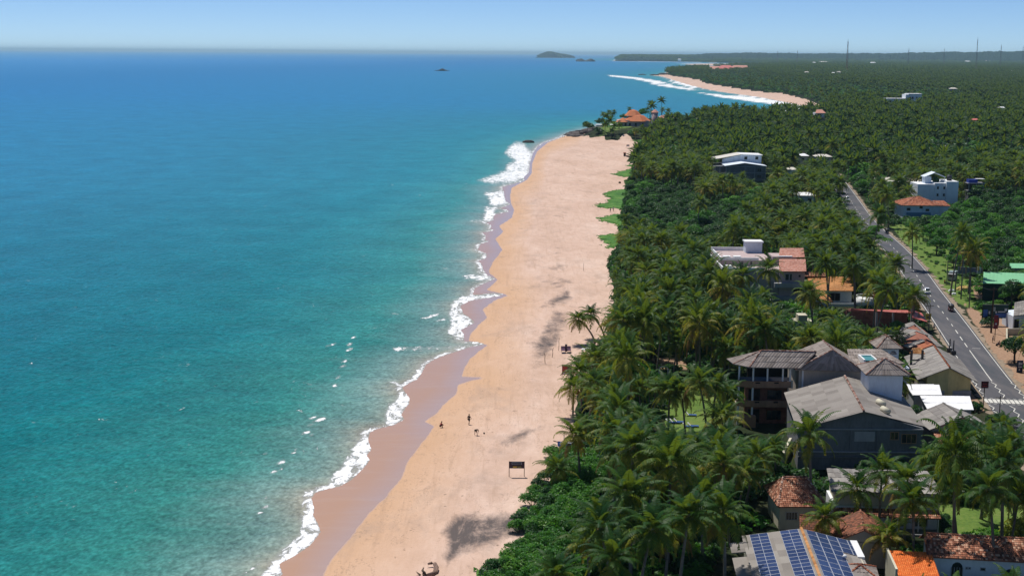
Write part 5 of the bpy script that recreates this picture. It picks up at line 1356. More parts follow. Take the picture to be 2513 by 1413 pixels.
h.box('outer_stair', M_CREAM, X0 - 1.0, Y0 - 4, 0, X0 - .1, Y0 + 4, 7.2)
for k in range(4): h.window(rect(X0 + .6, Y0 + 8, X1, Y1)[0], rect(X0 + .6, Y0 + 8, X1, Y1)[1], 3.5 + 2.4 * k, 8.9, .6, .9, 0)
h.foot(rect(X0 - 1, Y0 - 2, b[0], Y1)); keep([(1778, 665), (1780, 618), (1866, 618), (1868, 598), (1910, 600), (1975, 609), (1979, 700), (1960, 740), (1915, 725), (1915, 668), (1860, 680)], 366)

# unfinished block with blue-grey gable
h = House('tall unfinished concrete block with a pale blue-grey sheeted top storey among palms', 1782, 402, 12.2, 'unfinished_block', 'building')
q = h.q
a = q(1782, 402, 12.6); b = q(1878, 400, 12.6); top = q(1826, 370, 15.5)
W1 = b[0]; dpt = 26
h.walls(rect(0, 0, W1, dpt), 0, 9.6, M_GREYW)
sh = [(0, dpt * .55), (W1 * .47, dpt * .55), (W1, dpt * .55), (W1, dpt), (0, dpt)]
lw = MB().prism([(0, 9.6), (W1, 9.6), (W1, 14.4), (W1 * .46, 14.5), (0, 12.4)], dpt * .5, dpt * .5 + .3).build('sheet_wall', M_BLUEW, h.e)
MB().slab([(-.6, -.6, 10.0), (W1 * .46, -.6, 11.5), (W1 * .46, dpt * .5, 11.5), (-.6, dpt * .5, 10.0)], .12).build('roof', M_BLUEW, h.e)
MB().slab([(W1 * .46, -.6, 11.5), (W1 + .6, -.6, 10.0), (W1 + .6, dpt * .5, 10.0), (W1 * .46, dpt * .5, 11.5)], .12).build('roof', M_BLUEW, h.e)
MB().prism([(0, 9.6), (W1, 9.6), (W1, 10.0), (W1 * .46, 11.3), (0, 9.95)], .3, .5).build('gable', M_GREYW, h.e)
MB().slab([(-6, dpt * .45, 12.0), (W1 * .46, dpt * .45, 14.9), (W1 * .46, dpt, 14.9), (-6, dpt, 12.0)], .2).build('upper_roof', M_CSHEET, h.e)
MB().slab([(W1 * .46, dpt * .45, 14.9), (W1 + .5, dpt * .45, 14.6), (W1 + .5, dpt, 14.6), (W1 * .46, dpt, 14.9)], .2).build('upper_roof', M_WPAINT, h.e)
for k in range(2): h.window((0, dpt * .5), (W1, dpt * .5), W1 * (.6 + .28 * k), 12.2, 1.5, 1.5, 0, mat=M_WPAINT)
for z_ in (3.1, 6.3, 9.5): h.box('floor_beam', M_GREYL, -5.5, -.25, z_, W1 + .1, -.01, z_ + .3)
for u in (-5.5, -3.2, 0, W1 * .47, W1 * .72, W1 - .3): h.box('frame_column', M_GREYL, u, -.3, 0, u + .3, -.012, 9.6 if u < .1 else 10.0)
for z_ in (.6, 3.9, 7.1): h.window((0, -.01), (W1, -.01), W1 * .84, z_, 2.0, 1.6, 1, mat=M_GREYL)
h.box('side_frame', M_GREYW, -5.4, 3, 0, -.05, dpt, 9.4)
h.foot(rect(-6, -1, W1, dpt)); keep([(1755, 382), (1826, 367), (1880, 373), (1882, 445), (1862, 450), (1855, 412), (1785, 425), (1760, 420)], 712)

# white three-storey house
h = House('white three-storey house with a blue-edged gable roof and rooftop terrace', 2253, 450, 11.2, 'white_tall_house', 'house')
q = h.q; W1 = q(2344, 449, 11.2)[0]
h.walls(rect(0, 0, W1 * .42, 12), 0, 9.6, M_WHITE); h.walls(rect(W1 * .42, -.6, W1 * .74, 11), 0, 10.2, M_WHITE, 'middle_wall'); h.walls(rect(W1 * .7, -1.6, W1, 10), 0, 11.0, M_WHITE, 'right_wall')
for z_ in (4.5, 7.6):
    for u in (.06, .22): h.window((W1 * .42, -.6), (W1 * .74, -.6), W1 * (u + .02), z_, .7, 1.1, 0, gm=M_DARKI)
h.box('drain_pipe', M_WPAINT, W1 * .57, -.7, 1, W1 * .585, -.61, 9.6)
xm = W1 * .48
for sg in (-1, 1):
    MB().slab([(xm, 3, 14.6), (xm + sg * W1 * .27, 3, 12.6), (xm + sg * W1 * .27, 9, 12.6), (xm, 9, 14.6)][::sg], .25).build('gable_roof', M_BLUEW, h.e)
h.box('terrace_wall', M_BLUEW, xm - W1 * .24, 4, 9.6, xm - W1 * .08, 8.6, 12.6); h.box('terrace_post', M_WPAINT, xm + W1 * .24, 3.2, 9.6, xm + W1 * .25, 3.4, 12.6)
MB().cyl(W1 * .84, 3, 11.1, 13.4, 1.1, 12).build('water_tank', M_STEELD, h.e, True)
MB().ball((xm + 1.0, 5, 11), (1.6, 1.2, 1.4), 7, 5).build('terrace_plant', M_LEAF, h.e)
h.foot(rect(0, -2, W1, 12)); keep([(2250, 448), (2290, 417), (2345, 435), (2345, 495), (2300, 500), (2250, 480)], 622)

h = House('house with an orange hipped tile roof and pale blue walls beside the coast road', 2218, 503, 7.0, 'orange_hip_house', 'house')
q = h.q; W1 = q(2305, 503, 7.0)[0]
h.walls(rect(0, 0, W1, 13), 0, 5.6, M_BLUEW); h.hip(0, 0, W1, 13, 5.7, 8.6, M_TERRAR, oh=1.0, tw=.6, tl=.7)
h.window((0, 0), (W1, 0), 2.0, 3.6, 1.4, 1, 0); h.window((0, 0), (W1, 0), 7, 4.4, 1.2, 1, 0); h.window((0, 0), (W1, 0), 9.6, 3.4, 1.4, .9, 0)
h.box('blue_band', plain('blue_paint', (0.10, 0.25, 0.36), .7, .2, .1, 1), 1.2, -.4, 0, W1 * .75, -.01, 2.8)
h.walls(rect(W1 + .8, 3, W1 + 5, 12), 0, 5.0, M_WHITE, 'annex'); h.slope((W1 + .5, 2.6, 5.2), (W1 + 5.2, 2.6, 5.2), (W1 + 5.2, 12, 6.4), (W1 + .5, 12, 6.4), M_TERRAR, tw=.7, tl=.8, name='annex_roof')
h.foot(rect(-1, -1, W1 + 5, 14)); keep([(2212, 500), (2262, 471), (2325, 495), (2305, 520), (2222, 528)], 570)

flat_sheet('long low building with a cream sheet roof left of the white three-storey house', 'long_cream_roof', [(2128, 446), (2262, 448), (2262, 436), (2140, 435)], 5.6, M_CSHEET, M_GREYL, nu=10)
keep([(2150, 434), (2250, 436), (2250, 460), (2150, 458)], 685)
h = House('small concrete rooftop block with blue shade cloth right of the white three-storey house', 2376, 462, 8.0, 'concrete_lookout', 'building'); W1 = h.q(2414, 462, 8)[0]
h.box('floor', M_GREYL, 0, 0, 5.5, W1, 5, 5.9); h.box('wall', M_GREYW, .4, .6, 0, W1 - .4, 5, 5.5); h.box('back_room', M_DARKI, .6, 2, 5.9, W1 - .6, 5, 8.8)
for u in (.2, W1 * .5, W1 - .5): h.box('post', M_GREYL, u, .2, 5.9, u + .3, .5, 8.8)
h.box('roof_slab', M_GREYL, -.3, -.3, 8.8, W1 + .3, 5.3, 9.1); h.box('blue_cloth', plain('blue_cloth', (.04, .07, .35), .8, .2, .1, 1), .3, .5, 9.1, W1 * .6, 4, 10.6); h.box('white_awning', M_WPAINT, W1 * .5, .3, 10.8, W1 + .2, 3, 10.95)
h.foot(rect(0, 0, W1, 5)); keep([(2376, 430), (2416, 430), (2416, 465), (2376, 465)], 600)

# green-roofed warehouses and neighbours
h = House('dark warehouse with a pale green sheet roof on the right edge', 2412, 694, 6.2, 'green_roof_warehouse', 'warehouse')
q = h.q; a = q(2412, 695, 6.2); b = q(2560, 699, 6.2); c = q(2560, 672, 8.2); d = q(2414, 667, 8.2)
h.slope(a, b, c, d, M_GSHEET, tw=1.0, tl=7, amp=.02, lift=.02, low=(.4, .6)); h.walls([(a[0] + .2, a[1] + .5), (b[0], b[1] + .5), (c[0], c[1]), (d[0], d[1])], 0, [4.8, 4.8, 6.7, 6.7], M_DGREEN)
h.foot([(a[0], a[1]), (b[0], b[1]), (c[0], c[1]), (d[0], d[1])]); keep([(2412, 666), (2513, 668), (2513, 690), (2470, 720), (2412, 722)], 370)
h = House('second pale green sheet roof farther back on the right edge', 2478, 657, 6.2, 'green_roof_shed', 'shed')
q = h.q; a = q(2478, 658, 6.2); b = q(2560, 659, 6.2); c = q(2560, 647, 6.9); d = q(2478, 646, 6.9)
h.slope(a, b, c, d, M_GSHEET, tw=1.0, tl=5, amp=.02, lift=.02, low=(.4, .6)); h.walls([(a[0] + .2, a[1] + .4), (b[0], b[1] + .4), (c[0], c[1]), (d[0], d[1])], 0, [4.8, 4.8, 5.4, 5.4], M_GREYL)
h.foot([(a[0], a[1]), (b[0], b[1]), (c[0], c[1]), (d[0], d[1])]); keep([(2478, 645), (2513, 645), (2513, 660), (2478, 660)], 395)
h = House('bluish-grey boundary wall with a white painted emblem panel, left of the green warehouse', 2352, 676, 3.4, 'boundary_wall', 'wall')
q = h.q; a = q(2352, 658, 3.4); b = q(2412, 662, 3.4)
h.walls([(a[0], a[1]), (b[0], b[1]), (b[0], b[1] + .3), (a[0], a[1] + .3)], 0, 2.6, plain('slate_blue_wall', (.14, .15, .22), .85, .2, .2, .5))
fx_ = MB().box(a[0] + (b[0] - a[0]) * .74, min(a[1], b[1]) - .12, .6, a[0] + (b[0] - a[0]) * .9, min(a[1], b[1]) - .04, 3.1).build('emblem_panel', M_WPAINT, h.e)
MB().ball((a[0] + (b[0] - a[0]) * .82, min(a[1], b[1]) - .14, 1.9), (.35, .04, .5), 10, 6).build('emblem', plain('grey_emblem', (.3, .33, .4), .7, .2, .1, 3), fx_)
keep([(2352, 655), (2412, 660), (2412, 725), (2352, 700)], 385)
h = House('small grey-roofed white shop cut by the right edge of the picture', 2487, 775, 4.8, 'roadside_shop', 'shop')
q = h.q; a = q(2487, 775, 4.8); b = q(2560, 768, 4.8); c = q(2560, 728, 6.6); d = q(2490, 742, 6.4)
h.slope(a, b, c, d, M_GREYD, tw=1, tl=2); h.walls([(a[0] + .2, a[1] + .5), (b[0], b[1] + .5), (b[0], b[1] + 8), (a[0] + .2, a[1] + 8)], 0, 3.4, M_BLUEW)
h.window((a[0] + .2, a[1] + .5), (b[0], b[1] + .5), 1.1, .5, 1.5, 2.1, 0, gm=M_DARKI)
h.foot([(a[0], a[1]), (b[0], b[1]), (b[0], b[1] + 8), (a[0], a[1] + 8)]); keep([(2485, 735), (2513, 730), (2513, 800), (2487, 800)], 325)
h = House('low cream garden wall turning a corner in front of the roadside shop', 2470, 808, 3.0, 'garden_wall', 'wall')
q = h.q; a = q(2470, 806, 2.9); b = q(2470, 838, 2.9); c = q(2560, 806, 2.9)
h.walls([(b[0], b[1]), (b[0] + .25, b[1]), (a[0] + .25, a[1]), (c[0], c[1]), (c[0], c[1] + .25), (a[0], a[1] + .25)], 0, 1.7, M_CREAM)
keep([(2468, 805), (2490, 805), (2480, 835)], 300)
# ------------------------------------------------------------------ distant buildings
h = House('big orange-roofed villa with a round tower on the rocky headland', 1513, 296, 13.0, 'headland_villa', 'villa')
q = h.q; W1 = q(1600, 298, 13)[0]
h.walls(rect(1.5, 1.5, W1 - 1.5, 22), 2, 11.8, M_PINKW)
def cone_roof(cx, cy, rx, ry, z0, z1, zt, r2, mat, name='roof', n=10):
    mb = MB()
    for k in range(n):
        a0, a1 = 2 * PI * k / n, 2 * PI * (k + 1) / n
        A = (cx + rx * math.cos(a0), cy + ry * math.sin(a0), z0); B = (cx + rx * math.cos(a1), cy + ry * math.sin(a1), z0)
        C = (cx + rx * r2 * math.cos(a1), cy + ry * r2 * math.sin(a1), z1); D = (cx + rx * r2 * math.cos(a0), cy + ry * r2 * math.sin(a0), z1)
        t_ = .35 + .3 * (k % 2); mb.add([A, B, C, D, (cx, cy, zt)], [(0, 1, 2, 3), (3, 2, 4)], t_)
    return mb.build(name, mat, h.e)
M_VILLA = tiled('villa_orange_tiles', [(0.0, (0.40, 0.12, 0.05)), (0.5, (0.52, 0.17, 0.07)), (1.0, (0.58, 0.24, 0.12))], 0.1)
cone_roof(W1 * .62, 11, W1 * .42, 13, 11.2, 15.5, 16.5, .5, M_VILLA)
cone_roof(W1 * .52, 14, W1 * .26, 9, 15.2, 19.2, 20.2, .45, M_VILLA, 'upper_roof')
cone_roof(W1 * .2, 6, W1 * .22, 7, 10.6, 12.6, 14, .4, M_VILLA, 'side_roof')
for u in (.08, .2, .32, .5, .7): h.window((1.5, 1.5), (W1 - 1.5, 1.5), W1 * u + .5, 7.4, 1.6, 2.4, 0, gm=M_DARKI)
tx, ty, _z = q(1607, 290, 14)
MB().cyl(tx, ty, 0, 17.5, 2.6, 10).build('round_tower', M_PINKW, h.e, True); cone_roof(tx, ty, 3.3, 3.3, 17.4, 19.4, 20, .3, M_SALMON, 'tower_roof')
p = q(1635, 292, 12); h.walls(rect(p[0] - 6, p[1], p[0] + 7, p[1] + 8), 0, 11, M_PINKW, 'side_wing'); cone_roof(p[0], p[1] + 4, 9, 6, 10.8, 13.5, 14, .4, M_SALMON, 'wing_roof')
h.box('terrace', M_WHITE, -16, 3, 6.8, 0, 12, 8.2)
h.foot(rect(-10, -2, W1 + 18, 24)); keep([(1512, 292), (1540, 266), (1560, 262), (1600, 258), (1615, 262), (1650, 272), (1640, 288), (1600, 300), (1515, 300)], 1180)

h = House('white modern villa standing out of the palm forest far inland', 2178, 251, 11.0, 'white_forest_villa', 'villa')
q = h.q; x1 = q(2222, 251, 11)[0]; x2 = q(2257, 251, 11)[0]
h.walls(rect(0, 2, x1, 16), 0, 13.5, M_WHITE); h.walls(rect(x1 - 1, 0, x2, 18), 0, 19.0, M_WHITE, 'main_block')
h.box('roof_slab', M_WPAINT, x1 + 2, -1, 19.0, x2 + .6, 18, 20.0); h.box('roof_slab', M_WPAINT, -.6, 1, 13.5, x1 - 1.1, 16, 14.3)
for u, w_ in ((5, 2.4), (8, 2.2), (13, 1.4)): h.window((x1 - 1, 0), (x2, 0), u, 13.4, w_, 2.8, 0, gm=M_DARKI)
for u in (4, 10, 15): h.window((0, 2), (x1, 2), u, 9.8, 2.4, 1.8, 0, gm=M_DARKI)
h.foot(rect(0, 0, x2, 18)); keep([(2178, 242), (2222, 240), (2222, 229), (2257, 229), (2257, 250), (2178, 252)], 1880)

h = House('tiered pink and white villa rising over the palms where the far bay begins', 1990, 296, 10.0, 'bayside_villa', 'villa')
q = h.q; W1 = q(2022, 296, 10)[0]
h.walls(rect(0, 0, W1, 12), 0, 12.2, M_PINKW); h.walls(rect(W1 * .35, 1, W1, 12), 12.2, 15.4, M_WHITE, 'upper_wall')
MB().slab([(-1, -1.2, 11.0), (W1 + 1, -1.2, 11.0), (W1, 1.4, 12.2), (0, 1.4, 12.2)], .2).build('lower_roof', M_SALMON, h.e)
MB().slab([(W1 * .3, -.2, 15.2), (W1 + 1.2, -.2, 15.2), (W1 - 1, 6, 18), (W1 * .5, 6, 18)], .2).build('roof', M_SALMON, h.e)
for u in (2, 5, 8): h.window((0, 0), (W1, 0), u, 8.2, 1.4, 1.8, 0, gm=M_DARKI)
h.window((W1 * .35, 1), (W1, 1), 3, 12.8, 3.4, 1.6, 1, gm=M_DARKI)
h.foot(rect(-1, -1, W1 + 1, 13)); keep([(1990, 285), (2000, 271), (2022, 275), (2024, 297), (1990, 298)], 1290)

h = House('red-roofed seaside hotel spread along the far point', 1735, 171, 8.0, 'point_hotel', 'hotel')
q = h.q
for k, (a_, b_, y_, hh) in enumerate([(1737, 1778, 170, 16), (1766, 1800, 171.5, 20), (1796, 1838, 169.5, 18)]):
    p0, p1 = q(a_, y_, 10), q(b_, y_, 10)
    h.walls(rect(p0[0], p0[1], p1[0], p0[1] + 70), 0, hh * .55, M_PINKW)
    ym_ = p0[1] + 35
    MB().add([(p0[0] - 4, p0[1] - 8, hh * .5), (p1[0] + 4, p0[1] - 8, hh * .5), (p1[0] - 12, ym_, hh * 1.25), (p0[0] + 12, ym_, hh * 1.25), (p0[0] - 4, p0[1] + 76, hh * .5), (p1[0] + 4, p0[1] + 76, hh * .5)], [(0, 1, 2, 3), (4, 3, 2, 5), (0, 3, 4), (1, 5, 2)], .5).build('roof', M_REDSHEET if k == 1 else M_SALMON, h.e)
h.foot(rect(-10, -10, 260, 120)); keep([(1735, 158), (1840, 158), (1840, 171), (1735, 171)], 6800)

spots = [
 (1952, 488, 46, 14, 6.0, M_BLUEW, 'pale blue-white house with open upper terrace among palms, left of the coast road end'),
 (1938, 424, 16, 12, 6.5, M_BLUEW, 'small pale house partly hidden right of the unfinished block'),
 (2004, 392, 34, 12, 8.0, M_GREYL, 'grey flat-topped building behind palms, farther back than the unfinished block'),
 (1958, 390, 24, 12, 7.0, M_CREAM, 'weathered cream wall showing between palms behind the unfinished block'),
 (2390, 300, 14, 8, 9.0, M_REDSHEET, 'lone red roof in the deep palm forest on the right'),
 (2333, 222, 14, 6, 10.0, M_PINKW, 'small pale pink house far off in the forest, right of the white villa'),
 (2455, 269, 12, 6, 9.0, M_WHITE, 'tiny white house far right above the lone red roof'),
 (2345, 399, 34, 8, 7.0, M_GREYL, 'pale grey roof in the forest above the white three-storey house'),
 (1976, 181, 8, 5, 12, M_WHITE, 'small white house left of the tall red-white mast'), (2042, 182, 7, 4, 12, M_WHITE, 'small white house just left of the mast foot'),
 (2055, 180, 8, 4, 12, M_WHITE, 'small white house at the foot of the mast'), (2478, 178, 7, 4, 12, M_WHITE, 'tiny white roof far right near the horizon'),
 (1990, 157, 12, 4, 14, M_WHITE, 'pale row house in the far town, left part'), (2010, 155, 22, 4, 14, M_WHITE, 'long white roof in the far town behind the mast'),
 (2100, 149, 8, 4, 14, M_WHITE, 'white building in the haze right of the mast'), (2136, 158, 12, 5, 14, M_BLUEW, 'bluish roof in the far forest right of the mast'),
 (2250, 150, 24, 4, 14, M_WHITE, 'wide pale factory roof near the horizon'), (2348, 152, 18, 4, 14, M_WHITE, 'pale roofs left of the thin grey mast'), (2368, 154, 12, 4, 14, M_WHITE, 'bright roof at the foot of the thin grey mast'),
 (2416, 153, 14, 4, 14, M_BLUEW, 'bluish factory roof right of the thin grey mast'), (1908, 143, 8, 3, 16, M_WHITE, 'white speck of a house on the far shore'), (1664, 148, 7, 3, 16, M_WHITE, 'white house on the far headland shore'),
]
for k, (px_, py_, wp, hp, z_, m_, lb) in enumerate(spots):
    hh = House(lb, px_ , py_, z_, 'far_house', 'house', group=None)
    d_ = math.hypot(hh.ox, hh.oy); mpp = d_ / FPX; w_ = wp * mpp; h_ = z_ - G + hp * mpp * .6; dp = min(max(8, w_ * .5), 60)
    hh.walls(rect(0, 0, w_, dp), 0, h_, m_)
    if d_ < 2500:
        nwin = max(1, int(w_ / 4))
        for i in range(nwin): hh.window((0, 0), (w_, 0), w_ * (i + .5) / nwin, h_ - 2.6, 1.4, 1.3, 0, gm=M_DARKI)
    ov = .5 + d_ / 3000
    MB().add([(-ov, -ov, h_), (w_ + ov, -ov, h_), (w_ * .8, dp / 2, h_ + hp * mpp * .4), (w_ * .2, dp / 2, h_ + hp * mpp * .4), (-ov, dp + ov, h_), (w_ + ov, dp + ov, h_)], [(0, 1, 2, 3), (4, 3, 2, 5), (0, 3, 4), (1, 5, 2)]).build('roof', m_ if m_ is M_REDSHEET else (M_CSHEET if k % 3 else M_WSHEET), hh.e)
    hh.foot(rect(0, 0, w_, dp)); keep([(px_, py_ - hp), (px_ + wp, py_ - hp), (px_ + wp, py_), (px_, py_)], d_)

# cream ruin in the dark grove
h = House('weathered cream garden house swallowed by palms above the hotel', 1950, 790, 4.2, 'cream_garden_house', 'house')
W1 = h.q(1994, 790, 4.2)[0]; h.walls(rect(0, 0, W1, 4), 0, 3.2, M_CREAM); h.box('arch_top', M_CREAM, W1 * .2, 0, 3.2, W1 * .7, 3, 4.6); h.window((0, 0), (W1, 0), 1.6, .8, 1.0, 1.6, 0, arch=True, gm=M_DARKI)
h.box('low_wall', M_GREYL, W1 + .5, 1, 0, W1 + 9, 1.3, 2.4); h.foot(rect(0, 0, W1, 4)); keep([(1955, 755), (1990, 755), (1990, 792), (1955, 792)], 318)
h = House('cream boundary wall slab leaning between palms left of the cement gable', 1918, 1120, 3.0, 'cream_wall', 'wall')
h.walls([(0, 0), (.4, 0), (3.4, 9), (3.0, 9)], 0, 2.4, M_CREAM); keep([(1925, 1050), (1945, 1050), (1950, 1120), (1925, 1120)], 205)

def mast(px_, ptop, dist, w, label, mat):
    z = CAMH + (130.2 + SR * (px_ - PCX) - ptop) / FPX * dist
    x = (px_ - PCX) / FPX * dist; y = dist
    e = empty('lattice_mast', label, 'mast', (x, y, G)); w *= .8
    H_ = z - G; legs = MB(); br = MB()
    def wd(zz): return w * (1 - .8 * zz / H_)
    for sx_ in (-1, 1):
        for sy_ in (-1, 1): MB().tube([(sx_ * wd(0), sy_ * wd(0), 0), (sx_ * wd(H_), sy_ * wd(H_), H_)], w * .085, 4).build('leg', mat, e)
    n = 14
    for i in range(n):
        z0, z1 = H_ * i / n, H_ * (i + 1) / n; a, b = wd(z0), wd(z1); s_ = 1 if i % 2 else -1
        for (ux, uy) in ((1, 0), (0, 1), (-1, 0), (0, -1)):
            p0 = (ux * a - uy * a * s_, uy * a + ux * a * s_, z0); p1 = (ux * b + uy * b * s_, uy * b - ux * b * s_, z1)
            br.tube([p0, p1], w * .06, 3)
    br.build('bracing', mat, e)
    MB().cyl(0, 0, H_, H_ + H_ * .06, w * .12, 5).build('antenna', M_STEELD, e)
    for k in range(3): MB().cyl(w * .35 * math.cos(k * 2.1), w * .35 * math.sin(k * 2.1), H_ * .9, H_ * .97, w * .16, 6).build('panel_antenna', M_WPAINT, e)
M_MAST = plain('mast_steel', (0.16, 0.13, 0.13), .6, .4, .1, .1)
M_MASTR = plain('mast_red', (0.30, 0.10, 0.08), .6, .4, .1, .1)
mast(2064, 103, 4500, 4.2, 'tall red lattice mast over the forest behind the far bay', M_MASTR)
mast(2377, 98, 5200, 3.4, 'tall thin grey lattice mast on the right horizon', M_MAST)
mast(2435, 113, 6200, 3.6, 'shorter lattice mast right of the thin grey one', M_MAST)
mast(2212, 121, 7000, 4.0, 'small mast midway along the right horizon', M_MAST)
mast(2298, 122, 7200, 3.6, 'faint mast left of the thin grey one on the horizon', M_MAST)
mast(1943, 124, 8500, 4.4, 'small faint mast on the horizon left of the red one', M_MAST)
mast(1895, 127, 9000, 5.0, 'leftmost faint mast on the horizon, over the far shore', M_MAST)
mast(2488, 115, 8000, 3.4, 'faint mast near the right edge of the horizon', M_MAST)

# ------------------------------------------------------------------ vehicles
M_CARW = plain('white_car_paint', (0.72, 0.74, 0.76), 0.25, 0.5, .03, 1)
M_TYRE = plain('tyre', (0.02, 0.02, 0.02), .9, .2, .1, 2)
M_RED = plain('tail_red', (0.35, 0.02, 0.02), .4, .5, .1, 3)
M_BLACKP = plain('black_paint', (0.02, 0.02, 0.022), .35, .5, .1, 2)
def loft(mb, secs, t=.5):
    """secs: list of (y, [(x,z)...]) rings"""
    n = len(secs[0][1]); vs = [(p[0], y, p[1]) for y, ring in secs for p in ring]; fs = []
    for i in range(len(secs) - 1):
        for k in range(n): k2 = (k + 1) % n; fs.append((i * n + k, (i + 1) * n + k, (i + 1) * n + k2, i * n + k2))
    fs.append(tuple(range(n))); fs.append(tuple((len(secs) - 1) * n + k for k in range(n - 1, -1, -1)))
    return mb.add(vs, fs, t)
def sect(w, z0, z1, r=.12): return [(-w + r, z0), (w - r, z0), (w, z0 + r), (w, z1 - r), (w - r * 1.3, z1), (-w + r * 1.3, z1), (-w, z1 - r), (-w, z0 + r)]
def car(px_, py_, label, mat, side=1, van=False, name='car', flip=False):
    s_ = road_s(px_, py_); x, y = at(px_, py_, G); e = empty(name, label, 'van' if van else 'car', (x, y, G + .23), road_yaw(s_) + (PI if flip else 0))
    b = MB(); hb_ = 1.0 if van else .88
    loft(b, [(-2.1, sect(.78, .35, .75)), (-1.95, sect(.84, .25, hb_)), (-.6, sect(.86, .25, hb_ + .04)), (1.2, sect(.86, .25, hb_ + .05)), (1.9, sect(.84, .25, hb_)), (2.08, sect(.76, .35, .72))])
    body = b.build('body', mat, e, True)
    rt = 1.9 if van else 1.48
    c = MB(); loft(c, [(-1.15, sect(.74, hb_, hb_ + .06, .03)), (-.45, sect(.62, hb_, rt - .03, .08)), (.9, sect(.62, hb_, rt, .08)), (1.85 if van else 1.6, sect(.70, hb_, (rt - .1) if van else hb_ + .08, .03))])
    c.build('cabin', M_GLASS, e, True)
    MB().box(-.6, -.42, rt - .03, .6, 1.0 if not van else 1.6, rt + .03).build('roof', mat, e)
    for sx_ in (-1, 1):
        for sy_ in (-1.3, 1.25):
            w_ = MB().tube([(sx_ * .70, sy_, .32), (sx_ * .88, sy_, .32)], .32, 12).build('wheel', M_TYRE, e)
            MB().tube([(sx_ * .885, sy_, .32), (sx_ * .9, sy_, .32)], .18, 8).build('rim', M_FRAMEW, w_)
        MB().box(sx_ * .62 - .14, 2.0, .62, sx_ * .62 + .14, 2.09, .78).build('tail_light', M_RED, e); MB().box(sx_ * .6 - .16, -2.12, .56, sx_ * .6 + .16, -2.0, .72).build('headlight', M_WPAINT, e)
    MB().box(-.8, -2.16, .3, .8, -2.08, .45).build('bumper', mat, e)
car(2274, 722, 'white hatchback driving towards us on the coast road', M_CARW)
car(2079, 494, 'small white van far up the coast road between the palms', M_CARW, van=True, name='van')
def tuktuk(px_, py_, label, col, flip=False):
    s_ = road_s(px_, py_); x, y = at(px_, py_, G); e = empty('tuk_tuk', label, 'tuk-tuk', (x, y, G + .23), road_yaw(s_) + (PI if flip else 0))
    b = MB(); loft(b, [(-1.3, sect(.18, .3, .8, .05)), (-.9, sect(.45, .25, .95)), (-.3, sect(.62, .25, .55)), (.4, sect(.64, .25, .6)), (.5, sect(.65, .25, .95)), (1.3, sect(.62, .3, .95))]); b.build('body', col, e, True)
    c = MB(); loft(c, [(-.95, sect(.5, 1.45, 1.62, .05)), (-.6, sect(.6, 1.5, 1.78, .06)), (1.1, sect(.63, 1.48, 1.78, .06)), (1.32, sect(.6, 1.3, 1.6, .06))]); c.build('canopy', M_BLACKP, e, True)
    MB().box(-.6, 1.2, .9, .6, 1.3, 1.5).build('rear_curtain', M_BLACKP, e); MB().quad((-.48, -.92, .95), (.48, -.92, .95), (.5, -.9, 1.46), (-.5, -.9, 1.46)).build('windscreen', M_GLASS, e)
    for sx_ in (-.6, .6): MB().tube([(sx_, -.6, .8), (sx_, -.6, 1.6)], .03, 4).build('pillar', M_BLACKP, e); MB().tube([(sx_ * .9, .95, .25), (sx_ * 1.15, .95, .25)], .25, 10).build('wheel', M_TYRE, e)
    MB().tube([(-.06, -1.15, .22), (.06, -1.15, .22)], .22, 10).build('wheel', M_TYRE, e); MB().box(-.5, .3, .5, .5, .8, 1.0).build('seat', M_BLACKP, e)
    for sx_ in (-.5, .5): MB().box(sx_ - .07, 1.3, .6, sx_ + .07, 1.35, .75).build('tail_light', M_RED, e)
    MB().ball((0, -1.32, .62), .1, 6, 4).build('headlight', M_WPAINT, e)
tuktuk(2334, 766, 'dark red tuk-tuk driving on the right-hand lane near the sand verge', plain('maroon_paint', (0.09, 0.012, 0.02), .35, .5, .1, 2))
tuktuk(2177, 575, 'dark blue tuk-tuk farther up the coast road by the tall palm', plain('navy_paint', (0.015, 0.02, 0.06), .35, .5, .1, 2))
x, y = at(2337, 688, G); _e = empty('parked_lorry', 'small grey lorry parked on the grass verge behind the poles', 'lorry', (x, y, G), R(-25))
MB().box(-1, -2.6, .5, 1, -1.0, 2.2).build('cab', M_GREYL, _e); MB().box(-1.05, -.9, .6, 1.05, 2.8, 2.6).build('cargo_box', plain('teal_grey', (.2, .26, .26), .6, .3, .1, 1), _e); MB().quad((-.85, -2.61, 1.3), (.85, -2.61, 1.3), (.85, -2.61, 2.0), (-.85, -2.61, 2.0)).build('windscreen', M_GLASS, _e)
for sx_ in (-1, 1):
    for sy_ in (-1.8, 1.8): MB().tube([(sx_ * .8, sy_, .4), (sx_ * 1.02, sy_, .4)], .4, 10).build('wheel', M_TYRE, _e)

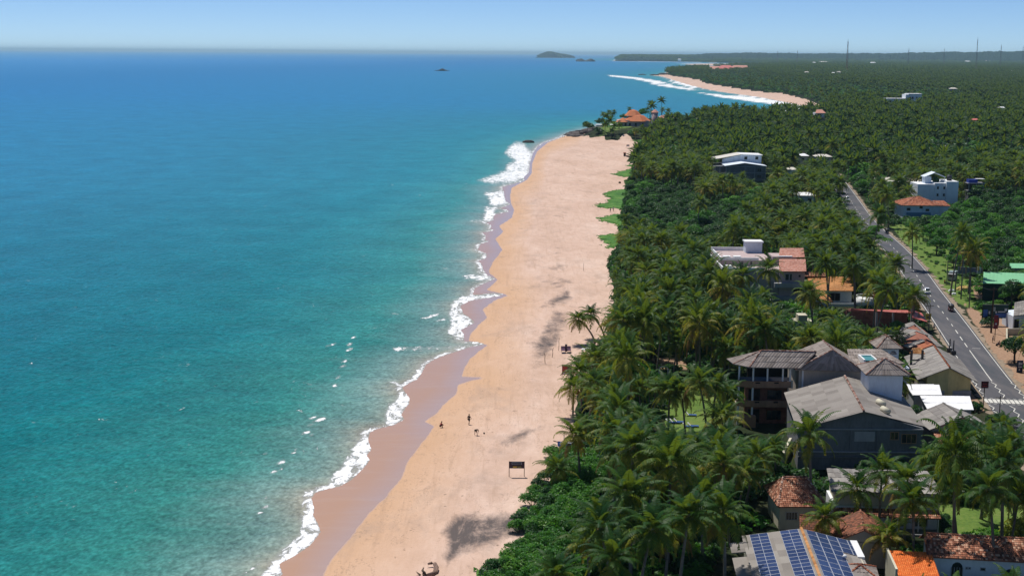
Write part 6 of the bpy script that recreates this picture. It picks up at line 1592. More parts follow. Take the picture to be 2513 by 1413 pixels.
# ------------------------------------------------------------------ people
def skin_chain(name, mat, verts, edges, radii, parent, root=0, sub=1):
    import bmesh
    bm = bmesh.new(); L = bm.verts.layers.skin.verify(); vs = [bm.verts.new(v) for v in verts]
    for a, b in edges: bm.edges.new((vs[a], vs[b]))
    for i, v in enumerate(vs): r_ = radii[i]; v[L].radius = (r_, r_) if not isinstance(r_, tuple) else r_
    vs[root][L].use_root = True
    me = bpy.data.meshes.new(name); bm.to_mesh(me); bm.free(); me.materials.append(mat)
    o = bpy.data.objects.new(name, me); COL.objects.link(o); o.parent = parent
    m = o.modifiers.new('Skin', 'SKIN'); m.use_smooth_shade = True; s_ = o.modifiers.new('Subdivision', 'SUBSURF'); s_.levels = sub; s_.render_levels = sub
    return o
def person(px_, py_, label, rz=0, pose='walk', shirt=(.05, .05, .06), shorts=(.03, .03, .05), skin=(.16, .075, .045), z=None, hair=(.01, .008, .006), hat=None, bag=False, sc=1.0):
    zz = G if z is None else z
    x, y = at(px_, py_, zz); e = empty('person', label, 'person', (x, y, zz), R(rz)); e.scale = (sc,) * 3
    ms = plain('skin_%d' % int(skin[0] * 1000), skin, .55, .4, .05, 2)
    P_ = {
     'walk': dict(pel=(0, 0, .95), ch=(0, -.02, 1.32), nk=(0, -.03, 1.5), hd=(0, -.05, 1.66), hl=(.1, 0, .9), hr=(-.1, 0, .9), kl=(.11, -.2, .5), kr=(-.1, .06, .5), al=(.12, -.28, .08), ar=(-.1, .34, .1), sl=(.2, -.02, 1.42), sr=(-.2, -.02, 1.42), el=(.27, .12, 1.15), er=(-.27, -.14, 1.16), wl=(.26, .05, .92), wr=(-.25, -.32, .97)),
     'stand': dict(pel=(0, 0, .95), ch=(0, -.01, 1.32), nk=(0, -.02, 1.5), hd=(0, -.04, 1.66), hl=(.1, 0, .9), hr=(-.1, 0, .9), kl=(.11, -.02, .5), kr=(-.12, -.02, .5), al=(.12, 0, .08), ar=(-.14, 0, .08), sl=(.2, 0, 1.42), sr=(-.2, 0, 1.42), el=(.27, .03, 1.15), er=(-.27, .03, 1.15), wl=(.25, -.08, .92), wr=(-.25, -.08, .92)),
     'bend': dict(pel=(0, .25, .85), ch=(0, -.15, 1.05), nk=(0, -.34, 1.0), hd=(0, -.48, .93), hl=(.12, .22, .82), hr=(-.12, .22, .82), kl=(.2, .05, .46), kr=(-.2, .12, .46), al=(.24, .1, .08), ar=(-.26, .2, .08), sl=(.2, -.22, 1.02), sr=(-.2, -.22, 1.02), el=(.22, -.26, .72), er=(-.24, -.26, .72), wl=(.14, -.34, .45), wr=(-.16, -.36, .45)),
     'crouch': dict(pel=(0, .12, .28), ch=(0, -.05, .62), nk=(0, -.1, .8), hd=(0, -.14, .95), hl=(.11, .1, .27), hr=(-.11, .1, .27), kl=(.16, -.32, .5), kr=(-.16, -.32, .5), al=(.15, -.2, .07), ar=(-.15, -.2, .07), sl=(.19, -.06, .72), sr=(-.19, -.06, .72), el=(.24, -.28, .55), er=(-.24, -.28, .55), wl=(.08, -.46, .45), wr=(-.08, -.46, .42)),
     'sit': dict(pel=(0, .1, .62), ch=(0, .02, .98), nk=(0, -.02, 1.15), hd=(0, -.05, 1.3), hl=(.1, .08, .6), hr=(-.1, .08, .6), kl=(.16, -.36, .62), kr=(-.16, -.36, .62), al=(.16, -.34, .22), ar=(-.16, -.34, .22), sl=(.2, 0, 1.07), sr=(-.2, 0, 1.07), el=(.26, -.2, .88), er=(-.26, -.2, .88), wl=(.2, -.44, .88), wr=(-.2, -.44, .88)),
    }[pose]
    keys = ['pel', 'ch', 'nk', 'hd', 'hl', 'kl', 'al', 'hr', 'kr', 'ar', 'sl', 'el', 'wl', 'sr', 'er', 'wr']
    V = [Vector(P_[k]) for k in keys]; I = {k: i for i, k in enumerate(keys)}
    rad = {'pel': .13, 'ch': .14, 'nk': .06, 'hd': .105, 'hl': .095, 'kl': .06, 'al': .042, 'hr': .095, 'kr': .06, 'ar': .042, 'sl': .065, 'el': .042, 'wl': .03, 'sr': .065, 'er': .042, 'wr': .03}
    Rr = [rad[k] for k in keys]
    V2 = list(V); E_ = [('pel', 'ch'), ('ch', 'nk'), ('nk', 'hd'), ('pel', 'hl'), ('hl', 'kl'), ('kl', 'al'), ('pel', 'hr'), ('hr', 'kr'), ('kr', 'ar'), ('ch', 'sl'), ('sl', 'el'), ('el', 'wl'), ('ch', 'sr'), ('sr', 'er'), ('er', 'wr')]
    E2 = [(I[a], I[b]) for a, b in E_]
    up = (V[3] - V[2]).normalized()
    V2.append(V[3] + up * .09); Rr.append(.085); E2.append((3, len(V2) - 1))
    for a, sg in (('al', 1), ('ar', -1)): V2.append(V[I[a]] + Vector((.02 * sg, -.17, -.04))); Rr.append(.035); E2.append((I[a], len(V2) - 1))
    for w_, el_ in (('wl', 'el'), ('wr', 'er')):
        d_ = (V[I[w_]] - V[I[el_]]).normalized(); palm = V[I[w_]] + d_ * .08; V2.append(palm); Rr.append((.04, .02)); pi_ = len(V2) - 1; E2.append((I[w_], pi_))
        sdv = d_.orthogonal().normalized()
        for k, ln in enumerate((.07, .085, .08, .06)):
            t_ = palm + d_ * ln + sdv * (.02 * (k - 1.5)); V2.append(t_); Rr.append(.009); E2.append((pi_, len(V2) - 1))
        V2.append(palm + sdv * .06 + d_ * .0); Rr.append(.011); E2.append((pi_, len(V2) - 1))
    skin_chain('body', ms, [tuple(v) for v in V2], E2, Rr, e)
    cm = plain('cloth_%d_%d_%d' % tuple(int(c * 999) for c in shirt), shirt, .9, .1, .1, 3); c2 = plain('cloth_%d_%d_%d' % tuple(int(c * 999) for c in shorts), shorts, .9, .1, .1, 3)
    lerp = lambda a, b, t_: tuple(V[I[a]].lerp(V[I[b]], t_))
    skin_chain('shirt', cm, [tuple(V[0] + (V[1] - V[0]) * .1), tuple(V[1]), lerp('ch', 'nk', .7), tuple(V[I['sl']]), lerp('sl', 'el', .6), tuple(V[I['sr']]), lerp('sr', 'er', .6)], [(0, 1), (1, 2), (1, 3), (3, 4), (1, 5), (5, 6)], [.155, .165, .08, .085, .065, .085, .065], e)
    skin_chain('shorts', c2, [lerp('pel', 'ch', .12), tuple(V[I['hl']]), lerp('hl', 'kl', .85), tuple(V[I['hr']]), lerp('hr', 'kr', .85)], [(0, 1), (1, 2), (0, 3), (3, 4)], [.155, .12, .09, .12, .09], e)
    hd = V[3] + up * .05
    MB().ball(tuple(hd + up * .035 + Vector((0, .02, 0))), (.108, .118, .10), 10, 6).build('hair', plain('hair_dark', hair, .8, .3, .1, 4), e, True)
    f_ = Vector((0, -1, 0)) if pose != 'bend' else Vector((0, -.8, -.6))
    for sx_ in (-.035, .035): MB().ball(tuple(hd + f_ * .1 + Vector((sx_, 0, .0))), .012, 5, 4).build('eye', M_BLACKP, e)
    MB().ball(tuple(hd + f_ * .115 - up * .03), (.015, .02, .02), 5, 4).build('nose', ms, e); MB().box(hd.x - .03, hd.y + f_.y * .1 - .012, hd.z - .075, hd.x + .03, hd.y + f_.y * .1, hd.z - .065).build('mouth', M_RED, e)
    return e
def beach_z(px_, py_):
    x, y = at(px_, py_, .6); return float(land_z(sdf(np.array([x]), np.array([y]), LAND))[0])
person(1151, 1041, 'person in dark clothes walking up the sand, tallest of the three near the wet band', 150, 'walk', (.03, .03, .035), (.02, .02, .03), z=beach_z(1151, 1041), sc=1.05)
person(1169, 1067, 'person in dark shirt bending over on the sand beside a small ball', 40, 'bend', (.05, .06, .04), (.06, .05, .05), z=beach_z(1169, 1067))
person(1082, 1048, 'person crouching at the edge of the wet sand', 100, 'crouch', (.32, .05, .05), (.05, .03, .04), z=beach_z(1082, 1048))
x, y = at(1188, 1064, beach_z(1188, 1064)); tag(MB().ball((0, 0, .14), .16, 10, 7).build('ball', M_STEELD, None, True, loc=(x, y, beach_z(1188, 1064))), 'small dark ball lying on the sand near the bending person', 'ball')
person(1498, 521, 'person in pale shirt standing on the sand by the green creeper patch', 200, 'stand', (.5, .5, .45), (.12, .14, .2), sc=1.1)
person(1505, 519, 'person in white clothes walking beside another at the green creeper patch', 170, 'walk', (.7, .7, .68), (.45, .42, .3), sc=1.1)
person(1380, 338, 'left of two tiny figures on the sand below the headland rocks', 30, 'stand', (.04, .04, .05), (.03, .03, .04), z=beach_z(1380, 338), sc=1.1)
person(1384, 338, 'right of two tiny figures on the sand below the headland rocks', 200, 'walk', (.08, .05, .05), (.03, .03, .04), z=beach_z(1384, 338), sc=1.1)
x, y = at(2451, 851, G); _e = empty('motorbike', 'dark motorbike standing on the sandy verge under its rider', 'motorbike', (x, y, G), R(30))
for sy_ in (-.6, .6): MB().tube([(-.05, sy_, .3), (.05, sy_, .3)], .3, 10).build('wheel', M_TYRE, _e)
_b = MB(); loft(_b, [(-.35, sect(.1, .5, .85, .03)), (0, sect(.15, .4, .8, .04)), (.6, sect(.12, .6, .8, .03))]); _b.build('body', M_BLACKP, _e, True)
MB().tube([(-.3, -.4, 1.05), (0, -.45, 1.0), (.3, -.4, 1.05)], .02, 5).build('handlebar', M_STEELD, _e); MB().tube([(0, -.6, .3), (0, -.42, 1.0)], .03, 5).build('fork', M_STEELD, _e)
person(2451, 851, 'person in a dark top sitting on the motorbike by the road', 30, 'sit', (.05, .02, .04), (.03, .03, .05), z=G + .12)

# ------------------------------------------------------------------ boards, posts, beach things
M_SIGND = plain('sign_dark', (0.05, 0.03, 0.05), .6, .3, .1, 2); M_SIGNW = plain('sign_pale', (0.55, 0.58, 0.62), .6, .3, .05, 2); M_SIGNR = plain('sign_red', (0.35, 0.035, 0.03), .6, .3, .1, 2)
M_SIGNB = plain('sign_blue', (0.04, 0.12, 0.40), .5, .3, .1, 2); M_SIGNY = plain('sign_yellow', (0.60, 0.42, 0.05), .5, .3, .1, 2); M_GREENB = plain('board_green', (0.01, 0.045, 0.045), .6, .3, .1, 1)
def board(px_, py_, w, hgt, bottom, label, name='beach_sign', frame=M_SIGND, panels=(), posts=2, rz=0, thick=.08, pr=.05, cat='sign', tops=0.0):
    x, y = at(px_, py_, G); e = empty(name, label, cat, (x, y, G), R(rz))
    for k in range(posts):
        u = 0 if posts == 1 else -w / 2 + w * k / (posts - 1)
        MB().cyl(u, 0.06, -.2, bottom + hgt + tops, pr, 6).build('post', M_WOOD, e)
    b = MB().box(-w / 2, -thick, bottom, w / 2, 0, bottom + hgt).build('board', frame, e)
    for (u0, v0, u1, v1, m_) in panels:
        MB().box(-w / 2 + w * u0, -thick - .02, bottom + hgt * v0, -w / 2 + w * u1, -thick - .002, bottom + hgt * v1).build('printed_panel', m_, b)
    return e
# words too small to read in the photograph become short strokes of the same size
lines = [(.2 + .06 * k, .62, .2 + .06 * k + .042, .84, M_SIGNW) for k in range(10)]
board(1268, 1168, 2.35, 1.1, 1.3, 'weathered dark beach signboard on two thin posts standing alone on the sand', panels=[(.08, .5, .92, .56, M_SIGND)] + [(.16, .58, .84, .94, plain('sign_faded', (.26, .28, .34), .7, .2, .2, 2))] + lines + [(.25, .12, .5, .3, M_SIGNY), (.55, .1, .8, .32, plain('sign_olive', (.2, .2, .08), .7, .2, .2, 2))])
board(1365, 1128, .95, 1.55, .15, 'narrow dark sign with pale lettering at the edge of the green scrub', panels=[(.12, .15 + .2 * k, .88, .24 + .2 * k, M_SIGNW if k % 2 else M_SIGND) for k in range(4)])
board(1391, 927, 1.9, 2.1, .7, 'tall red and white menu board standing by palms at the sand edge', frame=plain('sign_pinkish', (.36, .16, .15), .7, .2, .2, 2), panels=[(.05, .55, .5, .8, M_SIGNR), (.05, .3, .35, .5, M_SIGNR), (.55, .6, .95, .75, M_SIGND), (.4, .25, .9, .4, M_SIGND), (.1, .08, .8, .18, M_SIGNW), (0, .9, 1, .97, M_SIGNW)])
board(2502, 915, 1.2, 2.6, .1, 'dark blue roadside sign with pale lettering under the round tree at the right edge', 'road_sign', frame=plain('sign_night', (.02, .035, .08), .6, .3, .1, 2), panels=[(.2, .62, .5, .85, M_SIGNW), (.55, .66, .85, .8, M_SIGNW), (.2, .42, .85, .52, M_SIGNW), (.3, .15, .5, .35, M_SIGNW)])
board(2413, 1003, 1.35, 1.3, 4.0, 'dark red hanging signboard on a tall post beside the zebra crossing', 'road_sign', frame=plain('sign_maroon', (.07, .015, .02), .6, .3, .1, 2), panels=[(.15, .2, .85, .35, M_SIGNR), (.2, .55, .8, .7, M_SIGNR)], posts=1, pr=.09)
board(2277, 802, 1.3, 1.5, 1.8, 'small yellow sign on a pole at the corner of the red-roofed shed', 'road_sign', frame=M_SIGNY, panels=[(.2, .3, .8, .5, M_SIGND)], posts=1)
board(2440, 800, 6.2, 3.4, 2.0, 'wide dark green billboard with blue panels and round emblems beside the road', 'billboard', frame=M_GREENB, panels=[(.03, .08, .2, .62, M_SIGNB), (.52, .06, .98, .36, M_SIGNB), (.5, .36, .56, .5, M_SIGNW), (.6, .42, .9, .5, M_SIGNW), (.35, .5, .5, .8, plain('emblem_grey', (.3, .36, .36), .6, .3, .1, 2)), (.86, .52, .96, .7, M_SIGNW), (.24, .3, .3, .5, M_SIGNW), (0, .96, 1, 1.0, M_GREYL)], posts=4, pr=.1, cat='billboard')
board(2441, 838, 1.0, 3.2, 3.0, 'narrow dark red hanging banner on a pole in front of the billboard', 'road_sign', frame=plain('sign_crimson', (.16, .02, .04), .6, .3, .1, 2), panels=[(.1, .5, .9, .7, M_SIGNR), (.3, .3, .7, .42, M_SIGNW)], posts=1, pr=.09)
board(1541, 363, 1.9, 1.2, 1.0, 'small dark framed board far down the beach near the headland', panels=[(.2, .25, .8, .75, M_SIGNW)])
def post(px_, py_, hgt, label, r=.12, bend=0.0, name='pole', cat='pole', mat=None, arms=0, box=False, z=None):
    zz = G if z is None else z
    x, y = at(px_, py_, zz); e = empty(name, label, cat, (x, y, zz))
    MB().tube([(0, 0, -.3), (bend * .5, 0, hgt * .4), (bend * .2, 0, hgt * .7), (bend, 0, hgt)], [r, r * .9, r * .85, r * .7], 6).build('shaft', mat or M_POLE, e)
    for k in range(arms): MB().box(-.9, -.06, hgt - .5 - .7 * k, .9, .06, hgt - .38 - .7 * k).build('cross_arm', M_WOOD, e)
    if box: MB().box(-.5, -.45, .1, .5, .45, 1.1).build('base_box', M_STEELD, e)
    return e
post(1371, 857, 2.6, 'tallest of three bare sticks planted in the sand', .05, .12, 'stick', 'stick', M_WOOD)
post(1355, 874, 1.9, 'crooked middle stick of three planted in the sand', .06, .3, 'stick', 'stick', M_WOOD)
post(1338, 890, 2.1, 'forked stick nearest the water of three in the sand', .06, -.2, 'stick', 'stick', M_WOOD)
post(1432, 665, 2.4, 'thin lone stick far up the beach', .05, 0, 'stick', 'stick', M_WOOD)
post(1384, 1092, 2.3, 'yellowish post standing beside the beached blue and white boat', .08, 0, 'stick', 'post', M_CREAM)
post(1310, 1203, .9, 'short stub of driftwood stuck in the sand near the scrub', .05, .15, 'stick', 'stick', M_WOOD)
post(2323, 700, 7.2, 'dark utility pole on the grass verge left of the parked lorry', .16, 0, 'utility_pole', 'pole', arms=1)
post(2344, 718, 6.0, 'short utility pole next to the white sacks', .2, 0, 'utility_pole', 'pole', arms=0)
post(2358, 735, 11.0, 'thick dark utility pole in front of the boundary wall', .2, 0, 'utility_pole', 'pole', arms=2)
post(2378, 757, 8.5, 'utility pole with a slanting stay on the grass verge', .17, 0, 'utility_pole', 'pole', arms=1)
x, y = at(2378, 757, G); tag(MB().tube([(-3.2, 0, 7.0), (0, 0, 2.0)], .07, 5).build('pole_stay', M_WOOD, None, loc=(x, y, G)), 'slanting stay leaning against the utility pole on the verge', 'stay')
post(2432, 818, 11.0, 'thick brown utility pole in front of the billboard', .24, 0, 'utility_pole', 'pole', mat=M_WOOD, arms=1)
post(2279, 812, 6.5, 'dark pole at the road edge beside the red-roofed shed', .14, 0, 'utility_pole', 'pole', arms=1)
post(2330, 866, 3.2, 'left of two black gate posts by the long grey shop roof', .16, 0, 'gate_post', 'post', M_STEELD, box=True)
post(2339, 872, 3.4, 'right of two black gate posts by the long grey shop roof', .16, 0, 'gate_post', 'post', M_STEELD, box=True)
post(2452, 1025, 4.2, 'dark lamp post just below the zebra crossing', .1, 0, 'lamp_post', 'pole', M_STEELD, arms=1)
post(2305, 842, 2.6, 'thin bent rail post behind the open sheds', .07, .2, 'rail_post', 'post', M_STEELD)
post(1797, 885, 6.2, 'tall bare concrete pole at the left tip of the beach hotel', .13, 0, 'utility_pole', 'pole', z=6)
x, y = at(2365, 712, G); rocky('sand_pile', 'heap of yellow sand on the concrete yard left of the green warehouse', 'sand pile', x, y, 2.3, 1.6, 1.3, plain('yellow_sand', (.52, .38, .14), .95, .1, .1, 1), 51, 20, 6, z0=G - .1)
for k, (px_, py_, lb) in enumerate([(2335, 716, 'larger white sack heap on the verge by the poles'), (2341, 724, 'smaller white sack on the verge by the poles'), (2412, 795, 'pale boulder left of the billboard foot'), (2420, 793, 'second pale boulder under the billboard')]):
    x, y = at(px_, py_, G); rocky('sack' if k < 2 else 'pale_boulder', lb, 'sack' if k < 2 else 'boulder', x, y, .9 if k != 1 else .6, .6, .8, M_WHITE, 60 + k, 14, 5, z0=G - .1)
x, y = at(1050, 1405, 1.2)
_e = empty('driftwood', 'curved weathered palm stump lying on the sand at the bottom edge', 'driftwood', (x, y, beach_z(1050, 1405)))
MB().tube([(-.5, .2, .2), (0, -.3, .1), (.55, -.1, .15), (.95, .6, .3), (1.0, 1.6, .5), (.75, 2.5, .6), (.3, 3.0, .55), (-.2, 2.9, .45)], [.3, .34, .36, .34, .30, .26, .2, .12], 9).build('log', plain('driftwood_grey', (.22, .15, .12), .9, .1, .4, 3, bump=.6), _e, True)
MB().tube([(-.4, .3, .15), (-.75, .9, .35), (-.6, 1.5, .5)], [.2, .14, .05], 6).build('branch', M_BARK, _e, True)
for k in range(5): MB().tube([(-.9, -.1, .15), (-1.15 - .1 * k, -.4 + .22 * k, .05 + .08 * k)], [.08, .02], 4).build('root', M_BARK, _e)
# blue and white boat
x, y = at(1393, 1097, G); _e = empty('fishing_boat', 'white-decked blue fishing boat pulled up under the palms', 'boat', (x, y, G), R(4))
_b = MB(); loft(_b, [(-1.0, [(0, .3)] * 2 + [(0, .3)] * 6)]) if False else None
def hull(L_, W_, H_, t=.06):
    mb = MB(); secs = []
    for i in range(9):
        u = -1 + i / 4; w_ = W_ * (1 - abs(u) ** 2.6) + .02; sh = H_ * (1 + .35 * u * u); kl = H_ * .25 * abs(u) ** 3
        secs.append([(u * L_, -w_, sh), (u * L_, -w_ * .75, kl + H_ * .3), (u * L_, 0, kl), (u * L_, w_ * .75, kl + H_ * .3), (u * L_, w_, sh)])
    vs = [p for s_ in secs for p in s_]; fs = [(i * 5 + k, (i + 1) * 5 + k, (i + 1) * 5 + k + 1, i * 5 + k + 1) for i in range(8) for k in range(4)]
    return mb.add(vs, fs)
hull(1.7, .55, .8).build('hull', M_SIGNB, _e, True); MB().box(-1.35, -.42, .72, 1.35, .42, .80).build('deck', M_WPAINT, _e); MB().tube([(-1.6, 0, .9), (-2.4, 0, 1.15)], .08, 5).build('prow', M_WOOD, _e)
MB().box(-1.5, -.5, .1, 1.5, -.44, .3).build('keel_stripe', M_WPAINT, _e)
x, y = at(1548, 386, G); _e = empty('outrigger_boat', 'dark curved outrigger boat resting on the far sand by the creeper', 'boat', (x, y, G), R(-8))
hull(3.0, .4, .9).build('hull', M_STEELD, _e, True); MB().tube([(-2, -2, .3), (2, -2, .3)], .12, 6).build('outrigger_float', M_WOOD, _e)
for u in (-1, 1): MB().tube([(u, 0, .9), (u, -2, .3)], .05, 4).build('outrigger_arm', M_WOOD, _e)
x, y = at(1533, 384, G); _e = empty('fishing_hut', 'small dark upright hut beside the outrigger boat on the far sand', 'hut', (x, y, G)); MB().box(-.7, -.6, 0, .7, .6, 2.2).build('wall', M_WOOD, _e); MB().slab([(-.9, -.9, 2.3), (.9, -.9, 2.3), (.8, .8, 2.6), (-.8, .8, 2.6)], .15).build('roof', M_BRICK, _e)
x, y = at(1521, 450, G); rocky('dark_bush_stump', 'small dark stump on the sand in front of the seagrape thicket', 'stump', x, y, .6, .5, 1.0, M_BARK, 71, 12, 5, z0=G - .1)
for px_, py_, lb in ((1382, 862, 'left low dark lounger of the pair on the sand'), (1396, 862, 'right low dark lounger of the pair on the sand')):
    x, y = at(px_, py_, G); _e = empty('beach_lounger', lb, 'lounger', (x, y, G)); MB().box(-.45, -.8, .3, .45, .7, .42).build('seat', plain('maroon_cushion', (.10, .05, .09), .8, .2, .2, 2), _e)
    MB().add([(-.45, .7, .36), (.45, .7, .36), (.45, 1.2, .95), (-.45, 1.2, .95), (-.45, .78, .30), (.45, .78, .30), (.45, 1.28, .9), (-.45, 1.28, .9)], [(0, 1, 2, 3), (5, 4, 7, 6), (0, 4, 5, 1), (3, 2, 6, 7), (0, 3, 7, 4), (1, 5, 6, 2)]).build('backrest', plain('maroon_cushion', (.10, .05, .09)), _e)
    for sx_ in (-.4, .4):
        for sy_ in (-.7, .6): MB().box(sx_ - .03, sy_ - .03, 0, sx_ + .03, sy_ + .03, .3).build('leg', M_WOOD, _e)
x, y = at(1389, 862, G); _e = empty('menu_stand', 'upright black stand between the two dark loungers', 'stand', (x, y, G)); MB().box(-.22, -.2, 0, .22, .2, 1.5).build('body', M_SIGND, _e); MB().box(-.26, -.24, 1.5, .26, .24, 1.58).build('lid', M_SIGND, _e)
x, y = at(1441, 877, G); _e = empty('parasol', 'white beach parasol open over a red table at the palm edge', 'parasol', (x, y, G)); MB().cyl(0, 0, 0, 2.3, .04, 6).build('pole', M_WPAINT, _e)
_b = MB()
for k in range(8):
    a0, a1 = k * PI / 4, (k + 1) * PI / 4; _b.add([(1.35 * math.cos(a0), 1.35 * math.sin(a0), 1.85), (1.35 * math.cos(a1), 1.35 * math.sin(a1), 1.85), (0, 0, 2.4)], [(0, 1, 2)])
_b.build('canopy', M_WPAINT, _e)
x, y = at(1440, 882, G); _e = empty('beach_table', 'dark red table under the white parasol', 'table', (x, y, G)); MB().box(-.9, -.5, .68, .9, .5, .75).build('top', M_SIGNR, _e)
for sx_ in (-.8, .8):
    for sy_ in (-.4, .4): MB().box(sx_ - .04, sy_ - .04, 0, sx_ + .04, sy_ + .04, .68).build('leg', M_WOOD, _e)
x, y = at(1490, 862, G); _e = empty('red_boat', 'long red boat lying in the shade of the palms right of the parasol', 'boat', (x, y, G)); hull(1.5, .4, .6).build('hull', M_SIGNR, _e, True); MB().box(-.8, -.3, .5, .8, .3, .56).build('bench', M_WOOD, _e)
lk = [(1648, 1040, 'first blue and white lounger on the hotel lawn, leftmost of the row'), (1658, 1040, 'second blue lounger from the left on the hotel lawn'), (1668, 1039, 'third lounger from the left on the hotel lawn, nearest the palm trunks'), (1697, 1022, 'lounger farther back on the lawn between two palm trunks'), (1690, 1050, 'blue and white lounger right of the palm trunks on the lawn'), (1702, 1049, 'rightmost lounger at the near edge of the hotel lawn')]
for px_, py_, lb in lk:
    x, y = at(px_, py_, G); _e = empty('lawn_lounger', lb, 'lounger', (x, y, G), R(80), group='loungers on the hotel lawn'); MB().box(-.35, -.9, .32, .35, .5, .42).build('seat', plain('blue_cushion', (.03, .09, .28), .7, .2, .1, 2), _e)
    MB().add([(-.35, .5, .36), (.35, .5, .36), (.35, 1.0, .9), (-.35, 1.0, .9), (-.35, .56, .32), (.35, .56, .32), (.35, 1.06, .86), (-.35, 1.06, .86)], [(0, 1, 2, 3), (5, 4, 7, 6), (0, 4, 5, 1), (3, 2, 6, 7), (0, 3, 7, 4), (1, 5, 6, 2)]).build('backrest', M_WPAINT, _e)
    for sx_ in (-.3, .3):
        for sy_ in (-.8, .4): MB().box(sx_ - .03, sy_ - .03, 0, sx_ + .03, sy_ + .03, .32).build('leg', M_WPAINT, _e)
x, y = at(1628, 932, G); _e = empty('garden_arch', 'white garden arch in the clearing left of the beach hotel', 'arch', (x, y, G)); 
for u in (-.9, .9): MB().box(u - .12, -.12, 0, u + .12, .12, 2.2).build('post', M_WPAINT, _e)
MB().tube([(.9 * math.cos(k * PI / 6), 0, 2.2 + .6 * math.sin(k * PI / 6)) for k in range(7)], .1, 6).build('arch', M_WPAINT, _e)
keep([(1793, 1348), (1822, 1318), (1965, 1290), (2100, 1330), (2120, 1413), (1793, 1413)], 180)
keep([(1615, 960), (1700, 960), (1700, 1052), (1640, 1052), (1610, 1000)], 236); keep([(1602, 882), (1665, 882), (1660, 900), (1605, 900)], 262)

# rocks round the headland
rr_ = random.Random(5)
hp = [(1405, 331), (1415, 329), (1425, 327), (1437, 324), (1448, 321), (1460, 317), (1470, 313), (1482, 309), (1495, 306), (1510, 303), (1420, 334), (1432, 336), (1445, 338), (1458, 339), (1472, 340), (1486, 341), (1500, 342), (1515, 342), (1528, 341), (1542, 340), (1555, 338), (1600, 352), (1590, 354), (1440, 330), (1455, 327), (1475, 322)]
for k, (px_, py_) in enumerate(hp):
    x, y = at(px_, py_, .5); w_ = rr_.uniform(5, 9)
    zz = float(land_z(sdf(np.array([x]), np.array([y]), LAND), sdf(np.array([x]), np.array([y]), HEAD))[0])
    rocky('headland_rock', 'dark boulder in the rocks %s' % ('on the seaward side of the headland' if k < 10 or k > 22 else 'where the headland meets the sand'), 'rock', x, y, w_, w_ * .8, rr_.uniform(1.8, 3.6), M_ROCK, 80 + k, 14, 5, z0=max(zz, 0) - 1.0)['group'] = 'dark rocks %s' % ('on the seaward side of the headland' if k < 10 or k > 22 else 'where the headland meets the sand')

# sagging wires between the roadside poles
def wire(p0, p1, sag, n=8):
    pts = [tuple(Vector(p0).lerp(Vector(p1), i / n) - Vector((0, 0, sag * 4 * (i / n) * (1 - i / n)))) for i in range(n + 1)]
    return MB().tube(pts, .035, 3)
pp = [(at(2323, 700) + (G + 7,)), (at(2358, 735) + (G + 10.5,)), (at(2378, 757) + (G + 8,)), (at(2432, 818) + (G + 10.5,))]
for a, b in zip(pp[:-1], pp[1:]): tag(wire(a, b, .8).build('power_line', M_STEELD), 'thin power line sagging between the utility poles on the right verge', 'wire', 'power lines along the road')
person(2318, 700, 'person walking on the right-hand verge behind the poles', 20, 'walk', (.5, .1, .08), (.05, .05, .08))
person(2436, 842, 'person standing under the dark red banner by the billboard', 60, 'stand', (.08, .1, .2), (.05, .04, .04))
person(2292, 812, 'person walking on the left verge beside the red-roofed shed', 200, 'walk', (.6, .58, .5), (.1, .08, .08))
# ------------------------------------------------------------------ creeper patches on the sand
def patch(label, poly, seed, cell=0.5, name='creeper_patch', hmax=.28, mat=None, edge=2.6):
    pg = poly_ground(poly, G); r_ = np.random.default_rng(seed)
    xs = np.arange(pg[:, 0].min() - 2, pg[:, 0].max() + 2, cell); ys = np.arange(pg[:, 1].min() - 3, pg[:, 1].max() + 3, cell * 1.6)
    X, Y = np.meshgrid(xs, ys); s_ = sdf(X, Y, pg)
    nz = (np.sin(X * 1.1 + seed) * np.sin(Y * .45 + 2 * seed) + np.sin(X * .37 + Y * .21) + np.sin(X * 2.7 + Y * .9) + 1.2 * np.sin(X * 5.1 + seed) * np.sin(Y * 1.9)) / 3 - .25
    v = s_ + nz * edge + r_.normal(0, .35 * edge, X.shape)
    Z = np.clip(v * .15, 0, min(hmax, .5)) + r_.uniform(0, .1, X.shape) * (v > 0) + G + .05 - .2 * (v <= -.2) + (7.0 * sstep(sdf(X, Y, HEAD), 0, 26) if hmax > 1 else 0)
    Xj = X + r_.uniform(-.4, .4, X.shape) * cell; Yj = Y + r_.uniform(-.4, .4, X.shape) * cell
    idx = np.arange(X.size).reshape(X.shape); k = ((v[:-1, :-1] + v[1:, :-1] + v[:-1, 1:] + v[1:, 1:]) > 0)
    f = np.stack([idx[:-1, :-1], idx[:-1, 1:], idx[1:, 1:], idx[1:, :-1]], -1)[k]
    used = np.unique(f); rm = np.full(X.size, -1); rm[used] = np.arange(len(used))
    me = np_mesh(name, np.stack([Xj.ravel()[used], Yj.ravel()[used], Z.ravel()[used]], 1), rm[f])
    o = link_mesh(name, me, mat or M_CREEP); o['kind'] = 'stuff'; o['label'] = label
t = NT('beach_creeper'); g0 = t.coord('Object'); n1 = t.noise(g0, .25, 4, .6); n2 = t.noise(g0, 3.0, 3, .7)
M_CREEP = t.done(t.bsdf(t.ramp(t.math('ADD', t.math('MULTIPLY', n1, .6), t.math('MULTIPLY', n2, .4)), [(0.36, (0.03, 0.10, 0.015)), (0.5, (0.06, 0.18, 0.022)), (0.62, (0.15, 0.24, 0.05)), (0.7, (0.30, 0.24, 0.12))]), .8, .2, t.bump(n2, .6, .2)))
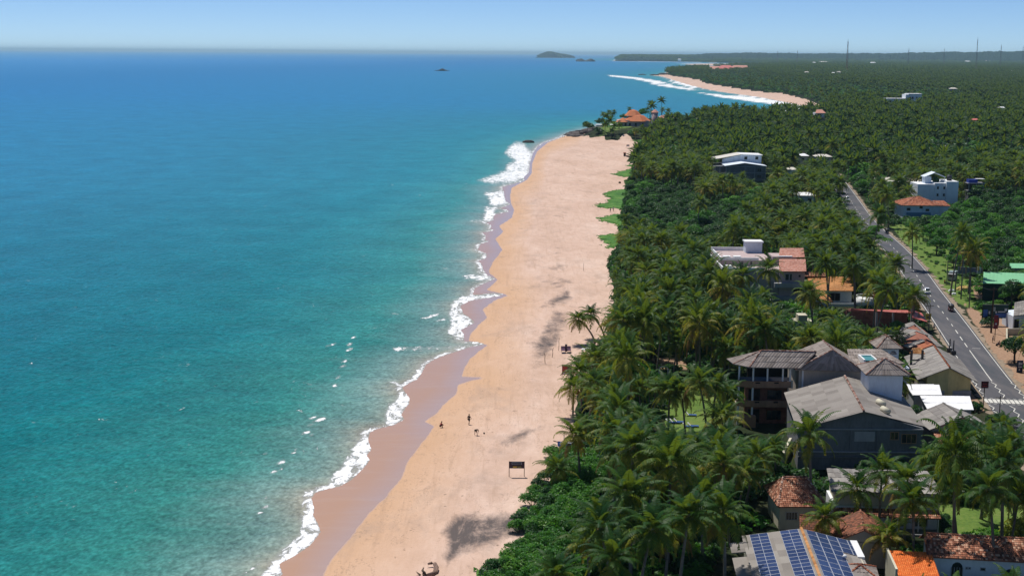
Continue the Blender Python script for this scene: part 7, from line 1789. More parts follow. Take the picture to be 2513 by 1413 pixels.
patch('bright green creeper patch on the sand, widest of the row', [(1456, 506), (1480, 498), (1496, 490), (1476, 480), (1490, 470), (1520, 466), (1560, 464), (1560, 515), (1505, 512), (1470, 512)], 1)
patch('bright green creeper patch second nearest of the row', [(1463, 536), (1490, 528), (1520, 526), (1560, 526), (1560, 560), (1520, 562), (1505, 550), (1480, 545)], 2)
patch('bright green creeper patch nearest of the row', [(1466, 578), (1490, 575), (1530, 572), (1540, 600), (1510, 612), (1485, 607), (1475, 595)], 3)
patch('bright green creeper patch farther up the row, fourth from the headland', [(1500, 428), (1530, 418), (1560, 412), (1560, 432), (1530, 435)], 4)
patch('long thin green creeper patch below the outrigger boat', [(1535, 408), (1560, 398), (1600, 396), (1580, 412)], 5)
patch('green creeper patch at the foot of the forest right of the outrigger boat', [(1545, 375), (1570, 368), (1612, 362), (1615, 385), (1565, 382)], 6)
patch('green creeper patch below the headland rocks', [(1550, 345), (1600, 343), (1612, 352), (1570, 352)], 7)
patch('grass slope on the headland in front of the villa', [(1476, 330), (1485, 315), (1540, 308), (1552, 325), (1530, 336), (1480, 338)], 8, 1.0, hmax=8.0)
patch('green creeper spreading onto the sand at the bottom edge', [(1165, 1440), (1195, 1405), (1225, 1385), (1262, 1360), (1275, 1345), (1300, 1400), (1300, 1440)], 9, .35)

# ------------------------------------------------------------------ planting
LANDMARKS = [('beach hotel', 1890, 940), ('gabled workshop', 2110, 1000), ('solar roof', 1960, 1370), ('red-tiled house', 1970, 1200), ('verandah house', 2220, 1230),
 ('long white tiled house', 2400, 1340), ('yellow shop', 2330, 920), ('salmon-roofed hotel', 1900, 660), ('ochre-roofed house', 2045, 705), ('red-roofed shed', 2170, 775), ('open sheds', 2220, 830),
 ('unfinished block', 1830, 410), ('white three-storey house', 2300, 455), ('orange-roofed house', 2265, 500), ('green-roofed warehouse', 2470, 690), ('emblem wall', 2385, 670), ('hotel lawn loungers', 1665, 1010),
 ('menu board', 1391, 910), ('white parasol', 1441, 865), ('lone beach signboard', 1268, 1150), ('green scrub', 1400, 1200), ('seagrape thicket', 1580, 520), ('creeper patches', 1500, 540), ('three sticks', 1355, 860),
 ('zebra crossing', 2460, 990), ('billboard', 2440, 770), ('outrigger boat', 1548, 380), ('headland villa', 1565, 290), ('cream garden house', 1970, 780), ('coast road car', 2274, 720), ('far road bend', 2080, 490), ('blue and white boat', 1393, 1090), ('white garden arch', 1628, 920)]
def where(px, py):
    best = min(LANDMARKS, key=lambda L_: (L_[1] - px) ** 2 + (L_[2] - py) ** 2); dx, dy = px - best[1], py - best[2]
    if abs(dx) > abs(dy): rel = 'left of' if dx < 0 else 'right of'
    else: rel = 'beyond' if dy < 0 else 'in front of'
    dd = math.hypot(dx, dy)
    return ('just ' if dd < 60 else '' if dd < 150 else 'some way ') + rel + ' the ' + best[0]
used_lab = {}
def plant(name, cat, kindw, parts, x, y, z, rz, sc, label=None, tilt=(0, 0), px=None, py=None):
    if label is None:
        w_ = where(px, py).replace('some way ', 'farther '); label = '%s %s' % (kindw[0], w_); group = '%s %s' % (kindw[1], w_)
    else: group = None
    e = empty(name, label, cat, (x, y, z), rz, group); e.scale = (sc,) * 3
    if tilt != (0, 0): e.rotation_euler = (tilt[0], tilt[1], rz)
    for pn, me in parts: link_mesh(pn, me, None, e)
    return e
palms = []      # (x, y, height, variant, label)
manual = [
 (1990, 1058, 12.5, 0, 'tall coconut palm in front of the cement gable wall, left half'), (2228, 1172, 9.0, 2, 'full-crowned coconut palm before the right end of the cement gable'), (2108, 1190, 7.0, 3, 'coconut palm covering the left roof of the verandah house'),
 (2235, 1218, 9.5, 0, 'coconut palm with yellow fronds in front of the verandah'), (2410, 1080, 11.5, 5, 'wide coconut palm below the grey hipped roof'), (2425, 1195, 12.0, 1, 'yellowish coconut palm with long thin trunk crossing the long tiled roof'),
 (2492, 1085, 13.0, 6, 'tall coconut palm at the right edge over the lawn'), (2178, 1306, 4.6, 7, 'low coconut palm in front of the verandah house porch'), (2170, 1148, 9.0, 0, 'coconut palm covering the middle of the verandah house roof'), (2022, 1262, 5.8, 4, 'coconut palm between the red tiled house and the solar panels'),
 (1600, 1290, 12.0, 1, 'big spreading coconut palm in the near grove, bottom left'), (1478, 1285, 10.5, 3, 'coconut palm leaning over the green scrub'), (1690, 1255, 12.0, 5, 'big coconut palm in the near grove left of the red tiled house'), (1772, 1250, 11.5, 0, 'big coconut palm just left of the solar building'),
  (1545, 1205, 11.5, 2, 'coconut palm in the near grove behind the green scrub'), (1780, 1130, 12.0, 6, 'coconut palm in front of the hotel lawn'),
 (2158, 520, 15.0, 1, 'lone tall coconut palm standing in front of the coast road'), (2238, 562, 12.0, 3, 'leaning coconut palm on the grass verge beyond the dark blue tuk-tuk'), (2093, 555, 12.5, 0, 'slim coconut palm left of the coast road'),
 (2203, 640, 10.0, 5, 'coconut palm overlapping the left edge of the coast road'), (2360, 570, 17.0, 6, 'tallest thin coconut palm on the right-hand grass verge'), (2388, 610, 12.0, 7, 'yellowish coconut palm right of the tallest one on the verge'),
 (2245, 722, 8.0, 7, 'yellow-green coconut palm beside the white car'), (2150, 668, 8.5, 4, 'yellowish coconut palm beyond the ochre-roofed house'), (2105, 655, 8.5, 7, 'golden coconut palm right behind the ochre roof'), (1888, 655, 14.5, 6, 'tall coconut palm covering the middle of the salmon-roofed hotel'),
 (1826, 668, 13.0, 5, 'coconut palm in front of the flat terraces of the salmon-roofed hotel'), (1985, 710, 12.0, 1, 'coconut palm between the salmon-roofed hotel and the ochre roof'), (2040, 640, 12.5, 0, 'coconut palm beyond the ochre roof'), (2163, 447, 14.0, 3, 'coconut palm in front of the long cream roof, left'), (2180, 470, 13.0, 0, 'coconut palm in front of the long cream roof, lower one'),
 (1424, 905, 7.5, 2, 'dark coconut palm leaning over the menu board'), (1408, 945, 5.5, 7, 'small bright yellow-green coconut palm on the sand'), (1460, 935, 8.5, 4, 'coconut palm right of the menu board palm'), (1672, 955, 9.0, 5, 'left coconut palm with bare trunk on the hotel lawn'), (1648, 948, 9.0, 2, 'slim palm with thin fronds on the hotel lawn'),
 (1720, 930, 12.0, 6, 'thick-crowned coconut palm right of the hotel lawn'), (1368, 1140, 4.0, 7, 'small yellow palm beside the narrow dark sign'), (1412, 1060, 7.5, 4, 'coconut palm over the blue and white boat'), (1480, 275, 9, 0, 'left of two dark palms at the seaward tip of the headland'), (1495, 270, 10, 5, 'right of two dark palms at the seaward tip of the headland'),
]
for px_, py_, h_, v_, lb in manual:
    x, y = at(px_, py_ + 6, G + h_); palms.append((x, y, h_, v_, lb))
n_manual = len(palms)
# leaning beach palms of their own
for k, (cx_, cy_, bx_, by_, lb) in enumerate([(1422, 785, 1460, 842, 'coconut palm leaning far out over the sand, its shadow beneath'), (1452, 772, 1484, 830, 'second coconut palm leaning over the sand, behind the first')]):
    bx, by = at(bx_, by_, G); cx2, _ = at(cx_, cy_, G + 5.8); lean = math.hypot(cx2 - bx, 1.0)
    tm, cm, nm, top = palm_parts(500 + k, 6.0, lean, PI + .1, 24, 3.6, True, .03)
    plant('coconut_palm', 'palm tree', None, [('trunk', tm), ('crown', cm), ('coconuts', nm)], bx, by, G, 0, 1, lb)

roadline = RC
def dens(xs, ys): return segdist(xs, ys, RC, closed=False)
def blocked_np(X, Y, Hh, r, soft=.75):
    px, py = proj(X, Y, Hh); d = np.hypot(X, Y); rp = r * FPX / d * soft; out = np.zeros(len(X), bool)
    for poly, dd in KEEP:
        sel = (~out) & (d < dd * 1.035) & (px > poly[:, 0].min() - rp) & (px < poly[:, 0].max() + rp) & (py > poly[:, 1].min() - rp) & (py < poly[:, 1].max() + rp)
        if not sel.any(): continue
        ii = np.where(sel)[0]; hit = pip(px[ii], py[ii], poly)
        for a in np.arange(0, 6.2, .785): hit |= pip(px[ii] + rp[ii] * math.cos(a), py[ii] + rp[ii] * .55 * math.sin(a), poly)
        out[ii[hit]] = True
    return out
def foot_np(X, Y, pad):
    out = np.zeros(len(X), bool)
    for f_ in FOOT:
        sel = (X > f_[:, 0].min() - pad) & (X < f_[:, 0].max() + pad) & (Y > f_[:, 1].min() - pad) & (Y < f_[:, 1].max() + pad)
        if sel.any(): ii = np.where(sel)[0]; out[ii[sdf(X[ii], Y[ii], f_) > -pad]] = True
    return out
def jitter(x0, x1, y0, y1, sp, seed):
    r_ = np.random.default_rng(seed); xs = np.arange(x0, x1, sp); ys = np.arange(y0, y1, sp); X, Y = np.meshgrid(xs, ys)
    X = X + (np.arange(len(ys)) % 2)[:, None] * sp * .5
    return (X + r_.uniform(-.38, .38, X.shape) * sp).ravel(), (Y + r_.uniform(-.38, .38, X.shape) * sp).ravel(), r_
def in_view(X, Y, mx=250): 
    px, py = proj(X, Y, 10.0); return (px > -60) & (px < 2513 + mx)
LAWN_G = [poly_ground(p) for p in LAWN_PX] + [poly_ground(p) for p in DIRT_PX]
def on_lawn(X, Y):
    o = np.zeros(len(X), bool)
    for p in LAWN_G[:2] + LAWN_G[6:]: o |= pip(X, Y, p)
    return o
# visible road and verge must stay in view: keep palms from hanging over it
keep([(2125, 540), (2108, 520), (2165, 555), (2205, 590), (2250, 630), (2300, 690), (2345, 750), (2420, 835), (2513, 960), (2513, 1010), (2418, 1000), (2330, 845), (2290, 780), (2272, 745), (2262, 700), (2225, 640), (2170, 600)], 700)
keep([(2062, 476), (2085, 476), (2110, 520), (2095, 520)], 700)
keep([(2345, 750), (2460, 760), (2480, 880), (2430, 840)], 330)
keep([(2215, 545), (2300, 690), (2400, 740), (2400, 640), (2330, 600)], 560)
keep([(1255, 1275), (1190, 1400), (1000, 1413), (1000, 330), (1400, 330), (1540, 350), (1500, 600), (1490, 640), (1478, 700), (1480, 760), (1380, 860), (1395, 1000), (1385, 1090), (1330, 1150), (1290, 1210)], 1060)
keep([(2330, 1252), (2513, 1250), (2513, 1300), (2340, 1305)], 182)
Z_SCRUB = poly_ground([(1175, 1450), (1200, 1405), (1262, 1358), (1275, 1290), (1300, 1240), (1340, 1175), (1350, 1125), (1400, 1112), (1470, 1118), (1500, 1150), (1460, 1240), (1430, 1320), (1400, 1400), (1400, 1450)])
Z_SEAGR = poly_ground([(1545, 402), (1600, 388), (1625, 410), (1560, 440), (1560, 470), (1700, 490), (1730, 520), (1850, 500), (1880, 545), (1830, 600), (1790, 640), (1700, 655), (1600, 640), (1515, 600), (1515, 500), (1530, 440)])
Z_RIGHT = poly_ground([(2185, 545), (2330, 528), (2400, 505), (2700, 480), (2850, 760), (2560, 800), (2400, 775), (2310, 705), (2235, 625)])
Z_DARK = poly_ground([(1800, 790), (2010, 800), (2150, 830), (2040, 850), (1900, 850), (1790, 860)])
Z_MID = poly_ground([(2080, 420), (2150, 430), (2160, 480), (2100, 480)])
keep([(1180, 1413), (1262, 1300), (1300, 1230), (1340, 1130), (1455, 1115), (1460, 1170), (1400, 1240), (1340, 1290), (1300, 1413)], 215)
# shrubs along the sand edge
X, Y, r_ = jitter(-5, 60, 150, 260, 2.5, 11)
k = pip(X, Y, Z_SCRUB) & in_view(X, Y); X, Y = X[k], Y[k]
for i in range(len(X)):
    v = SV[(1, 3, 1, 3, 1, 3, 0)[i % 7]]; px_, py_ = proj(X[i], Y[i], G + 1.5); edge = float(sdf(X[i:i+1], Y[i:i+1], Z_SCRUB)[0])
    plant('beach_shrub', 'shrub', ('bright green leafy shrub', 'leafy shrubs'), [('stem', v[0]), ('foliage', v[1])], X[i], Y[i], G, r_.uniform(0, 6.28), r_.uniform(.55, .8) + .35 * min(1, max(0, edge) / 6), px=px_, py=py_)
# broadleaf trees
n_tree = 0
treeXY = []; extraT = []
def add_trees(zone, box, sp, seed, kinds, hs, far_ok=False, label=('broadleaf tree', 'broadleaf trees'), soft=.7, rd=7.5):
    global n_tree
    X, Y, r_ = jitter(*box, sp, seed); k = in_view(X, Y, 120)
    if zone is not None: k &= pip(X, Y, zone) & (sdf(X, Y, VEG) > 3.2)
    X, Y = X[k], Y[k]; k = ~foot_np(X, Y, 2.5) & (dens(X, Y) > rd); X, Y = X[k], Y[k]; o_ = np.argsort(np.hypot(X, Y)); X, Y = X[o_], Y[o_]
    hh = r_.uniform(hs[0], hs[1], len(X)); k = ~blocked_np(X, Y, G + hh * .75, 4.0, soft) & ~on_lawn(X, Y); X, Y, hh = X[k], Y[k], hh[k]
    for i in range(len(X)):
        kd = kinds[int(r_.integers(len(kinds)))]; tm, cm = {'d': TV, 'b': TVB, 'l': TVL}[kd][int(r_.integers(4 if kd == 'd' else 2))]
        px_, py_ = proj(X[i], Y[i], G + hh[i] * .8); base = {'d': 9, 'b': 8, 'l': 10}[kd]
        nm = {'d': ('dark green rounded tree', 'dark green trees'), 'b': ('bright green rounded tree', 'bright green trees'), 'l': ('flat-layered spreading tree', 'flat-layered trees')}[kd]
        if n_tree >= 262: extraT.append((X[i], Y[i], hh[i] / base, {'d': 0, 'b': 4, 'l': 6}[kd] + int(r_.integers(4 if kd == 'd' else 2)))); treeXY.append((X[i], Y[i])); continue
        plant('broadleaf_tree', 'tree', nm, [('trunk', tm), ('crown', cm)], X[i], Y[i], G, r_.uniform(0, 6.28), hh[i] / base, px=px_, py=py_); n_tree += 1; treeXY.append((X[i], Y[i]))
add_trees(Z_SEAGR, (20, 140, 400, 900), 6.4, 21, 'dddddbl', (4.5, 7.5), soft=.35)
add_trees(Z_RIGHT, (100, 240, 340, 660), 6.2, 22, 'ddblbd', (4, 8), soft=.5, rd=17)
add_trees(Z_MID, (120, 220, 640, 900), 8, 23, 'bbd', (6, 9))
add_trees(Z_DARK, (30, 110, 260, 330), 6.5, 24, 'ddd', (6, 9))
for px_, py_, h_, kd, i_, lb, s_ in [(1565, 925, 7.0, 'b', 0, 'big round bright green tree left of the hotel lawn', .95), (2256, 1000, 8.5, 'd', 1, 'narrow dark green tree between the workshop roof and the white sheet roofs', .62), (2492, 855, 5.5, 'd', 2, 'round glossy green tree on the verge at the right edge', .72),
    (2485, 715, 7.5, 'd', 3, 'dark tree with grey-green crown hiding the corner of the green warehouse', .85), (2155, 705, 4, 'd', 0, 'dense dark tree right of the ochre-roofed house', .8), (2190, 715, 4.5, 'd', 2, 'dark tree left of the white car', .8), (1480, 1040, 5, 'd', 1, 'low dark tree behind the boat', .6),
    (1860, 480, 8.5, 'l', 1, 'bright layered tree below the unfinished block', .9), (1800, 510, 7, 'l', 1, 'bright layered tree at the right of the seagrape thicket', .9), (1830, 545, 6, 'l', 1, 'lower bright layered tree at the right of the seagrape thicket', .9), (2140, 455, 7, 'b', 1, 'bright green tree left of the long cream roof', 1.0), (1610, 850, 6, 'd', 0, 'dark tree in the grove beyond the clearing', .7), (1680, 800, 6, 'd', 3, 'dark tree deep in the grove', .7),
    (2300, 600, 6, 'b', 0, 'bright bushy tree on the grass bank right of the road', .8), (2340, 640, 4, 'b', 1, 'low bright tree on the grass bank above the parked lorry', .6)]:
    tm, cm = {'d': TV, 'b': TVB, 'l': TVL}[kd][i_ % (4 if kd == 'd' else 2)]; x, y = at(px_, py_, G + h_ * .6); plant('broadleaf_tree', 'tree', None, [('trunk', tm), ('crown', cm)], x, y, G, px_ % 6, s_, lb); treeXY.append((x, y))
for px_, py_, lb, v_, s_ in [(2492, 1305, 'yellow-green round bush above the long tiled roof', SVY, 1.6), (2425, 790, 'green bush at the left foot of the billboard', SV[0], .9), (2470, 1035, 'dark bush below the zebra crossing', SV[0], .8), (2440, 1025, 'dark bush left of the lamp post', SV[2], .8), (2200, 862, 'bright potted palm-like bush beside the blue pavilion', SV[1], .7), (2520, 900, 'low plant under the dark blue sign', SV[1], .6), (2210, 480, 'yellow bush at the corner of the orange hip-roofed house', SVY, 1.6), (2050, 905 - 60, 'bush behind the hotel roof ridge', SV[2], 1.3)]:
    x, y = at(px_, py_, G + 1.2); plant('garden_bush', 'bush', None, [('stem', v_[0]), ('foliage', v_[1])], x, y, G + (6 if 'potted' in lb else 0), px_ % 6, s_, lb)
for k in range(12):      # clipped hedge by the lawn
    x, y = at(2318 + 1.6 * k, 1262 + 4.2 * k, G + 1); plant('hedge_bush', 'bush', ('dark hedge bush in the row along the lawn', 'dark hedge bushes'), [('stem', SV[0][0]), ('foliage', SV[0][1])], x, y, G, k, .42, 'dark hedge bush in the row between the verandah house and the lawn')['group'] = 'hedge bushes along the lawn'

# palms of the grove, near ones as individuals
X, Y, r_ = jitter(-20, 330, 150, 760, 5.5, 31)
k = pip(X, Y, VEG) & in_view(X, Y); X, Y = X[k], Y[k]
k = (sdf(X, Y, VEG) > 1.0) & ~pip(X, Y, Z_SCRUB) & ~foot_np(X, Y, 2.0) & (dens(X, Y) > 6.5) & ~on_lawn(X, Y); X, Y = X[k], Y[k]
for zz, pr in ((Z_SEAGR, .93), (Z_RIGHT, .985), (Z_MID, .8), (Z_DARK, .55)):
    k = ~(pip(X, Y, zz) & (r_.uniform(0, 1, len(X)) < pr)); X, Y = X[k], Y[k]
k = (np.hypot(X, Y) < 300) | (r_.uniform(0, 1, len(X)) < .74); X, Y = X[k], Y[k]; hh = r_.uniform(7.5, 14.5, len(X)); sea_edge = sdf(X, Y, VEG); hh = np.where(sea_edge < 8, hh * .72, hh)
k = ~blocked_np(X, Y, G + hh, 4.9, .85); 
X2, Y2, H2 = X[~k], Y[~k], hh[~k] * .55          # too tall for their place: try a young palm
X, Y, hh = X[k], Y[k], hh[k]
k2 = ~blocked_np(X2, Y2, G + H2, 3.0, .9); X = np.r_[X, X2[k2]]; Y = np.r_[Y, Y2[k2]]; hh = np.r_[hh, H2[k2]]
MX = np.array([(p[0], p[1]) for p in palms]); TX = np.array(treeXY)
k = np.array([min(np.hypot(MX[:, 0] - a, MX[:, 1] - b)) > 4.2 and min(np.hypot(TX[:, 0] - a, TX[:, 1] - b)) > 3.2 for a, b in zip(X, Y)])
X, Y, hh = X[k], Y[k], hh[k]
o_ = np.argsort(np.hypot(X, Y)); X, Y, hh = X[o_], Y[o_], hh[o_]
nind = 296 - len(palms)
PT = [(bpy.data.meshes, None)]
def put_palm(x, y, h_, v_, label):
    tm, cm, nm, top = PV[v_]; sc = max(.62 if h_ < 6 else .82, min(1.08, (h_ / top[2]) ** .5)); dz = h_ - top[2] * sc
    px_, py_ = proj(x, y, G + h_); rz = rnd.uniform(0, 6.28)
    # stand the palm so that its crown, not its foot, is at (x, y)
    ox = (top[0] * math.cos(rz) - top[1] * math.sin(rz)) * sc; oy = (top[0] * math.sin(rz) + top[1] * math.cos(rz)) * sc
    e = plant('coconut_palm', 'palm tree', ('coconut palm', 'coconut palms'), [('trunk', tm), ('crown', cm), ('coconuts', nm)], x - ox, y - oy, G + min(0, dz), rz, 1.0, label, px=px_, py=py_)
    e.scale = (sc, sc, sc if dz < 0 else h_ / top[2]); e.rotation_euler = (rnd.uniform(-.03, .03), rnd.uniform(-.03, .03), rz)
for p in palms: put_palm(*p)
for i in range(min(nind, len(X))): put_palm(X[i], Y[i], hh[i], int(r_.integers(8)), None)
nX, nY, nH = X[nind:], Y[nind:], hh[nind:]
sw = r_.uniform(0, 1, len(nX)) < .13
for a_, b_, c_ in zip(nX[sw], nY[sw], nH[sw]): extraT.append((a_, b_, min(1.0, c_ / 12) * r_.uniform(.6, .95), int(r_.integers(8))))
nX, nY, nH = nX[~sw], nY[~sw], nH[~sw]

# ------------------------------------------------------------------ the forest beyond, as one growth
protos = bpy.data.collections.new('growth')       # sources, not placed in the scene themselves
def join_meshes(name, parts):
    vs = []; ff = {}; ts = {}; mats = []; mi = {}; base = 0
    out = bpy.data.meshes.new(name); V_ = []; F_ = []; T_ = []; M_ = []
    for me, m_ in parts:
        n = len(me.vertices); co = np.zeros(n * 3, np.float32); me.vertices.foreach_get('co', co); V_.append(co.reshape(-1, 3))
        if m_ not in mats: mats.append(m_)
        tt = np.zeros(len(me.polygons), np.float32)
        if 'tint' in me.attributes: me.attributes['tint'].data.foreach_get('value', tt)
        for p in me.polygons: F_.append([v + base for v in p.vertices]); M_.append(mats.index(m_))
        T_.append(tt); base += n
    out.from_pydata(np.concatenate(V_).tolist(), [], F_); out.update()
    for m_ in mats: out.materials.append(m_)
    out.polygons.foreach_set('material_index', np.asarray(M_, np.int32))
    out.attributes.new('tint', 'FLOAT', 'FACE').data.foreach_set('value', np.concatenate(T_)); return out
def source(prefix, i, me, coll): o = bpy.data.objects.new('%s_%02d' % (prefix, i), me); coll.objects.link(o)
def scatter(name, label, coll, X, Y, Z, rot, sc, idx):
    me = np_mesh(name, np.stack([X, Y, Z], 1), np.zeros((0, 3), np.int32)) if False else bpy.data.meshes.new(name)
    n = len(X); me.vertices.add(n); me.vertices.foreach_set('co', np.stack([X, Y, Z], 1).astype(np.float32).ravel())
    me.attributes.new('rz', 'FLOAT', 'POINT').data.foreach_set('value', rot.astype(np.float32))
    me.attributes.new('sc', 'FLOAT', 'POINT').data.foreach_set('value', sc.astype(np.float32))
    me.attributes.new('pick', 'INT', 'POINT').data.foreach_set('value', idx.astype(np.int32))
    o = bpy.data.objects.new(name, me); COL.objects.link(o); tag(o, label, kind='stuff')
    g = bpy.data.node_groups.new(name, 'GeometryNodeTree'); g.interface.new_socket('Geometry', in_out='INPUT', socket_type='NodeSocketGeometry'); g.interface.new_socket('Geometry', in_out='OUTPUT', socket_type='NodeSocketGeometry')
    N = g.nodes; gi = N.new('NodeGroupInput'); go = N.new('NodeGroupOutput'); ci = N.new('GeometryNodeCollectionInfo'); ci.inputs['Collection'].default_value = coll; ci.inputs['Separate Children'].default_value = True; ci.inputs['Reset Children'].default_value = True
    ip = N.new('GeometryNodeInstanceOnPoints'); ip.inputs['Pick Instance'].default_value = True
    def na(nm, ty): a = N.new('GeometryNodeInputNamedAttribute'); a.data_type = ty; a.inputs['Name'].default_value = nm; return a.outputs['Attribute']
    cx = N.new('ShaderNodeCombineXYZ'); g.links.new(na('rz', 'FLOAT'), cx.inputs['Z'])
    mp = N.new('GeometryNodeMeshToPoints'); g.links.new(gi.outputs[0], mp.inputs[0])
    g.links.new(mp.outputs[0], ip.inputs['Points']); g.links.new(ci.outputs[0], ip.inputs['Instance']); g.links.new(na('pick', 'INT'), ip.inputs['Instance Index']); g.links.new(cx.outputs[0], ip.inputs['Rotation']); g.links.new(na('sc', 'FLOAT'), ip.inputs['Scale'])
    g.links.new(ip.outputs[0], go.inputs[0])
    md = o.modifiers.new('growth', 'NODES'); md.node_group = g
    return o
C_near = bpy.data.collections.new('near_palms'); 
for i, (tm, cm, nm, top) in enumerate(PV): source('palm', i, join_meshes('palm', [(tm, M_TRUNK), (cm, M_PALM)]), C_near)
if len(nX):
    idx = r_.integers(0, 8, len(nX)); tops = np.array([PV[i][3][2] for i in idx])
    scatter('palm_grove', 'dense coconut grove behind the nearest palms', C_near, nX, nY, np.full(len(nX), G) + np.minimum(0, nH - tops * np.clip(nH / tops, .62, 1.15)), r_.uniform(0, 6.28, len(nX)), np.clip(nH / tops, .62, 1.15), idx)
if extraT:
    C_tree = bpy.data.collections.new('thicket_trees')
    for i, (tm, cm) in enumerate(TV + TVB + TVL): source('tree', i, cm, C_tree)
    E_ = np.array(extraT); scatter('tree_thicket', 'dense green tree thicket farther back', C_tree, E_[:, 0], E_[:, 1], np.full(len(E_), G), E_[:, 0] * 7 % 6.28, E_[:, 2], E_[:, 3].astype(int))
# low growth under the palms
C_low = bpy.data.collections.new('low_growth')
for i in range(4): source('bush', i, shrub_mesh(400 + i, 2.2, 2.2, 420, .30, M_LEAF if i < 3 else M_LEAFB), C_low)
X, Y, r2 = jitter(-10, 330, 150, 760, 3.6, 41); k = pip(X, Y, VEG) & in_view(X, Y); X, Y = X[k], Y[k]
k = (sdf(X, Y, VEG) > 2.0) & ~foot_np(X, Y, 2.2) & (dens(X, Y) > 7.5); X, Y = X[k], Y[k]
lw = np.zeros(len(X), bool)
for p in LAWN_G: lw |= pip(X, Y, p)
k = ~(lw & (r2.uniform(0, 1, len(X)) < .93)); X, Y = X[k], Y[k]
k = ~blocked_np(X, Y, np.full(len(X), G + 1.2), 2.0, .9) & ~on_lawn(X, Y); X, Y = X[k], Y[k]
scatter('undergrowth', 'low green undergrowth beneath the palms', C_low, X, Y, np.full(len(X), G - .2), r2.uniform(0, 6.28, len(X)), r2.uniform(.6, 1.35, len(X)), r2.integers(0, 4, len(X)))
X, Y, r2 = jitter(90, 230, 340, 620, 2.6, 43); k = pip(X, Y, Z_RIGHT) & in_view(X, Y) & (dens(X, Y) > 6.3) & ~foot_np(X, Y, 1.5) & (r2.uniform(0, 1, len(X)) < .6); X, Y = X[k], Y[k]
scatter('verge_weeds', 'rough low bushes and weeds on the grassy bank right of the road', C_low, X, Y, np.full(len(X), G - .1), r2.uniform(0, 6.28, len(X)), np.where(dens(X, Y) < 13, r2.uniform(.18, .45, len(X)), r2.uniform(.3, .9, len(X))), 2 + r2.integers(0, 2, len(X)))
# middle distance
C_mid = bpy.data.collections.new('mid_palms')
for i in range(6):
    tm, cm, nm, top = palm_parts(600 + i, 10 + i * .8, .8, i, 17, 4.9, False, (-.05, .04, -.08, .12, .0, -.05)[i]); source('palm', i, join_meshes('palm', [(tm, M_TRUNK), (cm, M_PALM)]), C_mid)
for i in range(3): source('tree', 6 + i, join_meshes('tree', [(tree_parts(620 + i, 9, 5.4, 11, 700, .62, M_LEAF if i < 2 else M_LEAFB)[1], M_LEAF if i < 2 else M_LEAFB)]), C_mid)
X, Y, r3 = jitter(60, 1900, 700, 4700, 8.2, 51); k = in_view(X, Y, 60) & (Y > 700); X, Y = X[k], Y[k]
k = pip(X, Y, VEG); X, Y = X[k], Y[k]
k = (sdf(X, Y, VEG) > 3) & ~foot_np(X, Y, 3) & ~(pip(X, Y, HEAD) & (r3.uniform(0, 1, len(X)) < .88)); X, Y = X[k], Y[k]
D_ = np.hypot(X, Y)
k = r3.uniform(0, 1, len(X)) < np.clip(1.25 - D_ / 5200, .45, 1); X, Y, D_ = X[k], Y[k], D_[k]
noise_ = np.sin(X * .011 + 1) * np.sin(Y * .006) + .6 * np.sin(X * .03 + Y * .012 + 2)
# low scrub behind the far bay
bay = (sdf(X, Y, VEG) < 260) & (D_ > 1900)
isT = (r3.uniform(0, 1, len(X)) < np.where(bay, .9, np.where(noise_ > .55, .75, .2)))
idx = np.where(isT, 6 + r3.integers(0, 3, len(X)), r3.integers(0, 6, len(X)))
hs_ = r3.uniform(.62, 1.3, len(X)); hs_ = np.where(isT & bay, hs_ * .75, hs_)
headz = 7.0 * sstep(sdf(X, Y, HEAD), 0, 26)
k = ~blocked_np(X, Y, G + 10 * hs_ + headz, 4, .8)
scatter('palm_forest', 'palm forest stretching inland and along the far bay', C_mid, X[k], Y[k], (np.full(len(X), G - .3) + headz)[k], r3.uniform(0, 6.28, len(X))[k], hs_[k], idx[k])
# far canopy, many crowns to a clump
def clump(seed):
    r_ = random.Random(seed); vs, fs, ts = [], [], []
    for k in range(26):
        x, y = r_.uniform(-22, 22), r_.uniform(-22, 22); z = r_.uniform(5, 17)
        for i in range(7): frond(vs, fs, ts, x, y, z, i * .9 + r_.random(), 1.0 - 1.3 * (i % 3) / 2, 5.5, r_.uniform(0, .4), r_, 3, 2, 1.6, False)
    me = bpy.data.meshes.new('clump'); me.from_pydata([tuple(v) for v in vs], [], fs); me.update(); me.attributes.new('tint', 'FLOAT', 'FACE').data.foreach_set('value', np.asarray(ts, np.float32)); me.materials.append(M_PALM)
    rg = np.random.default_rng(seed); bl = [(rg.uniform(-20, 20), rg.uniform(-20, 20), rg.uniform(3, 10), rg.uniform(4, 7), rg.uniform(3, 5)) for _ in range(12)]
    v2, f2, t2 = crown_leaves(bl, 500, 1.6, rg); m2 = np_mesh('c2', v2, f2, fattrs={'tint': t2}); m2.materials.append(M_LEAF)
    return join_meshes('clump', [(me, M_PALM), (m2, M_LEAF)])
C_far = bpy.data.collections.new('far_canopy')
for i in range(4): source('clump', i, clump(700 + i), C_far)
X, Y, r4 = jitter(300, 6500, 4500, 15500, 42, 61); k = in_view(X, Y, 60); X, Y = X[k], Y[k]; k = pip(X, Y, VEG); X, Y = X[k], Y[k]; k = (sdf(X, Y, VEG) > 12) & ~foot_np(X, Y, 10); X, Y = X[k], Y[k]
D_ = np.hypot(X, Y); pxx, _ = proj(X, Y, 10.0); zt = np.full(len(X), G)
lift_ = sstep(D_, 12500, 15500) * 38; zt = zt + np.where(D_ > 12500, lift_, 0)
k = ~blocked_np(X, Y, zt + 10, 18, .6)
scatter('far_canopy', 'hazy tree canopy fading towards the horizon', C_far, X[k], Y[k], zt[k], r4.uniform(0, 6.28, len(X))[k], r4.uniform(.9, 1.25, len(X))[k], r4.integers(0, 4, len(X))[k])
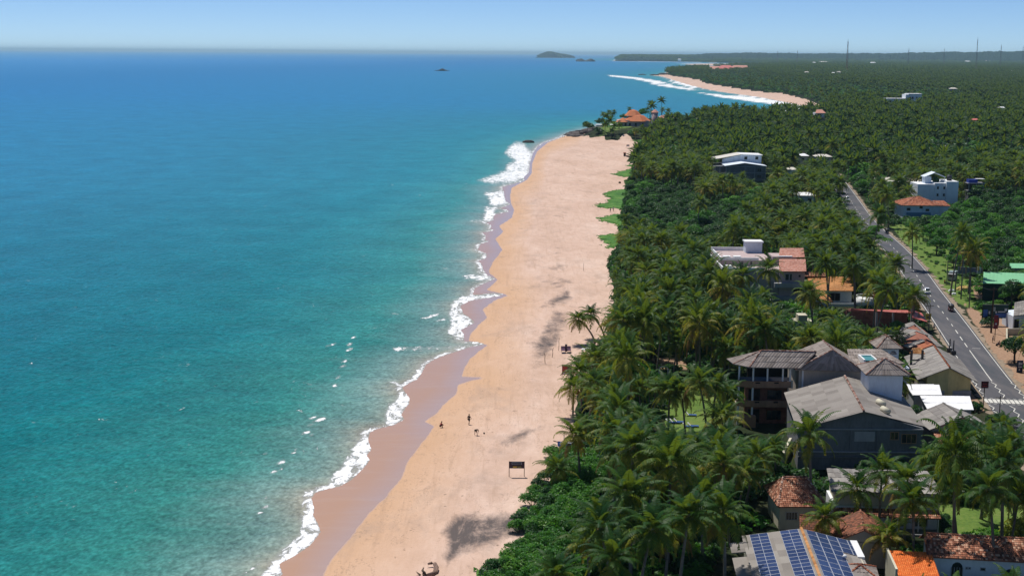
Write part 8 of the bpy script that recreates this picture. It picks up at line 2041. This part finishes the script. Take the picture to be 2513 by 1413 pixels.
# ragged growth on the island and palms on the headland
ix, iy = at(1362, 142.6, 0); n = 90
a = nrng.uniform(0, 6.28, n); q_ = np.sqrt(nrng.uniform(0, 1, n)); xx = q_ * np.cos(a); 
zz = np.array([86 * math.sin(math.acos(min(.999, abs(qq) ** 1.8))) ** 1.0 * isl_top(u) * .93 for qq, u in zip(q_, xx)])
for i in range(3):
    pass
scatter('island_trees', 'trees covering the island', C_far, ix + xx * 230, iy + q_ * np.sin(a) * 135, zz - 6, a, np.full(n, .85), nrng.integers(0, 4, n))
hpx = [(1500, 300), (1510, 300), (1600, 305), (1620, 306), (1640, 305), (1660, 306), (1680, 305), (1590, 318), (1575, 325), (1605, 325), (1560, 330), (1625, 320), (1645, 325), (1545, 300), (1550, 318), (1665, 322), (1690, 318)]
P_ = np.array([at(a_, b_, 6) for a_, b_ in hpx]); hz_ = 7 * sstep(sdf(P_[:, 0], P_[:, 1], HEAD), 0, 26) + G
for i in range(len(P_)):
    if foot_np(P_[i:i+1, 0], P_[i:i+1, 1], 2)[0]: continue
    tm, cm, nm, top = PV[i % 8]; px_, py_ = proj(P_[i, 0], P_[i, 1], hz_[i] + 8)
    e = plant('headland_palm', 'palm tree', ('palm on the headland', 'palms on the headland'), [('trunk', tm), ('crown', cm)], P_[i, 0], P_[i, 1], float(hz_[i]), i, .8, None, px=px_, py=py_)
    if i > 3: e.hide_render = False

# labels: alike plants that share a description are told apart by their order from left to right
ORD = ['first', 'second', 'third', 'fourth', 'fifth', 'sixth', 'seventh', 'eighth', 'ninth', 'tenth', 'eleventh', 'twelfth', 'thirteenth', 'fourteenth', 'fifteenth', 'sixteenth', 'seventeenth', 'eighteenth', 'nineteenth', 'twentieth']
_g = {}
for o in list(scene.objects):
    if o.parent is None and o.get('group') and o.get('label') and not o.get('kind'): _g.setdefault((o['group'], o['label']), []).append(o)
for (gr, lb), os_ in _g.items():
    if len(os_) > 20:
        os_.sort(key=lambda o: math.hypot(o.location.x, o.location.y)); rows = [os_[i:i + 12] for i in range(0, len(os_), 12)]
        for r_i, row in enumerate(rows[:20]):
            row.sort(key=lambda o: float(proj(o.location.x, o.location.y, o.location.z + 8)[0]))
            for i, o in enumerate(row): o['label'] = '%s from left, %s row back, %s' % (ORD[i], ORD[r_i], lb.replace('rounded ', ''))
        continue
    if len(os_) < 2: continue
    os_.sort(key=lambda o: float(proj(o.location.x, o.location.y, o.location.z + 8)[0]))
    for i, o in enumerate(os_): o['label'] = '%s from left, %s' % (ORD[i], lb)
